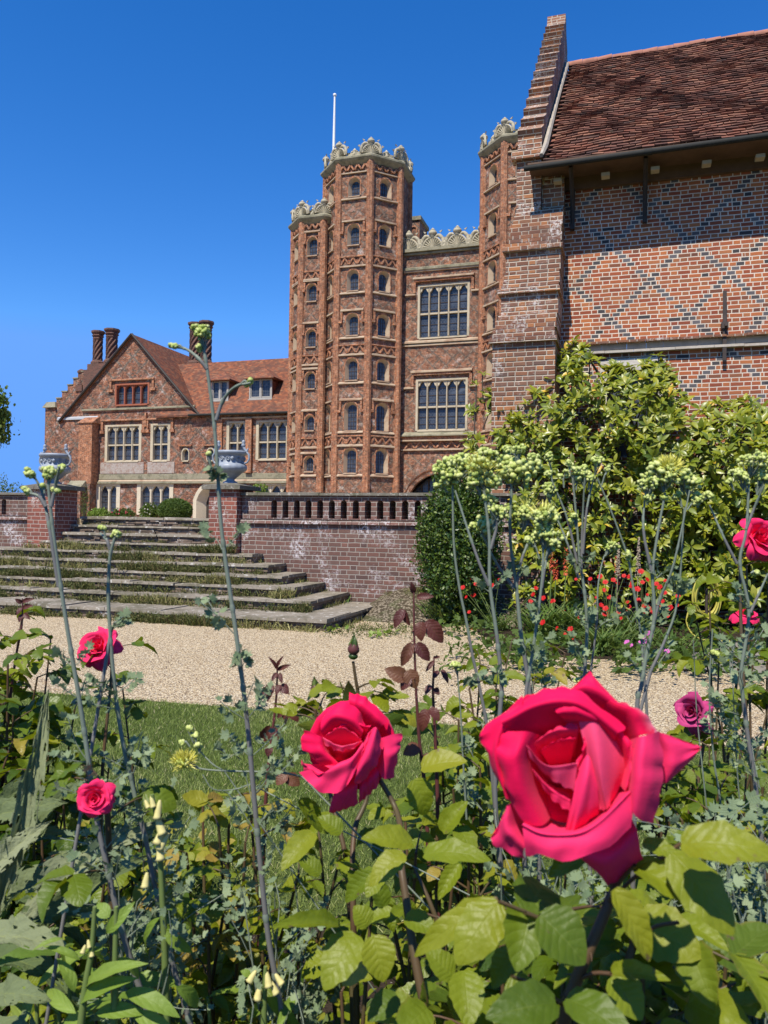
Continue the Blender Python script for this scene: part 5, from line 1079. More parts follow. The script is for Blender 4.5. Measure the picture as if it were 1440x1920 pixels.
for k in range(420):
    x, y_ = RNG.uniform(840, 1470), RNG.uniform(1110, 1262); p = at(x, y_, 10.0); p = EYEV + ray(x, y_) * ((0.12 * RNG.random() - EYE) / ray(x, y_)[2])
    if p[1] > 12.6: continue
    n = 9; cl.add(T_OVAL if k % 2 else T_LOBE, p + RNG.normal(0, .07, (n, 3)) * [1, 1, .6] + [0, 0, .05], rdir(n, .5), rdir(n, 1.6), RNG.uniform(.04, .10, n), 1.1)
tag(cl.build('border_groundcover', M['hedge_leaf']), 'low leafy ground cover filling the flower border below the hall', 'ground cover', kind='stuff')
cl = Cloud(); 
for (x, y_) in ((715, 1195), (728, 1188), (620, 1185), (740, 1140), (452, 1160), (458, 1150), (712, 1140)):
    p = EYEV + ray(x, y_) * (-EYE / ray(x, y_)[2]); n = 16; cl.add(T_LOBE, p + RNG.normal(0, .09, (n, 3)) * [1, 1, .15] + [0, 0, .04], rdir(n, .25), rdir(n, 2), RNG.uniform(.05, .09, n))
tag(cl.build('gravel_weeds', M['herb_leaf']), 'small bright green weeds seeded in the gravel by the steps', 'weeds', kind='stuff')
# coiled hose
hp = at(1325, 1118, 10.9); ht = thing('garden_hose', (hp[0], hp[1], 0), 'yellow garden hose coiled on its holder in front of the shrub', 'hose'); hm = MB()
for k in range(7):
    r = .21 + .018 * RNG.normal(); o_ = RNG.normal(0, .018, 3); hm.tube([hp + o_ + np.array([r * .72 * math.cos(a), -.12 + .035 * k + .5 * r * math.cos(a), r * 1.2 * math.sin(a)]) for a in np.linspace(0, 2 * math.pi, 28)], .0125, 6, 0, False)
hm.tube(bez([hp + [-.2, -.1, -.1], hp + [-.25, -.15, -.35], hp + [-.1, -.2, -hp[2] + .02], hp + [.3, -.3, -hp[2] + .02]], 6), .0125, 6); hm.build('coil', M['hose'], ht)
sm = MB(); sm.tube([(hp[0], hp[1] + .02, 0), (hp[0], hp[1] + .02, hp[2] + .1)], .02, 6); sm.build('holder', M['iron'], ht)

# ---------------------------------------------------------------- roses
def to_ground(P):      # continue a stem down into the bed
    P = [np.array(p, float) for p in P]; d = P[-1] - P[-2] if len(P) > 1 else np.array([0, 0, -1.]); d = unit(d); d = unit(d + np.array([0, 0, -.8])); t = P[-1][2] / -d[2]; return P + [P[-1] + d * t * .5, P[-1] + d * t * np.array([.9, .9, 1.0])]
def comp_leaf(cl, st, node, d, L, n=5, rnd=None, droop=.5, tpl=None, r=.0013, mi=0):
    d = unit(d); side = unit(np.cross(d, UP) + 1e-6); nr = np.cross(side, d)
    P = [node, node + d * L * .55 + UP * .04 * L, node + d * L * 1.1 - UP * droop * .25 * L]; st.tube(bez(P, 3), [r * 1.3, r * 1.2, r, r * .9, r * .8, r * .7, r * .6], 5, mi, False)
    ls = L * .78; rr = RNG.random(2) if rnd is None else rnd
    def lf(p, q, s): m = unit(nr + RNG.normal(0, .28, 3)); cl.add(tpl or T_ROSES[RNG.integers(6)], p, q, m, s * RNG.uniform(.85, 1.12), RNG.uniform(.85, 1.15), np.clip(np.array(rr) + RNG.normal(0, .10, 2), 0, 1)[None])
    lf(P[2], d - UP * (.25 + droop * .5) + RNG.normal(0, .12, 3), ls)
    for f, s in ((.92, .9), (.5, .72))[:(n - 1) // 2]:
        for sg in (-1, 1): lf(node + d * L * f + UP * .02 * L, d * .45 + side * sg * .9 - UP * (.12 + droop * .35) + RNG.normal(0, .14, 3), ls * s)
def cane(cl, st, P, r0=.0045, r1=.0022, nl=7, L=.06, top=.55, rnd=None, tpl=None, droop=.5, n=5, k=5):
    path = bez(P, k); m = len(path); st.tube(path, list(np.linspace(r0, r1, m)), 6); a = RNG.random() * 6.28      # path runs from the ground up
    for i in range(nl):
        f = 1 - top * (i / max(1, nl - 1)) ** 1.1; q = f * (m - 1); j = min(int(q), m - 2); p = path[j] + (path[j + 1] - path[j]) * (q - j); a += 2.3
        comp_leaf(cl, st, p, np.array([math.cos(a), math.sin(a), RNG.uniform(.1, .55)]), L * RNG.uniform(.7, 1.15), n, rnd=(None if rnd is None else np.clip(np.array(rnd) + RNG.normal(0, .16, 2), 0, 1)), droop=droop, tpl=tpl)
def thorns(st, path, n=8, r=.004):
    for i in range(n): p = path[RNG.integers(1, len(path) - 1)]; d = unit(RNG.normal(size=3) * [1, 1, .2] - UP * .3); st.tube([p + d * r * .5, p + d * r * 2.4], [.0013, .0002], 4)
def bez2(a, b, c, s): return (1 - s) ** 2 * np.array(a)[None, None] + 0
NS, NTT = 16, 18
SS, TT = np.meshgrid(np.linspace(0, 1, NS + 1), np.linspace(-1, 1, NTT + 1), indexing='ij')
GF = [(i * (NTT + 1) + j, i * (NTT + 1) + j + 1, (i + 1) * (NTT + 1) + j + 1, (i + 1) * (NTT + 1) + j) for i in range(NS) for j in range(NTT)]
def petal_outer(phi, ln, hw, zt, zm=.15, roll=.35, cup=.25, off=(0, 0), tipw=.10, ripple=.02, seed=0):
    rg = np.random.default_rng(seed); s, t = SS, TT; r0, r1, r2 = .12, ln * .62, ln; z0, z1, z2 = -.42, zm, zt
    r = (1 - s) ** 2 * r0 + 2 * s * (1 - s) * r1 + s ** 2 * r2; z = (1 - s) ** 2 * z0 + 2 * s * (1 - s) * (z1 + .35) + s ** 2 * z2
    w = hw * (np.sin(np.pi * np.clip(.10 + .62 * s, 0, 1)) ** .9) * np.where(s > .62, np.sqrt(np.clip(1 - ((s - .62) / .38) ** 2.2, 0, 1)) * (1 - tipw) + tipw, 1)
    a = t * w; x_ = np.sin(np.clip(a / np.maximum(r, .25), -1.5, 1.5) * .85) * np.maximum(r, .25) ; rad = r - (1 - np.cos(np.clip(a / np.maximum(r, .3), -1.5, 1.5))) * r * .5
    z = z + cup * (t * w) ** 2 * (1 - s) - roll * np.abs(t) ** 3 * w * s - .30 * roll * np.clip((s - .72) / .28, 0, 1) ** 2
    ph = rg.random(4) * 6.28; z = z + ripple * (np.sin(4 * t + ph[0]) * s + .7 * np.sin(7 * s + 3 * t + ph[1]) * np.abs(t) + .8 * np.sin(9 * t + ph[2]) * np.clip(s - .6, 0, 1) * 2)
    rad = rad + .025 * np.sin(5 * t + ph[3]) * s * s
    c, sn = math.cos(phi), math.sin(phi); return np.stack([off[0] + rad * c - x_ * sn, off[1] + rad * sn + x_ * c, z], -1)
def petal_inner(phi, Rk, zt, dl, off=(0, 0), flare=.12, spiral=.12, lean=.5, seed=0, zb=-.4):
    rg = np.random.default_rng(seed); s, t = SS, TT; ph = rg.random(3) * 6.28; ang = phi + t * dl * (.55 + .45 * s)
    rad = Rk * (lean + (1 - lean) * s ** .8) * (1 + spiral * t) + flare * np.clip((s - .7) / .3, 0, 1) ** 1.6 * (1 + .4 * np.sin(3 * t + ph[0]))
    top = zt * (1 - .42 * np.abs(t) ** 2.6) + .03 * np.sin(5 * t + ph[1]); z = zb + (top - zb) * s - .22 * flare / .12 * .25 * np.clip((s - .8) / .2, 0, 1) ** 2
    return np.stack([off[0] * s + rad * np.cos(ang), off[1] * s + rad * np.sin(ang), z + .012 * np.sin(9 * t + 5 * s + ph[2])], -1)
def grid_obj(name, grids, pos, F3, sc, mat, parent, sub=True):
    V = np.concatenate([g_.reshape(-1, 3) for g_ in grids]) * sc; Wd = V @ np.array(F3) + pos; fs = []
    for k in range(len(grids)): fs += [tuple(i + k * len(grids[0].reshape(-1, 3)) for i in f) for f in GF]
    me = bpy.data.meshes.new(name); me.from_pydata((Wd - ORG[parent]).tolist(), [], fs); me.materials.append(mat); me.polygons.foreach_set('use_smooth', [True] * len(fs))
    uv = np.stack([TT * .5 + .5, SS], -1).reshape(-1, 2); uv = np.tile(uv, (len(grids), 1)); vi = np.zeros(len(me.loops), int); me.loops.foreach_get('vertex_index', vi); me.uv_layers.new(name='UVMap').data.foreach_set('uv', uv[vi].ravel())
    o = bpy.data.objects.new(name, me); link(o, parent); ORG[o] = ORG[parent]; return o
def rose(parent, pos, sc, outer, mid=5, ax=None, seed=1, off=(0, 0), mat='rose_petal', n_in=9, midr=.62, midz=.30, each=False, inner_h=.46, slant=.0):
    """outer = (degrees, length, half width, tip height, ...) seen along the flower's own axis"""
    Z = unit(ax if ax is not None else -CF); X_ = unit(np.cross(UP, Z)); Y = np.cross(Z, X_); F3 = [X_, Y, Z]; rg = np.random.default_rng(seed)
    inn = []
    for k in range(n_in):
        f = k / max(1, n_in - 1); inn.append(petal_inner(k * 2.4 + seed, .07 + .40 * f ** 1.1, inner_h - .02 * k + .05 * rg.random() + slant * math.sin(k * 2.4 + seed) * f, 1.75 - .75 * f, (off[0] * (1 - f), off[1] * (1 - f)), .04 + .09 * f, .22 - .12 * f, .62, seed * 31 + k))
    for k in range(mid): inn.append(petal_inner(k * 6.283 / mid + seed * .7 + rg.normal(0, .12), midr * rg.uniform(.92, 1.08), midz + rg.normal(0, .03), .95, (0, 0), .20, .10, .55, seed * 57 + k))
    bm = MB(); bm.lathe([(.05, -.62), (.25, -.58), (.42, -.42), (.50, -.16), (.42, -.22), (.25, -.30), (.12, .05), (.0, .12)], (0, 0, 0), 16); bm.v = [tuple(pos + (v[0] * X_ + v[1] * Y + v[2] * Z) * sc) for v in bm.v]
    fl = bm.build('flower', M[mat], parent); grid_obj('inner_petals', inn, pos, F3, sc, M[mat], fl)
    og = [petal_outer(R(o_[0]), o_[1], o_[2], o_[3], *(o_[4:]), seed=seed * 91 + i) for i, o_ in enumerate(outer)]
    ORG[fl] = ORG[parent]
    if each:
        for q in og: grid_obj('petal', [q], pos, F3, sc, M[mat], fl)
    else: grid_obj('outer_petals', og, pos, F3, sc, M[mat], fl)
    c = Cloud(); n = 5; a = np.arange(n) * 1.257 + seed; Zb = -Z; d = np.cos(a)[:, None] * X_ + np.sin(a)[:, None] * Y
    c.add(T_LANCE, np.array(pos) + Zb * sc * .58 + d * sc * .10, d * .8 + Zb * .35, Zb[None] + d * .2, sc * .62, 1.3); c.build('sepal', M['rose_leaf_dark'], fl)
    return fl, np.array(pos) + Zb * sc * .5
def crm(P, n):      # resample rows of control points with Catmull-Rom, ends clamped
    P = np.asarray(P, float); Q = np.concatenate([2 * P[:1] - P[1:2], P, 2 * P[-1:] - P[-2:-1]]); m = len(P) - 1; out = []
    for u in np.linspace(0, m, n):
        i = min(int(u), m - 1); t = u - i; a, b, c, d = Q[i], Q[i + 1], Q[i + 2], Q[i + 3]; out.append(.5 * (2 * b + (c - a) * t + (2 * a - 5 * b + 4 * c - d) * t * t + (3 * b - a - 3 * c + d) * t ** 3))
    return np.array(out)
def rose_patch(parent, pos, org_px, unit_px, D, patches, ax, seed):
    """petals given row by row from heart to rim, each point (across, down, towards the viewer)"""
    Z = unit(-CF); X_, Y = CR, CU; F3 = [X_, Y, Z]; sc = D / FPX / unit_px; rg = np.random.default_rng(seed); fl = None
    V, F, _ = T_BALL; bm = MB(); bm.lathe([(20, -300), (110, -285), (190, -225), (262, -150), (256, -95), (215, -120), (120, -190), (10, -215)], (0, 0, 0), 20)
    bm.v = [tuple(pos + (v[0] * X_ + v[1] * Y + v[2] * Z) * sc) for v in bm.v]; fl = bm.build('flower', M['rose_petal'], parent)
    for pt in patches:
        G = np.array(pt, float); G = np.stack([crm(r_, NTT + 1) for r_ in G]); G = np.stack([crm(G[:, j], NS + 1) for j in range(NTT + 1)], 1)
        s, t = SS, TT; ph = rg.random(3) * 6.28; G[..., 2] += 9 * np.sin(4 * t + ph[0]) * s + 8 * np.sin(9 * t + 4 * s + ph[1]) * s * s + 5 * np.sin(15 * t + ph[2]) * s ** 3; G[..., 0] += 4 * np.sin(11 * t + ph[2]) * s ** 3; G[..., 1] += 5 * np.sin(13 * t + ph[0]) * s ** 3
        px_ = org_px[0] + G[..., 0] / unit_px; py_ = org_px[1] + G[..., 1] / unit_px; dd_ = D - G[..., 2] * sc
        Wp = EYEV + (CF[None, None] + CR * ((px_ - 720) / FPX)[..., None] - CU * ((py_ - 960) / FPX)[..., None]) * dd_[..., None]
        grid_obj('petal', [Wp], np.zeros(3), np.eye(3), 1.0, M['rose_pale' if pt[0][0] == (640, 450, -180) else 'rose_inner_lit' if pt[0][0] in INNER else 'rose_petal'], fl)
    c = Cloud(); n = 5; a = np.arange(n) * 1.257 + .4; d = np.cos(a)[:, None] * X_ + np.sin(a)[:, None] * Y
    c.add(T_LANCE, np.array(pos) - Z * sc * 290 + d * sc * 30, d * .8 - Z * .35, -Z[None] + d * .2, sc * 330, 1.3); c.build('sepal', M['rose_leaf_dark'], fl)
    return fl, np.array(pos) - Z * sc * 300
INNER = ((420, 560, -160), (560, 385, 30), (400, 690, -200), (620, 1000, -120), (600, 1050, -160))
ROSE1 = [
 [[(400,780,-200),(480,840,-220),(560,840,-220),(640,800,-200),(700,720,-170)], [(305,850,40),(400,895,70),(545,893,85),(650,838,80),(790,705,60)], [(298,870,48),(395,912,84),(545,915,100),(660,862,96),(805,715,74)], [(303,930,54),(390,962,98),(525,962,120),(690,918,108),(812,790,80)], [(312,1005,34),(395,1000,92),(488,1030,112),(690,968,104),(803,868,66)]],
 [[(740,760,-120),(750,660,-160),(760,560,-160),(780,470,-120)], [(798,790,70),(815,680,95),(825,560,95),(842,450,60)], [(840,835,82),(880,690,108),(890,560,102),(895,440,60)], [(908,855,10),(944,690,36),(952,560,36),(932,425,16)]],
 [[(860,640,-140),(870,560,-150),(870,500,-150),(880,430,-140)], [(955,668,-40),(975,600,-20),(975,520,-16),(935,430,-30)], [(1020,618,-64),(1050,570,-46),(1050,500,-42),(1010,455,-54)], [(1098,545,-96),(1122,512,-90),(1126,498,-90),(1098,486,-98)]],
 [[(500,400,-200),(600,400,-200),(720,420,-180)], [(480,275,-64),(600,240,-40),(770,330,-60)], [(520,232,-74),(608,190,-60),(715,262,-80)], [(600,160,-104),(610,148,-100),(626,170,-106)]],
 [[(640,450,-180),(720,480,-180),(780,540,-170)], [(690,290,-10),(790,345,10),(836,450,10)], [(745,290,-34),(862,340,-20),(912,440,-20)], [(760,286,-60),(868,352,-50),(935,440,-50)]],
 [[(420,470,-180),(500,450,-190),(600,470,-190),(700,570,-170)], [(215,400,40),(385,318,62),(560,318,72),(735,445,50)], [(215,350,24),(390,268,42),(560,268,48),(770,420,30)], [(318,258,-22),(440,222,-12),(565,240,0),(775,405,10)]],
 [[(330,620,-180),(330,540,-190),(350,470,-190),(380,400,-170)], [(236,740,0),(190,560,20),(210,430,24),(300,330,10)], [(205,700,-12),(155,530,2),(190,390,6),(300,280,0)], [(196,690,-52),(120,500,-40),(106,424,-40),(300,262,-40)]],
 [[(450,800,-180),(430,700,-210),(430,580,-210),(450,480,-170)], [(388,864,24),(318,700,62),(300,540,64),(345,430,40)], [(300,845,34),(248,700,72),(236,560,78),(262,425,50)], [(243,752,-10),(205,660,20),(178,520,22),(186,425,0)]],
 [[(360,780,-160),(330,850,-150),(350,920,-140)], [(246,758,-22),(232,868,4),(312,955,-8)], [(215,800,-40),(190,905,-40),(300,1000,-30)], [(186,880,-60),(154,942,-66),(312,1028,-44)]],
 [[(560,900,-160),(680,900,-170),(800,820,-160)], [(548,985,-62),(690,1015,-40),(832,890,-60)], [(610,1055,-120),(705,1085,-110),(848,985,-110)], [(688,1120,-180),(706,1140,-190),(862,1034,-150)]],
 [[(420,560,-160),(480,560,-170),(540,540,-160)], [(350,492,0),(440,442,20),(556,428,20)], [(362,468,10),(450,410,26),(552,384,20)]],
 [[(400,690,-200),(470,700,-210),(540,650,-200)], [(320,498,30),(412,586,52),(553,574,40)], [(324,512,38),(416,606,60),(550,600,50)], [(332,548,26),(430,645,40),(533,702,24)]],
 [[(548,560,-20),(600,500,20),(628,470,0)], [(540,690,50),(592,640,82),(642,620,56)], [(515,800,46),(565,790,72),(652,760,46)], [(496,892,6),(540,896,24),(652,806,10)]],
 [[(560,385,30),(625,335,50),(680,400,0)], [(588,500,40),(650,480,82),(752,500,-20)], [(620,620,40),(666,620,88),(780,590,-30)], [(655,785,20),(692,788,60),(722,742,-14)]],
 [[(520,410,-60),(560,410,-30),(625,425,-30)], [(470,352,58),(550,345,82),(645,385,60)], [(448,330,54),(540,300,72),(650,345,60)], [(440,318,30),(535,285,40),(660,352,40)]],
 [[(400,560,-140),(380,660,-150),(420,760,-160)], [(300,560,10),(315,660,20),(350,745,0)], [(286,520,30),(296,630,40),(335,740,20)]],
 [[(560,700,-180),(600,740,-190),(660,740,-180)], [(545,850,-20),(620,850,0),(700,790,-10)], [(560,880,10),(630,850,40),(720,760,20)]],
 [[(640,520,-160),(700,560,-160),(720,640,-170)], [(690,400,20),(770,500,10),(790,620,0)], [(720,390,30),(800,480,24),(800,640,10)]]]
ROSE1 += [
 [[(440,700,-190),(480,690,-200),(520,660,-190)], [(345,600,-10),(420,680,6),(520,740,-10)], [(350,615,0),(425,702,18),(518,762,6)], [(362,640,-8),(430,735,6),(515,800,0)]],
 [[(430,600,-150),(470,590,-150),(520,580,-150)], [(385,520,0),(455,480,14),(540,470,10)], [(392,510,6),(460,466,20),(545,452,16)]],
 [[(560,640,-150),(590,620,-150),(600,580,-150)], [(555,600,20),(590,520,34),(600,440,20)], [(548,590,26),(578,505,44),(585,425,28)]],
 [[(720,640,-160),(740,580,-160),(740,520,-160)], [(770,700,20),(792,600,30),(796,480,20)], [(778,720,28),(806,600,40),(812,470,28)]]]
ROSE2 = [
 [[(720,900,-150),(780,900,-150),(830,930,-140)], [(690,740,-40),(770,760,-20),(880,860,-30)], [(693,672,-80),(790,700,-70),(918,838,-70)]],
 [[(590,990,-150),(640,960,-160),(700,970,-160),(740,1000,-140)], [(530,900,20),(600,830,40),(700,850,44),(765,905,30)], [(528,835,4),(600,772,22),(720,792,24),(772,870,10)], [(540,805,-40),(640,722,-30),(742,768,-20),(778,850,-10)]],
 [[(620,1000,-120),(680,1000,-130),(740,980,-120)], [(545,932,16),(650,885,18),(760,945,16)], [(552,918,20),(650,868,24),(756,930,20)]],
 [[(600,1050,-160),(660,1060,-160),(720,1030,-150)], [(540,928,30),(640,976,48),(762,950,30)], [(545,965,26),(640,1008,42),(762,968,26)]],
 [[(600,1060,-170),(590,1000,-180),(590,940,-160)], [(622,1076,30),(548,1005,52),(532,925,40)], [(530,1092,20),(470,1000,42),(470,895,22)], [(540,1092,-14),(416,985,-10),(430,885,-20)]],
 [[(640,1080,-160),(680,1060,-160),(720,1040,-155),(750,1000,-150)], [(528,1148,40),(610,1086,70),(700,1045,76),(768,955,50)], [(470,1115,18),(560,1175,62),(680,1130,72),(765,1030,50)], [(404,1132,10),(520,1238,62),(640,1236,72),(728,1130,52)]],
 [[(700,1050,-120),(740,980,-140),(780,920,-120)], [(735,1105,60),(790,1000,82),(835,868,50)], [(718,1185,42),(830,1060,62),(860,898,30)], [(752,1198,0),(858,1062,10),(868,930,0)]],
 [[(820,1000,-120),(820,960,-130),(830,920,-120)], [(872,1152,-40),(892,1040,-20),(872,930,-30)], [(922,1162,-60),(952,1020,-40),(940,908,-50)], [(945,1152,-92),(976,1000,-80),(998,900,-90)]],
 [[(640,1130,-140),(700,1120,-140),(760,1100,-140)], [(600,1250,-40),(680,1230,-20),(740,1180,-30)], [(576,1335,-80),(640,1330,-60),(735,1260,-60)], [(572,1364,-112),(650,1345,-100),(740,1312,-100)]],
 [[(740,1100,-150),(790,1080,-150),(830,1060,-140)], [(745,1230,-60),(800,1180,-40),(860,1130,-50)], [(740,1312,-120),(800,1260,-100),(864,1195,-100)]],
 [[(640,960,-150),(700,950,-150),(760,960,-150)], [(600,900,0),(690,862,20),(800,880,20)], [(600,880,10),(690,840,30),(812,862,30)]],
 [[(700,1020,-160),(730,1000,-160),(770,960,-150)], [(720,1060,20),(765,985,40),(800,900,20)], [(735,1080,30),(785,995,50),(822,880,30)]],
 [[(540,1080,-150),(600,1090,-150),(640,1100,-150)], [(440,1080,-10),(500,1120,10),(560,1150,0)], [(412,1060,-40),(440,1140,-30),(520,1170,-20)]]]
GEN = lambda seed, n=8, l=1.0: [(360 / n * i + 17 * math.sin(seed * 3 + i * 5), l * (1 + .09 * math.sin(seed * 7 + i * 3)), .50, -.22 + .14 * math.sin(i * 2.1 + seed), .18, .55, .25, (0, 0), .04) for i in range(n)]
def bush(name, label, anchor): t = thing(name, (anchor[0], anchor[1], 0), label, 'rose bush'); return t, MB(), Cloud()
def leafpx(cl, a, b, wpx, da, db=None, up=.6, rnd=(.5, .5), tpl=None, tilt=0.0):     # one leaflet given by base, tip and breadth in the picture at depth da
    db = da if db is None else db; p, q = pd(*a, da), pd(*b, db); L = np.linalg.norm(q - p); d = (q - p) / L; nrm = UP * up - CF * (1 - up) + CR * tilt
    cl.add(tpl or T_ROSES[(0, 1, 2, 3, 0, 1)[int(a[0] + b[1]) % 6]], p, d, nrm, L, (wpx * da / FPX) / (L * .70), np.array([rnd]))
# ---- the big bloom at the front and its bush
t, st, cl = bush('rose_bush', 'closest rose bush with the largest crimson rose in full bloom', pd(1050, 1960, .52))
D1 = .50; pc = pd(1078, 1440, D1); sc1 = 200 * D1 / FPX
fl, fb = rose_patch(t, pd(860 + 560 / 2.483, 1200 + 640 / 2.483, D1), (860, 1200), 2.483, D1, ROSE1, None, 3)
P = [pd(1146, 1640, .535), pd(1142, 1690, .535), pd(1106, 1777, .53), pd(1080, 1840, .53), pd(1063, 1890, .53), pd(1045, 1975, .54)]; path = bez([fb] + P, 5); path = path + to_ground(path[-2:])[2:]; st.tube(path, list(np.linspace(.0030, .0052, len(path))), 8); thorns(st, path[:24], 9)
P2 = [pd(1195, 1690, .60), pd(1190, 1760, .6), pd(1170, 1830, .6), pd(1150, 1960, .62)]; st.tube(bez(to_ground(P2), 4), .0032, 7)
BIG = [((1277, 1582), (1452, 1562), 76, .47, .44, (.72, .4)), ((1258, 1600), (1400, 1733), 96, .50, .46, (.66, .4)), ((1190, 1622), (1350, 1700), 66, .52, .47, (.62, .5)), ((1205, 1580), (1275, 1590), 34, .52, .5, (.6, .5)), ((1272, 1738), (1277, 1820), 56, .62, .6, (.55, .5)), ((1272, 1722), (1362, 1762), 42, .66, .62, (.6, .5)),
       ((985, 1712), (1042, 1612), 86, .52, .56, (.2, .5)), ((998, 1690), (970, 1818), 92, .53, .50, (.35, .5)), ((1012, 1716), (1108, 1800), 100, .50, .48, (.2, .5)), ((1042, 1880), (922, 1892), 80, .50, .48, (.15, .5)), ((1062, 1872), (1182, 1915), 66, .50, .46, (.25, .5)), ((1150, 1668), (1240, 1806), 58, .49, .47, (.8, .4)), ((1146, 1822), (1240, 1818), 36, .53, .50, (.66, .5)), ((1146, 1832), (1212, 1908), 72, .54, .52, (.6, .5)), ((1100, 1815), (1060, 1850), 40, .55, .55, (.4, .5)),  # leaves under the bloom take darker tones, its shade put into their colour
       ((935, 1690), (752, 1770), 48, .56, .54, (.75, .4)), ((935, 1690), (852, 1798), 82, .55, .52, (.7, .4)), ((1110, 1600), (1020, 1640), 50, .55, .56, (.3, .5)), ((960, 1830), (1010, 1905), 66, .55, .53, (.45, .5)), ((900, 1740), (880, 1825), 48, .6, .6, (.55, .5)), ((1300, 1850), (1345, 1910), 44, .7, .7, (.4, .5)), ((960, 1780), (925, 1850), 54, .58, .56, (.35, .5)), ((1180, 1740), (1225, 1790), 40, .6, .6, (.5, .5))]
for a, b, w_, da, db, rn_ in BIG: leafpx(cl, a, b, w_, da, db, .55, rn_)
for a, b in (((1142, 1690), (1277, 1582)), ((1142, 1690), (1258, 1600)), ((1142, 1690), (1190, 1622)), ((1106, 1777), (1012, 1716)), ((1106, 1777), (985, 1712)), ((1080, 1840), (1146, 1826)), ((1063, 1890), (1042, 1880)), ((1190, 1760), (1272, 1730)), ((1106, 1777), (935, 1690)), ((1063, 1890), (960, 1830))): st.tube(bez([pd(*a, .53), pd((a[0] + b[0]) / 2, (a[1] + b[1]) / 2 - 8, .52), pd(*b, .51)], 3), .0014, 5, 0, False)
for k in range(30):
    x = RNG.uniform(900, 1440); y_ = RNG.uniform(1700, 1990); d = RNG.uniform(.60, .95); tip = pd(x, y_, d); cane(cl, st, [np.array([tip[0] + RNG.normal(0, .08), tip[1] + RNG.normal(0, .06), 0]), tip * [1, 1, .6] + RNG.normal(0, .02, 3), tip], .004, .002, 6, .066, .4, rnd=(.4, .5)); st.build('stem', M['rose_stem'], t); st = MB()
(st.build('stem', M['rose_stem'], t) if st.v else None); cl.build('foliage', M['rose_leaf'], t)
# ---- the second rose with its buds
t, st, cl = bush('rose_bush', 'rose bush left of the biggest bloom with one mid sized rose and two buds', pd(760, 1960, .85))
D2 = .90; pc = pd(652, 1408, D2); sc2 = 97 * D2 / FPX
fl, fb = rose_patch(t, pd(430 + 700 / 3.064, 1080 + 1010 / 3.064, D2), (430, 1080), 3.064, D2, ROSE2, None, 5)
path = bez([fb, pd(712, 1462, .93), pd(740, 1512, .92), pd(752, 1560, .88), pd(752, 1620, .84), pd(762, 1690, .82), pd(775, 1780, .8), pd(797, 1893, .78), pd(808, 1965, .78)], 4); path += to_ground(path[-2:])[2:]; st.tube(path, list(np.linspace(.0026, .0056, len(path))), 8); thorns(st, path, 10)
for P_ in ([(777, 1628, .95), (808, 1697, .93), (832, 1775, .92), (840, 1900, .9)], [(662, 1240, 1.1), (668, 1280, 1.1), (674, 1320, 1.1), (690, 1480, 1.08), (664, 1560, 1.05), (662, 1700, 1.0), (668, 1860, 1.0)], [(592, 1330, 1.15), (600, 1400, 1.15), (622, 1500, 1.12), (650, 1620, 1.08), (660, 1800, 1.05)]):
    q = bez([pd(*p) for p in P_], 4); q += to_ground(q[-2:])[2:]; st.tube(q, list(np.linspace(.0020, .0048, len(q))), 7); thorns(st, q, 6)
MED = [((772, 1582), (688, 1556), 52, .74, .72, (.7, .5)), ((795, 1602), (905, 1576), 46, .70, .67, (.6, .5)), ((668, 1752), (604, 1835), 68, .64, .6, (.65, .4)), ((700, 1755), (723, 1842), 64, .62, .6, (.72, .4)), ((634, 1736), (532, 1712), 36, .64, .6, (.55, .5)), ((700, 1800), (628, 1842), 48, .66, .66, (.95, .5)), ((690, 1736), (668, 1698), 44, .68, .68, (.6, .5)), ((588, 1562), (526, 1618), 46, .84, .8, (.72, .5)), ((757, 1600), (690, 1642), 44, .78, .75, (.75, .5)), ((716, 1640), (686, 1676), 36, .8, .78, (.6, .5)), ((870, 1822), (882, 1918), 66, .66, .62, (.6, .5)), ((848, 1832), (806, 1780), 52, .7, .7, (.55, .5)), ((862, 1620), (820, 1684), 36, .8, .78, (.6, .5)), ((640, 1562), (600, 1526), 38, .88, .88, (.5, .5)), ((700, 1640), (640, 1690), 46, .85, .85, (.4, .5)), ((745, 1868), (690, 1905), 50, .66, .64, (.2, .5)), ((830, 1560), (872, 1500), 44, .95, .95, (.6, .5)), ((790, 1440), (868, 1412), 52, 1.0, .98, (.85, .5)), ((775, 1462), (812, 1530), 52, 1.0, .98, (.6, .5)), ((560, 1500), (610, 1560), 40, .95, .95, (.5, .5)), ((842, 1735), (900, 1700), 48, .75, .72, (.55, .5)), ((600, 1640), (560, 1600), 34, .95, .95, (.45, .5)), ((760, 1720), (820, 1740), 44, .78, .76, (.5, .5)), ((720, 1700), (700, 1640), 40, .85, .85, (.35, .5)), ((740, 1790), (690, 1760), 38, .8, .8, (.45, .5))]
for a, b, w_, da, db, rn_ in MED: leafpx(cl, a, b, w_, da, db, .6, rn_)
for bx, L_ in ((668, .055), (600, .052)): pass
for (x, y_, d) in ((672, 1310, 1.1), (670, 1290, 1.1), (604, 1345, 1.15), (690, 1345, 1.1), (598, 1330, 1.15)):
    for k in range(3): a = RNG.random() * 6.28; comp_leaf(cl, st, pd(x, y_ + 12 * k, d), np.array([math.cos(a), math.sin(a) * .6, .35]), .042, 3, (.7, .5))
for k in range(34):
    x = RNG.uniform(540, 920); y_ = RNG.uniform(1540, 1940); d = RNG.uniform(.85, 1.35)
    if x < 690 and 1620 < y_ < 1800 and RNG.random() < .6: continue; tip = pd(x, y_, d); cane(cl, st, [np.array([tip[0] + RNG.normal(0, .1), tip[1] + RNG.normal(0, .06), 0]), tip * [1, 1, .6] + RNG.normal(0, .02, 3), tip], .004, .002, 6, .058, .4, rnd=(.45, .5)); st.build('stem', M['rose_stem'], t); st = MB()
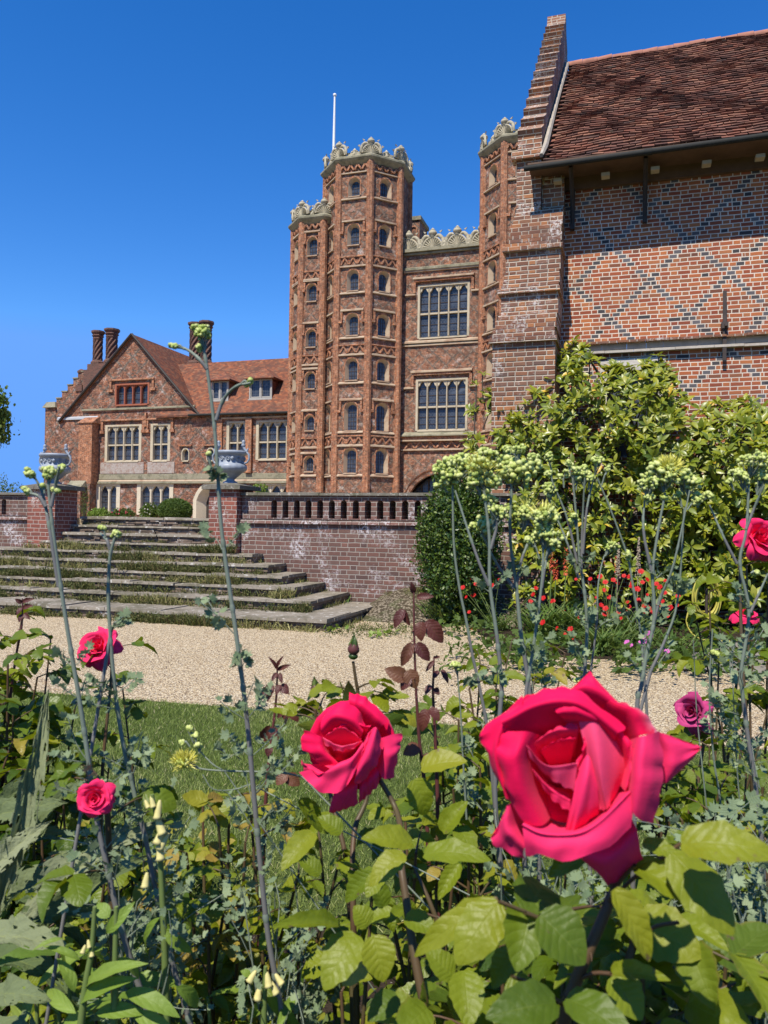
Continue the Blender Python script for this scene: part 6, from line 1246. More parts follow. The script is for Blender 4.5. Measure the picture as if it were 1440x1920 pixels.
def bud(t, p, up, L, seed):
    Z = unit(up); c = MB(); X_ = unit(np.cross(Z, [.3, 1, .2])); Y = np.cross(Z, X_); prof = [(.12, 0), (.22, .08), (.23, .18), (.17, .24), (.27, .36), (.29, .5), (.22, .68), (.10, .84), (.02, .95)]
    for i, (mt, pr) in enumerate((('rose_leaf_dark', prof[:4]), ('red_stem', prof[3:]))):
        m = MB(); m.lathe(pr, (0, 0, 0), 12); V = np.array(m.v) * L; m.v = [tuple(p + v[0] * X_ + v[1] * Y + v[2] * Z) for v in V]; o = m.build(('hip', 'bud')[i], M[mt], t)
    k = Cloud(); a = np.arange(5) * 1.257 + seed; d = np.cos(a)[:, None] * X_ + np.sin(a)[:, None] * Y; k.add(T_LANCE, p + Z * L * .24 + d * L * .18, Z[None] + d * .18, d, L * RNG.uniform(.8, 1.15, 5), .8); k.build('sepal', M['rose_leaf_dark'], t)
bud(t, pd(662, 1236, 1.1), CU + CR * .05, .030, 1); bud(t, pd(593, 1308, 1.15), CU - CR * .1, .026, 2)
(st.build('stem', M['rose_stem'], t) if st.v else None); cl.build('foliage', M['rose_leaf'], t)
# ---- young red shoots
def shoot(label, px, d, leaves, r0=.0035):
    t = thing('red_shoot', (*pd(*px[-1], d)[:2], 0), label, 'rose shoot', None); st, cl = MB(), Cloud(); q = bez([pd(x, y_, d) for x, y_ in px], 4); q += to_ground(q[-2:])[2:]; st.tube(q, list(np.linspace(.0012, r0, len(q))), 7); thorns(st, q[6:16], 6)
    for a, b, w_, rr in leaves:
        st.tube(bez([pd(min(q_[0] for q_ in [a]), a[1], d), pd(*a, d)], 2), .0008, 4, 0, False); leafpx(cl, a, b, w_, d, d - .01, .3, (rr, .5), T_ROSE, RNG.normal(0, .3))
    st.build('stem', M['red_stem'], t); cl.build('foliage', M['red_leaf'], t)
shoot('slim dark red leafed shoot against the grass left of the second rose', [(520, 1250), (519, 1290), (516, 1330), (508, 1395), (502, 1450), (497, 1520)], 1.2,
      [((520, 1256), (508, 1232), 8, .2), ((520, 1254), (526, 1230), 8, .2), ((521, 1256), (542, 1246), 9, .3), ((519, 1262), (509, 1276), 9, .2), ((524, 1262), (528, 1280), 9, .2), ((514, 1287), (481, 1306), 17, .3), ((514, 1288), (497, 1314), 15, .2), ((527, 1284), (540, 1300), 18, .2), ((525, 1284), (516, 1302), 12, .2), ((540, 1327), (560, 1352), 20, .3), ((536, 1328), (534, 1352), 20, .35), ((530, 1330), (522, 1346), 12, .3), ((507, 1362), (486, 1396), 24, .5), ((510, 1364), (520, 1388), 18, .4), ((505, 1398), (502, 1418), 16, .2), ((538, 1450), (516, 1470), 24, .8), ((540, 1452), (560, 1474), 26, .8)])
shoot('tall dark red rose shoot with drooping bronze leaves against the gravel', [(776, 1096), (776, 1140), (777, 1200), (780, 1290), (783, 1340), (787, 1395), (793, 1440), (800, 1520)], 1.15,
      [((776, 1112), (772, 1094), 12, .1), ((782, 1120), (812, 1116), 14, .3), ((757, 1143), (737, 1176), 20, .3), ((758, 1144), (764, 1174), 17, .2), ((790, 1166), (786, 1202), 26, .55), ((800, 1164), (832, 1206), 32, .5), ((772, 1206), (752, 1250), 22, .7), ((781, 1206), (806, 1240), 24, .2), ((762, 1272), (724, 1254), 30, .9), ((768, 1268), (752, 1294), 20, .4), ((766, 1256), (780, 1292), 30, .95), ((800, 1330), (788, 1372), 24, .5), ((806, 1328), (826, 1350), 20, .5), ((786, 1400), (756, 1412), 26, .8), ((795, 1415), (812, 1432), 24, .3)])
shoot('short thin dark red shoot just right of the tall bronze one', [(814, 1230), (813, 1260), (812, 1300), (816, 1380), (820, 1480)], 1.2, [((813, 1240), (798, 1258), 9, .2), ((815, 1233), (823, 1231), 6, .3), ((822, 1258), (814, 1270), 10, .2), ((828, 1256), (842, 1280), 11, .2), ((808, 1285), (796, 1300), 14, .3), ((816, 1290), (822, 1302), 12, .3)])
shoot('wine red shoot tip at the left edge above the rose leaves', [(42, 1122), (42, 1150), (40, 1180), (30, 1230), (20, 1300)], 1.7, [((42, 1130), (28, 1124), 9, .2), ((43, 1128), (60, 1122), 9, .2), ((42, 1140), (28, 1152), 10, .2), ((44, 1140), (58, 1134), 10, .3), ((42, 1152), (34, 1166), 9, .2), ((45, 1150), (54, 1160), 9, .2)])
# ---- other rose bushes
def gen_bush(label, tips, flowers, L, rnd, nl=8, mat='rose_leaf', base=None, droop=.5, fill=0, fr=None, tpl=None):
    b = base if base is not None else pd(*tips[0]); t, st, cl = bush('rose_bush', label, b)
    for i in range(fill): x = RNG.uniform(fr[0], fr[1]); tips = tips + [(x, RNG.uniform(np.interp(x, fr[2], fr[3]), fr[4]), RNG.uniform(fr[5], fr[6]))]
    for x, y_, d in tips:
        tip = pd(x, y_, d); rt = np.array([tip[0] * .7 + b[0] * .3 + RNG.normal(0, .05), tip[1] * .8 + b[1] * .2 + RNG.normal(0, .05), 0]); cane(cl, st, [rt, rt * .45 + tip * .55 + RNG.normal(0, .03, 3), tip], .0055, .002, nl, L, .7, rnd=rnd, droop=droop, tpl=tpl); st.build('stem', M['rose_stem'], t); st = MB()
    for (x, y_, d, rp, ax, seed, mt, oc) in flowers:
        p = pd(x, y_, d); f_, fb = rose(t, p, rp * d / FPX, oc, mid=5, ax=unit(-CF * ax[0] + UP * ax[1] + CR * ax[2]), seed=seed, mat=mt, n_in=8, midr=.6, midz=.34, inner_h=.5)
        rt = np.array([fb[0] + RNG.normal(0, .06), fb[1] + .05, 0]); q = bez([fb, fb + unit(fb - p) * .05 - UP * .03, fb * [1, 1, .6] + RNG.normal(0, .02, 3), rt], 5); st.tube(q, list(np.linspace(.0022, .006, len(q))), 7)
        for k in range(4): a = RNG.random() * 6.28; comp_leaf(cl, st, q[3 + k], np.array([math.cos(a), math.sin(a), .3]), L, 3, rnd)
    if st.v: st.build('stem', M['rose_stem'], t)
    cl.build('foliage', M[mat], t)
gen_bush('rose bush at the left edge with one open crimson rose against the gravel', [(40, 1165, 1.8), (95, 1200, 1.9), (15, 1230, 1.6), (70, 1270, 1.8), (140, 1330, 1.9), (25, 1320, 1.6), (95, 1370, 1.7), (-40, 1180, 1.7), (-60, 1290, 1.6), (205, 1430, 2.0), (120, 1440, 1.8), (30, 1420, 1.6), (60, 1480, 1.7), (230, 1290, 2.0)], [(184, 1213, 1.85, 41, (1, .55, -.15), 5, 'rose_petal', GEN(5, 8, 1.0))], .068, (.3, .4), 14, 'rose_leaf', None, .5, 12, (-40, 130, [-40, 0, 60, 130], [1170, 1180, 1230, 1330], 1500, 1.4, 1.9))
gen_bush('rose bush low at the left with a half hidden crimson rose behind grey stems', [(120, 1520, 1.9), (230, 1500, 2.0), (90, 1560, 1.8), (270, 1570, 2.0), (180, 1580, 1.9), (40, 1540, 1.8)], [(178, 1497, .84, 37, (1, .3, .1), 6, 'rose_petal', GEN(6, 8, 1.0))], .06, (.35, .5), 10)
gen_bush('yellowish leaved rose bush without flowers in front of the lawn', [(380, 1490, 1.25), (430, 1500, 1.2), (470, 1520, 1.2), (410, 1550, 1.15), (350, 1600, 1.2), (460, 1580, 1.15), (340, 1660, 1.1), (430, 1640, 1.1), (390, 1700, 1.05), (330, 1720, 1.1), (450, 1700, 1.05), (500, 1560, 1.2)], [], .052, (.86, .5), 6)
gen_bush('leafy rose bush without blooms behind the two nearest roses', [(880, 1290, 1.5), (930, 1260, 1.6), (860, 1350, 1.4), (910, 1370, 1.4), (1000, 1240, 1.8), (1060, 1225, 1.9), (960, 1200, 2.0), (880, 1430, 1.35), (1240, 1500, 1.2), (1300, 1480, 1.3), (1280, 1560, 1.2), (850, 1480, 1.2), (900, 1240, 1.9), (830, 1440, 1.3), (900, 1440, 1.3), (820, 1390, 1.45), (940, 1330, 1.5), (900, 1500, 1.2), (1000, 1290, 1.6), (1240, 1400, 1.5)], [], .062, (.5, .5), 10)
gen_bush('rose bush at the right edge with a bright crimson rose at shoulder height', [(1400, 1060, 1.9), (1440, 1090, 1.9), (1330, 1110, 2.0), (1300, 1135, 2.1), (1420, 1180, 1.9), (1350, 1180, 2.0), (1450, 1240, 1.8)], [(1426, 1008, 1.8, 44, (1, .35, .2), 9, 'rose_petal', GEN(9, 8, 1.0)), (1396, 1153, 2.1, 27, (.3, 1, .0), 10, 'rose_petal', GEN(10, 7, 1.0))], .066, (.5, .5), 8)
gen_bush('rose bush at the right with one fading magenta bloom over the gravel', [(1350, 1310, 1.7), (1400, 1360, 1.6), (1330, 1400, 1.6), (1440, 1330, 1.6), (1300, 1440, 1.5), (1400, 1440, 1.5), (1360, 1500, 1.4), (1260, 1420, 1.5), (1230, 1470, 1.4), (1420, 1520, 1.3)], [(1298, 1334, 1.7, 38, (.6, .2, -.6), 12, 'rose_old', [(100, 1.0, .36, -.4, .1, .5), (30, .9, .4, -.5, 0, .5), (160, 1.0, .34, -.3, .1, .5), (215, .95, .4, -.5, 0, .5), (270, 1.25, .36, -.8, -.2, .5), (310, 1.2, .36, -.7, -.1, .5)])], .058, (.3, .5), 7)
gen_bush('dense leafy rose bush without flowers filling the bottom left corner of the bed', [(60, 1800, 1.2), (110, 1850, 1.1), (30, 1880, 1.1), (180, 1900, 1.1), (250, 1840, 1.15), (320, 1860, 1.15), (380, 1790, 1.2), (400, 1860, 1.1), (440, 1790, 1.2), (350, 1900, 1.05), (450, 1900, 1.05), (120, 1680, 1.3), (200, 1620, 1.35), (250, 1680, 1.3), (300, 1640, 1.4), (90, 1740, 1.3), (170, 1760, 1.25)], [], .055, (.5, .5), 8)
gen_bush('tangle of rose leaves without flowers at the lower right behind the biggest bloom', [(1250, 1450, 1.2), (1330, 1520, 1.1), (1400, 1560, 1.1), (1290, 1620, 1.0), (1360, 1700, 1.0), (1420, 1620, 1.1), (1180, 1700, 1.1), (1060, 1640, 1.2), (960, 1600, 1.2), (900, 1560, 1.2), (1000, 1720, 1.1), (1420, 1880, .95), (1250, 1850, .95), (1340, 1800, 1.0)], [], .052, (.35, .5), 7)
gen_bush('leafy rose growth without blooms filling the gap below the second rose', [(700, 1560, 1.05), (760, 1540, 1.1), (820, 1540, 1.1), (880, 1580, 1.05), (640, 1600, 1.1), (600, 1580, 1.15), (850, 1640, 1.0), (780, 1600, 1.0), (700, 1640, .95), (900, 1680, .95), (560, 1640, 1.1), (820, 1720, .9), (640, 1860, .9), (720, 1900, .85), (860, 1860, .85), (930, 1900, .8), (560, 1720, 1.05)], [], .054, (.55, .5), 9)
gen_bush('leafy rose growth without blooms behind the right of the biggest bloom', [(1250, 1480, 1.2), (1300, 1450, 1.25), (1350, 1480, 1.2), (1410, 1500, 1.15), (1280, 1540, 1.1), (1380, 1560, 1.1), (1440, 1580, 1.05), (1240, 1560, 1.1), (1220, 1650, 1.0), (1300, 1640, 1.0)], [], .054, (.45, .5), 8)
# ---------------------------------------------------------------- tall meadow rue
def rue_spray(cl, st, p, d, L, n=9, ls=.015, rr=.5):
    d = unit(d); side = unit(np.cross(d, UP + RNG.normal(0, .3, 3))); q = [p, p + d * L * .5 + RNG.normal(0, .05 * L, 3), p + d * L]; st.tube(bez(q, 2), .0006, 4, 0, False)
    for i in range(n):
        f = .3 + .7 * i / max(1, n - 1); sg = 1 if i % 2 else -1; c = p + d * L * f + side * sg * L * .16 * (1.3 - f) ; m = unit(-CF * .4 + UP * .6 + RNG.normal(0, .55, 3))
        cl.add(T_LOBE, c, unit(d * .5 + side * sg * (.9 if i < n - 1 else 0) + RNG.normal(0, .25, 3)), m, ls * RNG.uniform(.6, 1.25), 1.0, np.array([[np.clip(rr + RNG.normal(0, .2), 0, 1), RNG.random()]]))
def rue_head(t, p, rad, root, yellow=0.0, n=62, name='flower_head'):
    st = MB(); cl = Cloud(); k = max(3, n // 11); ups = unit(np.array(p) - root + UP * .05)
    for i in range(k):
        c = p + rdir(1, .5)[0] * rad * RNG.uniform(.3, .95) * [1, 1, .75]; st.tube(bez([root, (root + c) / 2 + ups * rad * .1 + (c - p) * .2, c], 2), .0008, 4, 0, False); m = 11; dd = rdir(m, .5)
        B = c + dd * rad * .36; cl.add(T_BALL, B, rdir(m), rdir(m), RNG.uniform(.0024, .0038, m) * min(1.3, max(.8, rad / .020)), 1.0)
        for b in B[::3]: st.tube([c - ups * rad * .2, b], .0004, 3, 0, False)
    o = cl.build(name, M['rue_bud'], t); ORG[o] = ORG[t]
    if yellow:
        y = Cloud(); m = int(420 * yellow); dd = rdir(m, .9); y.add(T_BLADE, p + UP * rad * .25 + dd * rad * RNG.uniform(.5, 1.0, (m, 1)) * [1, 1, .8], dd + UP * .3, rdir(m), RNG.uniform(.007, .012, m), 2.2); y.build('stamens', M['rue_yellow'], o)
    s_ = st.build('head_stalks', M['rue_stem'], o)
def rue(label, d, stems, heads, nodes, group='tall meadow rue stems', r=(.0022, .0046), leaf=.0125, sp=.055, dark=.55, rr=.5):
    """stems: pixel paths from top to bottom (the first runs to the ground); heads: (x, y, radius px, yellow, stem point x, y); nodes: pixel points where leaves sprout"""
    base = pd(*stems[0][-1], d); t = thing('meadow_rue', (base[0], base[1], 0), label, 'meadow rue', group); st, sd_, cl = MB(), MB(), Cloud()
    for i, s in enumerate(stems):
        dj = d + .0 * i; q = bez([pd(x, y_, dj + .015 * math.sin(i * 2.1) * (k / max(1, len(s) - 1) < .5)) for k, (x, y_) in enumerate(s)], 4)
        if i == 0 or s[-1][1] > 1180: q += to_ground(q[-2:])[2:]
        m = len(q); rad = np.linspace(r[0], r[1], m) * (.82 if i == 0 else .55); cut = int(m * dark)
        st.tube(q[:cut + 1], list(rad[:cut + 1]), 7); 
        st.build('stem', M['rue_stem'], t); st = MB()
        if cut < m - 1: sd_ = MB(); sd_.tube(q[cut:], list(rad[cut:]), 7); sd_.build('lower_stem', M['rue_stem_dark'], t)
        for j in range(3, m - 2, 5): p = q[j]; st.tube([p - unit(q[j + 1] - q[j]) * .005, p, p + unit(q[j + 1] - q[j]) * .005], [rad[j] * 1.02, rad[j] * 1.35, rad[j] * 1.02], 7, 0, False)
    for (x, y_, rp, ye, sx, sy) in heads:
        p, q = pd(x, y_, d), pd(sx, sy, d); rue_head(t, p, rp * (1.22 if d >= 1.0 else 1.0) * d / FPX, q if np.linalg.norm(p - q) < rp * d / FPX * 2.2 else p + (q - p) * .35, ye, int(26 + rp * rp * (.25 if d >= 1.0 else .17)))
        if np.linalg.norm(p - q) > rp * d / FPX * 1.2: st = MB(); st.tube(bez([p + (q - p) * .3, (p + q) / 2 + (UP * .004), q], 3), .0013, 5, 0, False); st.build('side_stalk', M['rue_stem'], t)
    lst = MB()
    for nd in nodes:
        x, y_ = nd[:2]; sc = nd[2] if len(nd) > 2 else 1.0; p = pd(x, y_, d)
        for k in range(3 if sc >= 1 else 2):
            st = lst; a = RNG.normal(0, 1.0); rue_spray(cl, st, p, CU * RNG.uniform(.35, 1.0) + CR * math.sin(a * 1.4) * .9 - CF * RNG.uniform(-.5, .6), sp * sc * RNG.uniform(.7, 1.2), 9, leaf, rr)
    if cl.parts: fo = cl.build('foliage', M['rue_leaf'], t); ORG[fo] = ORG[t]; lst.build('leaf_stalks', M['rue_stem'], fo)
rue('tallest meadow rue stem passing the right urn up to the twisted chimney', .92, [[(379, 640), (388, 690), (402, 800), (409, 900), (414, 980), (424, 1060), (440, 1170), (456, 1290), (466, 1380), (477, 1500), (488, 1620), (502, 1750), (516, 1830), (534, 1930)], [(326, 651), (350, 655), (372, 672), (388, 692)], [(470, 718), (440, 726), (418, 752), (405, 788)], [(398, 880), (392, 862), (390, 850)]],
    [(378, 626, 21, 0, 384, 660), (327, 651, 9, 0, 345, 655), (376, 652, 9, 0, 385, 672), (468, 717, 9, 0, 450, 722), (391, 852, 4, 0, 394, 866)], [(408, 905, .3), (416, 1030, .6), (440, 1190, .9), (448, 1260, .7), (462, 1350, 1), (470, 1420, .9), (478, 1490, 1.1), (486, 1570, 1.1), (492, 1650, .9), (470, 1560, .9)])
rue('meadow rue stem with two heads rising in front of the left urn', .88, [[(90, 905), (100, 1000), (114, 1100), (128, 1190), (150, 1320), (165, 1420), (180, 1530), (204, 1640), (222, 1720), (248, 1810), (290, 1935)], [(66, 896), (80, 925), (92, 985), (110, 1100)], [(112, 875), (104, 910), (96, 950)], [(50, 924), (72, 930), (86, 950)]],
    [(59, 889, 13, 0, 68, 900), (90, 888, 18, 0, 91, 912), (116, 878, 9, 0, 110, 890), (50, 922, 8, 0, 62, 928), (104, 922, 7, 0, 98, 935), (80, 912, 5, 0, 84, 925)], [(138, 1250, .5), (150, 1310, .6), (166, 1430, .9), (182, 1500, 1), (200, 1590, 1.1), (215, 1650, 1.1), (236, 1760, 1)])
rue('meadow rue stem with a bowed head over the middle of the steps', .95, [[(214, 1012), (206, 1045), (203, 1110), (206, 1180), (214, 1280), (228, 1380), (250, 1480), (272, 1570), (292, 1670), (312, 1760), (330, 1830), (362, 1935)], [(188, 1000), (200, 1012), (206, 1030)], [(216, 1166), (210, 1180), (207, 1190)]],
    [(219, 1004, 13, 0, 212, 1018), (190, 990, 6, 0, 198, 1008)], [(208, 1180, .4), (218, 1300, .6), (222, 1330, .7), (250, 1450, 1), (268, 1530, 1.1), (285, 1620, 1.1), (300, 1700, 1.1), (318, 1780, 1)])
rue('short leaning meadow rue with a fluffy yellow head above the lawn', .98, [[(352, 1432), (380, 1442), (440, 1446), (520, 1448), (566, 1456)], [(352, 1370), (368, 1400), (398, 1432), (420, 1445)], [(380, 1452), (400, 1480), (440, 1480), (470, 1470)]], [(345, 1434, 17, .9, 372, 1440), (354, 1368, 8, 0, 362, 1385), (366, 1380, 6, 0, 368, 1398), (340, 1392, 5, 0, 356, 1400), (372, 1400, 7, 0, 374, 1412)], [(430, 1420, .5), (545, 1425, .6)], r=(.0012, .0016), dark=2)
Z2 = lambda x, y_: (780 + x / 2.182, 800 + y_ / 2.182)
def zz(*a): return [Z2(*q) for q in a]
def hh(*a): return [(*Z2(x, y_), rp, ye, *Z2(sx, sy)) for x, y_, rp, ye, sx, sy in a]
rue('meadow rue stem with the leftmost pale heads of the right hand group', 1.1, [zz((150, 240), (155, 480), (178, 660), (205, 790), (230, 930), (265, 1090)) + [(918, 1400), (935, 1620), (945, 1800)]], hh((132, 182, 24, 0, 148, 240), (205, 160, 22, 0, 160, 240), (92, 245, 9, 0, 130, 270)), [(868, 1290, .4), (888, 1420, .6), (905, 1520, .8)], r=(.0018, .0036), dark=.4)
rue('thick meadow rue stem with the bright yellow tipped head at left of the group', 1.0, [zz((278, 260), (300, 450), (302, 640), (330, 850), (350, 1050)) + [(938, 1330), (928, 1480), (940, 1640), (950, 1900)], zz((160, 260), (245, 520), (298, 650)), zz((300, 340), (330, 400), (305, 500))], hh((275, 200, 27, .85, 280, 262), (300, 135, 22, 0, 285, 230), (240, 230, 17, 0, 262, 280), (300, 300, 14, 0, 300, 350), (345, 365, 18, 0, 318, 420)), [(918, 1110, .5), (930, 1290, .7), (925, 1420, .8)], dark=.35)
rue('meadow rue stem with a round pale head near the middle of the left cluster', 1.05, [zz((392, 232), (385, 450), (410, 650), (430, 850), (465, 1090)) + [(1000, 1420), (1010, 1600)], zz((500, 400), (440, 520), (412, 640)), zz((270, 440), (330, 560), (400, 660))], hh((412, 182, 29, 0, 395, 240), (430, 102, 13, 0, 412, 160), (482, 130, 12, 0, 440, 190), (285, 412, 20, 0, 300, 470), (455, 352, 20, .25, 440, 430)), [(968, 1090, .6), (985, 1260, .7), (1000, 1300, .7)], dark=.5)
rue('meadow rue stem with full hanging heads in front of the dark shrub', 1.0, [zz((520, 440), (518, 600), (495, 800), (465, 1000), (450, 1100)) + [(985, 1420)], zz((540, 490), (530, 560), (515, 660))], hh((520, 382, 24, .15, 520, 440), (535, 445, 20, 0, 525, 500), (552, 488, 14, 0, 530, 540), (475, 470, 12, 0, 505, 540)), [(1012, 1160, .5), (1000, 1230, .6)], r=(.0018, .0034), dark=.6)
rue('branching meadow rue with a wide spray of small grey green heads', 1.15, [zz((640, 200), (660, 420), (670, 560), (685, 640), (700, 820), (690, 1010)) + [(1096, 1330), (1100, 1500), (1110, 1700)], zz((540, 290), (620, 480), (665, 620)), zz((690, 210), (680, 420), (676, 600)), zz((560, 230), (620, 380), (660, 560)), zz((735, 180), (700, 330), (682, 520))], hh((640, 185, 13, 0, 645, 240), (690, 190, 13, 0, 690, 250), (735, 148, 11, 0, 732, 200), (540, 262, 15, 0, 545, 310), (600, 200, 9, 0, 605, 250), (548, 190, 10, 0, 560, 240), (625, 160, 8, 0, 632, 200), (660, 215, 9, 0, 655, 260), (375, 100, 9, 0, 420, 140), (535, 125, 9, 0, 555, 180), (712, 215, 9, 0, 705, 260), (640, 375, 9, 0, 655, 420)), [Z2(660, 590) + (.6,), Z2(695, 830) + (.8,), Z2(690, 980) + (.9,)], r=(.0018, .0042))
rue('thin meadow rue stem arching right from the wide grey green spray', 1.2, [zz((742, 210), (800, 350), (862, 520), (882, 620), (920, 850), (930, 980)) + [(1212, 1320), (1220, 1500)], zz((805, 505), (770, 530), (745, 650), (740, 800), (715, 1000))], hh((805, 498, 12, 0, 775, 530), (862, 522, 9, 0, 864, 550), (785, 175, 5, 0, 760, 240), (660, 1040, 8, 0, 720, 1000)), [Z2(740, 830) + (.6,), Z2(880, 800) + (.6,)], r=(.0014, .0032))
rue('meadow rue with a broad domed head partly in yellow flower', 1.05, [zz((1020, 270), (990, 430), (968, 600), (975, 780), (940, 950), (920, 1070)) + [(1195, 1320), (1190, 1500), (1185, 1750)], zz((940, 260), (930, 420), (965, 600)), zz((1120, 260), (1055, 560), (1000, 700), (975, 790)), zz((1098, 330), (1072, 700), (1020, 870), (960, 1000))], hh((1005, 205, 24, 0, 1012, 270), (1035, 190, 20, .9, 1022, 250), (945, 230, 19, 0, 945, 290), (1120, 228, 22, 0, 1112, 290), (1085, 222, 15, 0, 1090, 280), (1160, 300, 13, 0, 1110, 340), (1192, 285, 9, 0, 1150, 330), (1015, 300, 6, 0, 1010, 340), (950, 285, 9, 0, 945, 320), (1075, 285, 10, 0, 1088, 330)), [Z2(985, 620) + (.6,), Z2(1050, 690) + (.6,), Z2(970, 840) + (.9,), Z2(930, 1010) + (1,)], r=(.0018, .0046))
rue('rightmost tall meadow rue beside the rose at the right edge', 1.05, [zz((1362, 210), (1352, 420), (1325, 560), (1362, 760), (1330, 1000), (1335, 1090)) + [(1402, 1380), (1420, 1500), (1432, 1640), (1440, 1860)], zz((1200, 320), (1262, 460), (1312, 560)), zz((1425, 240), (1385, 330), (1350, 420)), zz((1440, 600), (1400, 690), (1368, 760))], hh((1312, 195, 15, 0, 1340, 260), (1375, 140, 19, 0, 1365, 210), (1410, 228, 15, 0, 1395, 280), (1425, 192, 13, 0, 1412, 250), (1278, 225, 5, 0, 1300, 260), (1345, 225, 9, 0, 1352, 270), (1395, 605, 7, 0, 1370, 600)), [Z2(1365, 745) + (.8,), Z2(1335, 960) + (1,), (1395, 1290, 1), (1408, 1400, 1.1), (1385, 1340, 1), (1425, 1480, 1), (1432, 1560, 1)], r=(.002, .0042))
rue('slender pale meadow rue stems between the big bloom and the right edge', 1.15, [[(1336, 1180), (1330, 1300), (1338, 1420), (1350, 1500), (1362, 1640)], [(1300, 1200), (1306, 1330), (1318, 1450), (1330, 1560)], [(1372, 1200), (1376, 1330), (1384, 1470), (1396, 1600)]], [(1338, 1226, 7, 0, 1336, 1245)], [(1370, 1270, 1), (1345, 1390, .9), (1392, 1420, 1)], r=(.0012, .0024), dark=2)
rue('slender meadow rue stem with a small green head between the two nearest roses', 1.1, [[(858, 1265), (864, 1340), (868, 1420), (876, 1560), (880, 1700)]], [(854, 1250, 12, 0, 858, 1268)], [(905, 1370, .6), (868, 1480, .4)], r=(.0012, .0024), dark=2)
rue('nodding meadow rue with one green head at the lower right corner', .8, [[(1402, 1790), (1385, 1778), (1360, 1790), (1338, 1820), (1330, 1880), (1318, 1960)]], [(1404, 1796, 11, 0, 1396, 1784)], [(1375, 1800, .9), (1390, 1850, 1), (1330, 1840, .6)], r=(.0011, .0020), dark=2)
# foliage of the rue low down
def rue_mound(label, pts, d, rr, n=26, leaf=.015):
    b = pd(*pts[0], d); t = thing('meadow_rue', (b[0], b[1], 0), label, 'meadow rue', 'leafy meadow rue clumps'); st, cl = MB(), Cloud()
    for k in range(n):
        x, y_ = pts[k % len(pts)]; tip = pd(x + RNG.normal(0, 26), y_ + RNG.normal(0, 26), d + RNG.normal(0, .07)); rt = np.array([b[0] + RNG.normal(0, .08), b[1] + RNG.normal(0, .08), 0]); q = bez([rt, rt * .45 + tip * .55 + RNG.normal(0, .04, 3), tip], 5); st.tube(q, list(np.linspace(.0024, .0009, len(q))), 5)
        for j in range(4, len(q)): rue_spray(cl, st, q[j], rdir(1, .6)[0], RNG.uniform(.05, .09), 9, leaf, rr)
    st.build('stem', M['rue_stem'], t); cl.build('foliage', M['rue_leaf'], t)
rue_mound('leafy blue green meadow rue clump under the biggest bloom', [(1060, 1660), (1090, 1700), (1030, 1720), (1000, 1660), (1080, 1760), (1120, 1640), (960, 1640)], .95, .5)
rue_mound('leafy blue green meadow rue clump filling the lower right corner', [(1390, 1600), (1420, 1680), (1350, 1660), (1430, 1780), (1300, 1640), (1400, 1860), (1440, 1560), (1320, 1570), (1260, 1640)], .95, .55, 34)
rue_mound('leafy blue green meadow rue clump between the grey stems at lower left', [(200, 1700), (240, 1690), (280, 1720), (215, 1660), (300, 1780), (250, 1760), (230, 1800), (320, 1810)], 1.0, .55, 16, .014)
rue_mound('leafy blue green meadow rue clump at the bottom below the tallest stem', [(540, 1810), (560, 1860), (510, 1700), (470, 1640), (520, 1880), (490, 1770), (545, 1760)], 1.0, .55, 14, .014)

# ---------------------------------------------------------------- plants at the lower left
def plant(name, label, cat, base): return thing(name, (base[0], base[1], 0), label, cat)
def felt_leaf(ns=30, nt=8, hole=.5, seed=0):
    rg = np.random.default_rng(seed); V, F, U = leaf_tpl(ns, nt, lambda s: .30 * (math.sin(math.pi * min(1, s * .95 + .04) ** 1.0)) ** .95 * (1 + .07 * math.sin(s * 31 + seed)), .55, 1.1, .06); V = V + np.stack([rg.normal(0, .002, len(U)), rg.normal(0, .003, len(U)), .03 * np.sin(U[:, 1] * 19 + seed) * np.abs(U[:, 0] - .5) * 2 + .012 * np.sin(U[:, 1] * 47 + U[:, 0] * 23) + rg.normal(0, .003, len(U))], 1)
    F = [f for f in F if not (rg.random() < .085 * hole and abs(np.mean([U[i][0] for i in f]) - .5) > .1)]
    edge = [f for f in F if not (rg.random() < .38 * hole and abs(np.mean([U[i][0] for i in f]) - .5) > .38)]; return V, edge, U
b = pd(-20, 1900, 1.0); t = plant('mullein_plant', 'big felted grey green leaves eaten full of holes at the lower left', 'plant', b)
MUL = [((-20, 1720), (106, 1410), 58, 1.0, .92, .75, .35), ((40, 1740), (182, 1512), 76, .97, .92, .85, .35), ((-10, 1720), (120, 1545), 70, 1.02, .98, .55, .45), ((-40, 1660), (38, 1552), 56, .95, .93, .9, .45), ((-50, 1770), (64, 1702), 70, .88, .82, .75, .45), ((30, 1690), (172, 1722), 34, 1.1, 1.05, .15, .5), ((-20, 1870), (36, 1838), 62, .84, .80, .55, .4), ((-60, 1560), (44, 1474), 60, 1.1, 1.05, .5, .3), ((0, 1760), (150, 1640), 56, 1.06, 1.0, .25, .5), ((-40, 1800), (60, 1762), 60, .97, .92, .2, .6), ((10, 1800), (130, 1800), 44, 1.08, 1.02, .2, .6), ((-30, 1930), (80, 1900), 70, .88, .82, .45, .6), ((20, 1660), (60, 1460), 44, 1.12, 1.08, .35, .3), ((-30, 1620), (70, 1520), 52, 1.15, 1.1, .4, .4), ((60, 1760), (196, 1600), 50, 1.1, 1.06, .3, .4), ((-20, 1560), (20, 1440), 40, 1.2, 1.15, .3, .3)]
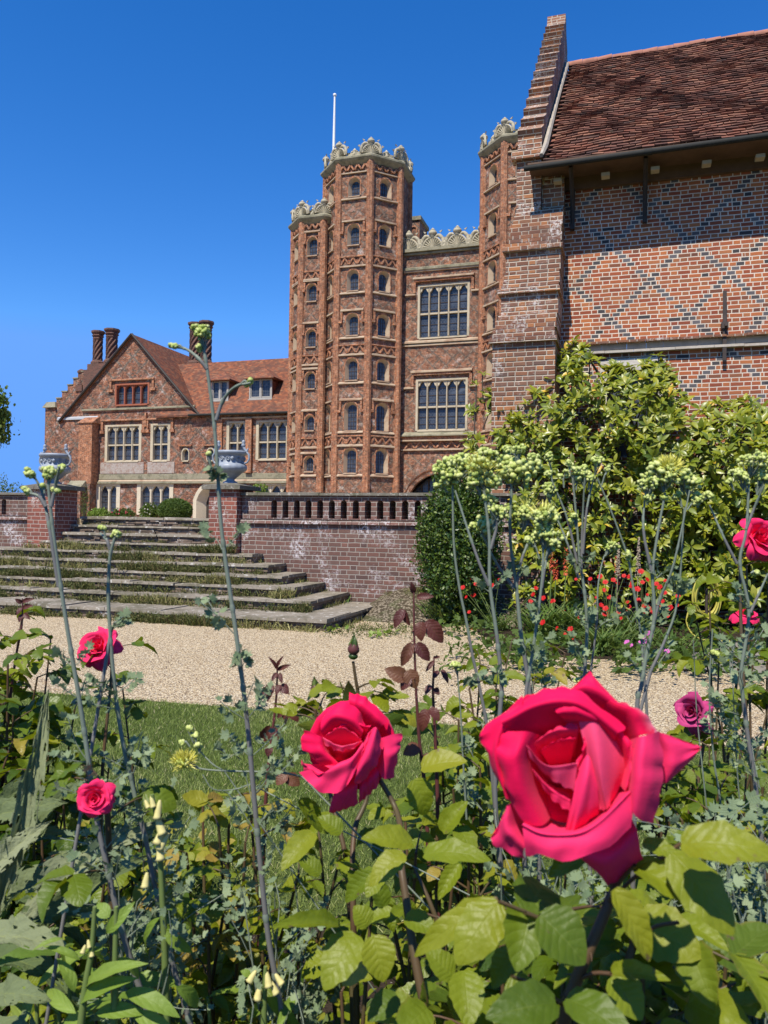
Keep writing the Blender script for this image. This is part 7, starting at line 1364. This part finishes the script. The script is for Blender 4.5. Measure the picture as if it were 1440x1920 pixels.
for i, (a, c_, w_, da, db, rr, up) in enumerate(MUL):
    cl = Cloud(); p, q = pd(*a, da), pd(*c_, db); L = np.linalg.norm(q - p); cl.add(felt_leaf(seed=i, hole=.9 if i < 4 else .35), p, q - p, UP * (up + .25) - CF * (1 - up) * .8 + CR * RNG.uniform(-.2, .5), L * 1.1, (w_ * .82 * da / FPX) / (L * .33), np.array([[rr, .5]])); cl.build('leaf', M['mullein_leaf'], t)
st = MB(); st.tube(bez([b * [1, 1, 0], pd(-20, 1800, 1.0)], 3), .014, 8); st.build('stem', M['herb_stem'], t)
def herb(label, base_px, d, leaves, stems, flowers=(), name='foxglove_plant', cat='foxglove', group='pale yellow foxgloves'):
    b = pd(*base_px, d); t = plant(name, label, cat, b); t['group'] = group; cl, st = Cloud(), MB()
    for a, c_, w_, rr in leaves: leafpx(cl, a, c_, w_ * 2.7, d, d + RNG.normal(0, .03), .6, (rr, .5), T_LANCE, RNG.normal(0, .3))
    for s in stems: q = bez([pd(x, y_, d) for x, y_ in s], 4); q += to_ground(q[-2:])[2:]; st.tube(q, list(np.linspace(.0022, .0045, len(q))), 6); st.build('stem', M['herb_stem'], t); st = MB()
    for (x, y_, L_, w_, a) in flowers:
        p = pd(x, y_, d); m = MB(); Lm = L_ * d / FPX; ax = unit(-CU * math.cos(a) + CR * math.sin(a) - CF * .25); X_ = unit(np.cross(ax, CF)); Y = np.cross(ax, X_); rm = w_ * d / FPX * .5
        m.lathe([(rm * .3, 0), (rm * .55, Lm * .2), (rm * .8, Lm * .6), (rm * .85, Lm * .85), (rm * 1.15, Lm), (rm * .8, Lm * .9), (rm * .6, Lm * .4)], (0, 0, 0), 10); m.v = [tuple(p + v[0] * X_ + v[1] * Y + v[2] * ax) for v in m.v]; m.build('bell_flower', M['yellow_flower'], t)
    if cl.parts: cl.build('foliage', M['herb_leaf'], t)
herb('pale yellow foxglove with hanging bells seen against the lawn', (300, 1900), .86, [((300, 1720), (230, 1790), 22, .5), ((306, 1740), (360, 1800), 24, .6)], [[(285, 1490), (298, 1560), (302, 1640), (308, 1760), (312, 1900)]], [(283, 1492, 22, 12, .3), (300, 1500, 34, 16, -.1), (294, 1530, 36, 18, .4), (308, 1548, 34, 18, -.35), (300, 1575, 36, 18, .1), (316, 1562, 32, 16, -.5), (276, 1636, 26, 16, -.1), (272, 1500, 16, 10, .5)])
GR = [((142, 1900), (60, 1838), 26, .7), ((150, 1880), (210, 1815), 30, .5), ((140, 1860), (122, 1790), 24, .6), ((160, 1850), (222, 1778), 28, .7), ((215, 1800), (300, 1825), 26, .8), ((200, 1840), (130, 1800), 22, .5), ((160, 1920), (100, 1900), 30, .6), ((180, 1900), (260, 1880), 30, .5), ((235, 1860), (330, 1880), 34, .6), ((150, 1800), (90, 1760), 14, .6), ((150, 1790), (200, 1770), 14, .7), ((205, 1720), (178, 1690), 26, .6), ((200, 1750), (236, 1700), 24, .5), ((250, 1900), (330, 1930), 30, .6), ((330, 1850), (400, 1890), 28, .4), ((120, 1760), (60, 1765), 10, .7), ((140, 1770), (80, 1790), 10, .6)]
herb('bright green lance leaved foxglove without bells at the bottom left', (150, 1950), .80, GR, [[(178, 1700), (172, 1780), (160, 1850), (150, 1940)], [(218, 1700), (216, 1800), (214, 1930)]], [(165, 1762, 14, 10, .3), (160, 1772, 14, 10, -.3), (172, 1778, 14, 10, .1)])
herb('small yellow foxglove low beside the base of the tallest stem', (500, 1960), .9, [((500, 1870), (560, 1915), 26, .5), ((480, 1880), (452, 1940), 26, .7), ((470, 1830), (455, 1818), 14, .6), ((490, 1900), (420, 1920), 28, .6), ((520, 1930), (560, 1840), 20, .5)], [[(498, 1812), (496, 1860), (494, 1950)]], [(480, 1820, 22, 15, -.6), (500, 1822, 26, 16, .2), (508, 1840, 24, 15, .5), (488, 1848, 24, 17, -.2), (516, 1826, 22, 14, .7)])
def lance_clump(label, pts, d, n, Ls):
    b = pd(*pts[0], d); t = plant('leafy_perennial', label, 'perennial plant', b); t['group'] = 'bright leafy perennials at the bottom left'; cl = Cloud(); st = MB()
    for x, y_ in pts:
        tip = pd(x, y_, d + RNG.normal(0, .05)); rt = tip * [1, 1, 0] + [RNG.normal(0, .04), .04, 0]; q = bez([rt, (rt + tip) / 2 + RNG.normal(0, .015, 3), tip], 5); st.tube(q, list(np.linspace(.004, .0022, len(q))), 6); m = len(q)
        for k in range(n): a = k * 2.4 + x; f_ = 1 - .75 * k / n; p = q[min(m - 1, int(f_ * (m - 1)))]; cl.add(T_LANCE, p, np.array([math.cos(a), math.sin(a), RNG.uniform(.25, .9)]), np.array([-math.cos(a) * .5, -math.sin(a) * .5, 1.]) + RNG.normal(0, .2, 3), Ls * RNG.uniform(.7, 1.2), RNG.uniform(.8, 1.2))
    cl.build('foliage', M['herb_leaf'], t); st.build('stem', M['herb_stem'], t)
lance_clump('bright green leafy perennial between the felted leaves and the grey stems', [(70, 1850), (130, 1790), (110, 1900), (40, 1930)], .95, 12, .10)
lance_clump('bright green leafy perennial under the grey stems at the bottom left', [(220, 1850), (280, 1880), (190, 1910), (330, 1900), (240, 1790)], .98, 12, .10)
lance_clump('bright green leafy perennial right of the grey stems at the bottom', [(390, 1870), (430, 1900), (360, 1910), (470, 1920)], 1.0, 11, .09)
# dark undergrowth in the bed, one sheet of low leaves
cl = Cloud(); n = 15000; P = np.stack([RNG.uniform(-3.6, 2.2, n), RNG.uniform(.55, 2.95, n), RNG.random(n) ** .7 * .62], 1); P[:, 2] *= np.clip(1.55 - P[:, 1] * .5, .1, 1); keep = ~((np.abs(P[:, 0] + 1.05) < .40) & (P[:, 1] > 2.0)); P = P[keep]; n = len(P)
cl.add(T_ROSEs, P, rdir(n, .3), rdir(n, 1.2), RNG.uniform(.03, .07, n), 1.0); tag(cl.build('bed_undergrowth', M['rose_leaf']), 'low leafy undergrowth over the soil of the rose bed', 'undergrowth', kind='stuff')
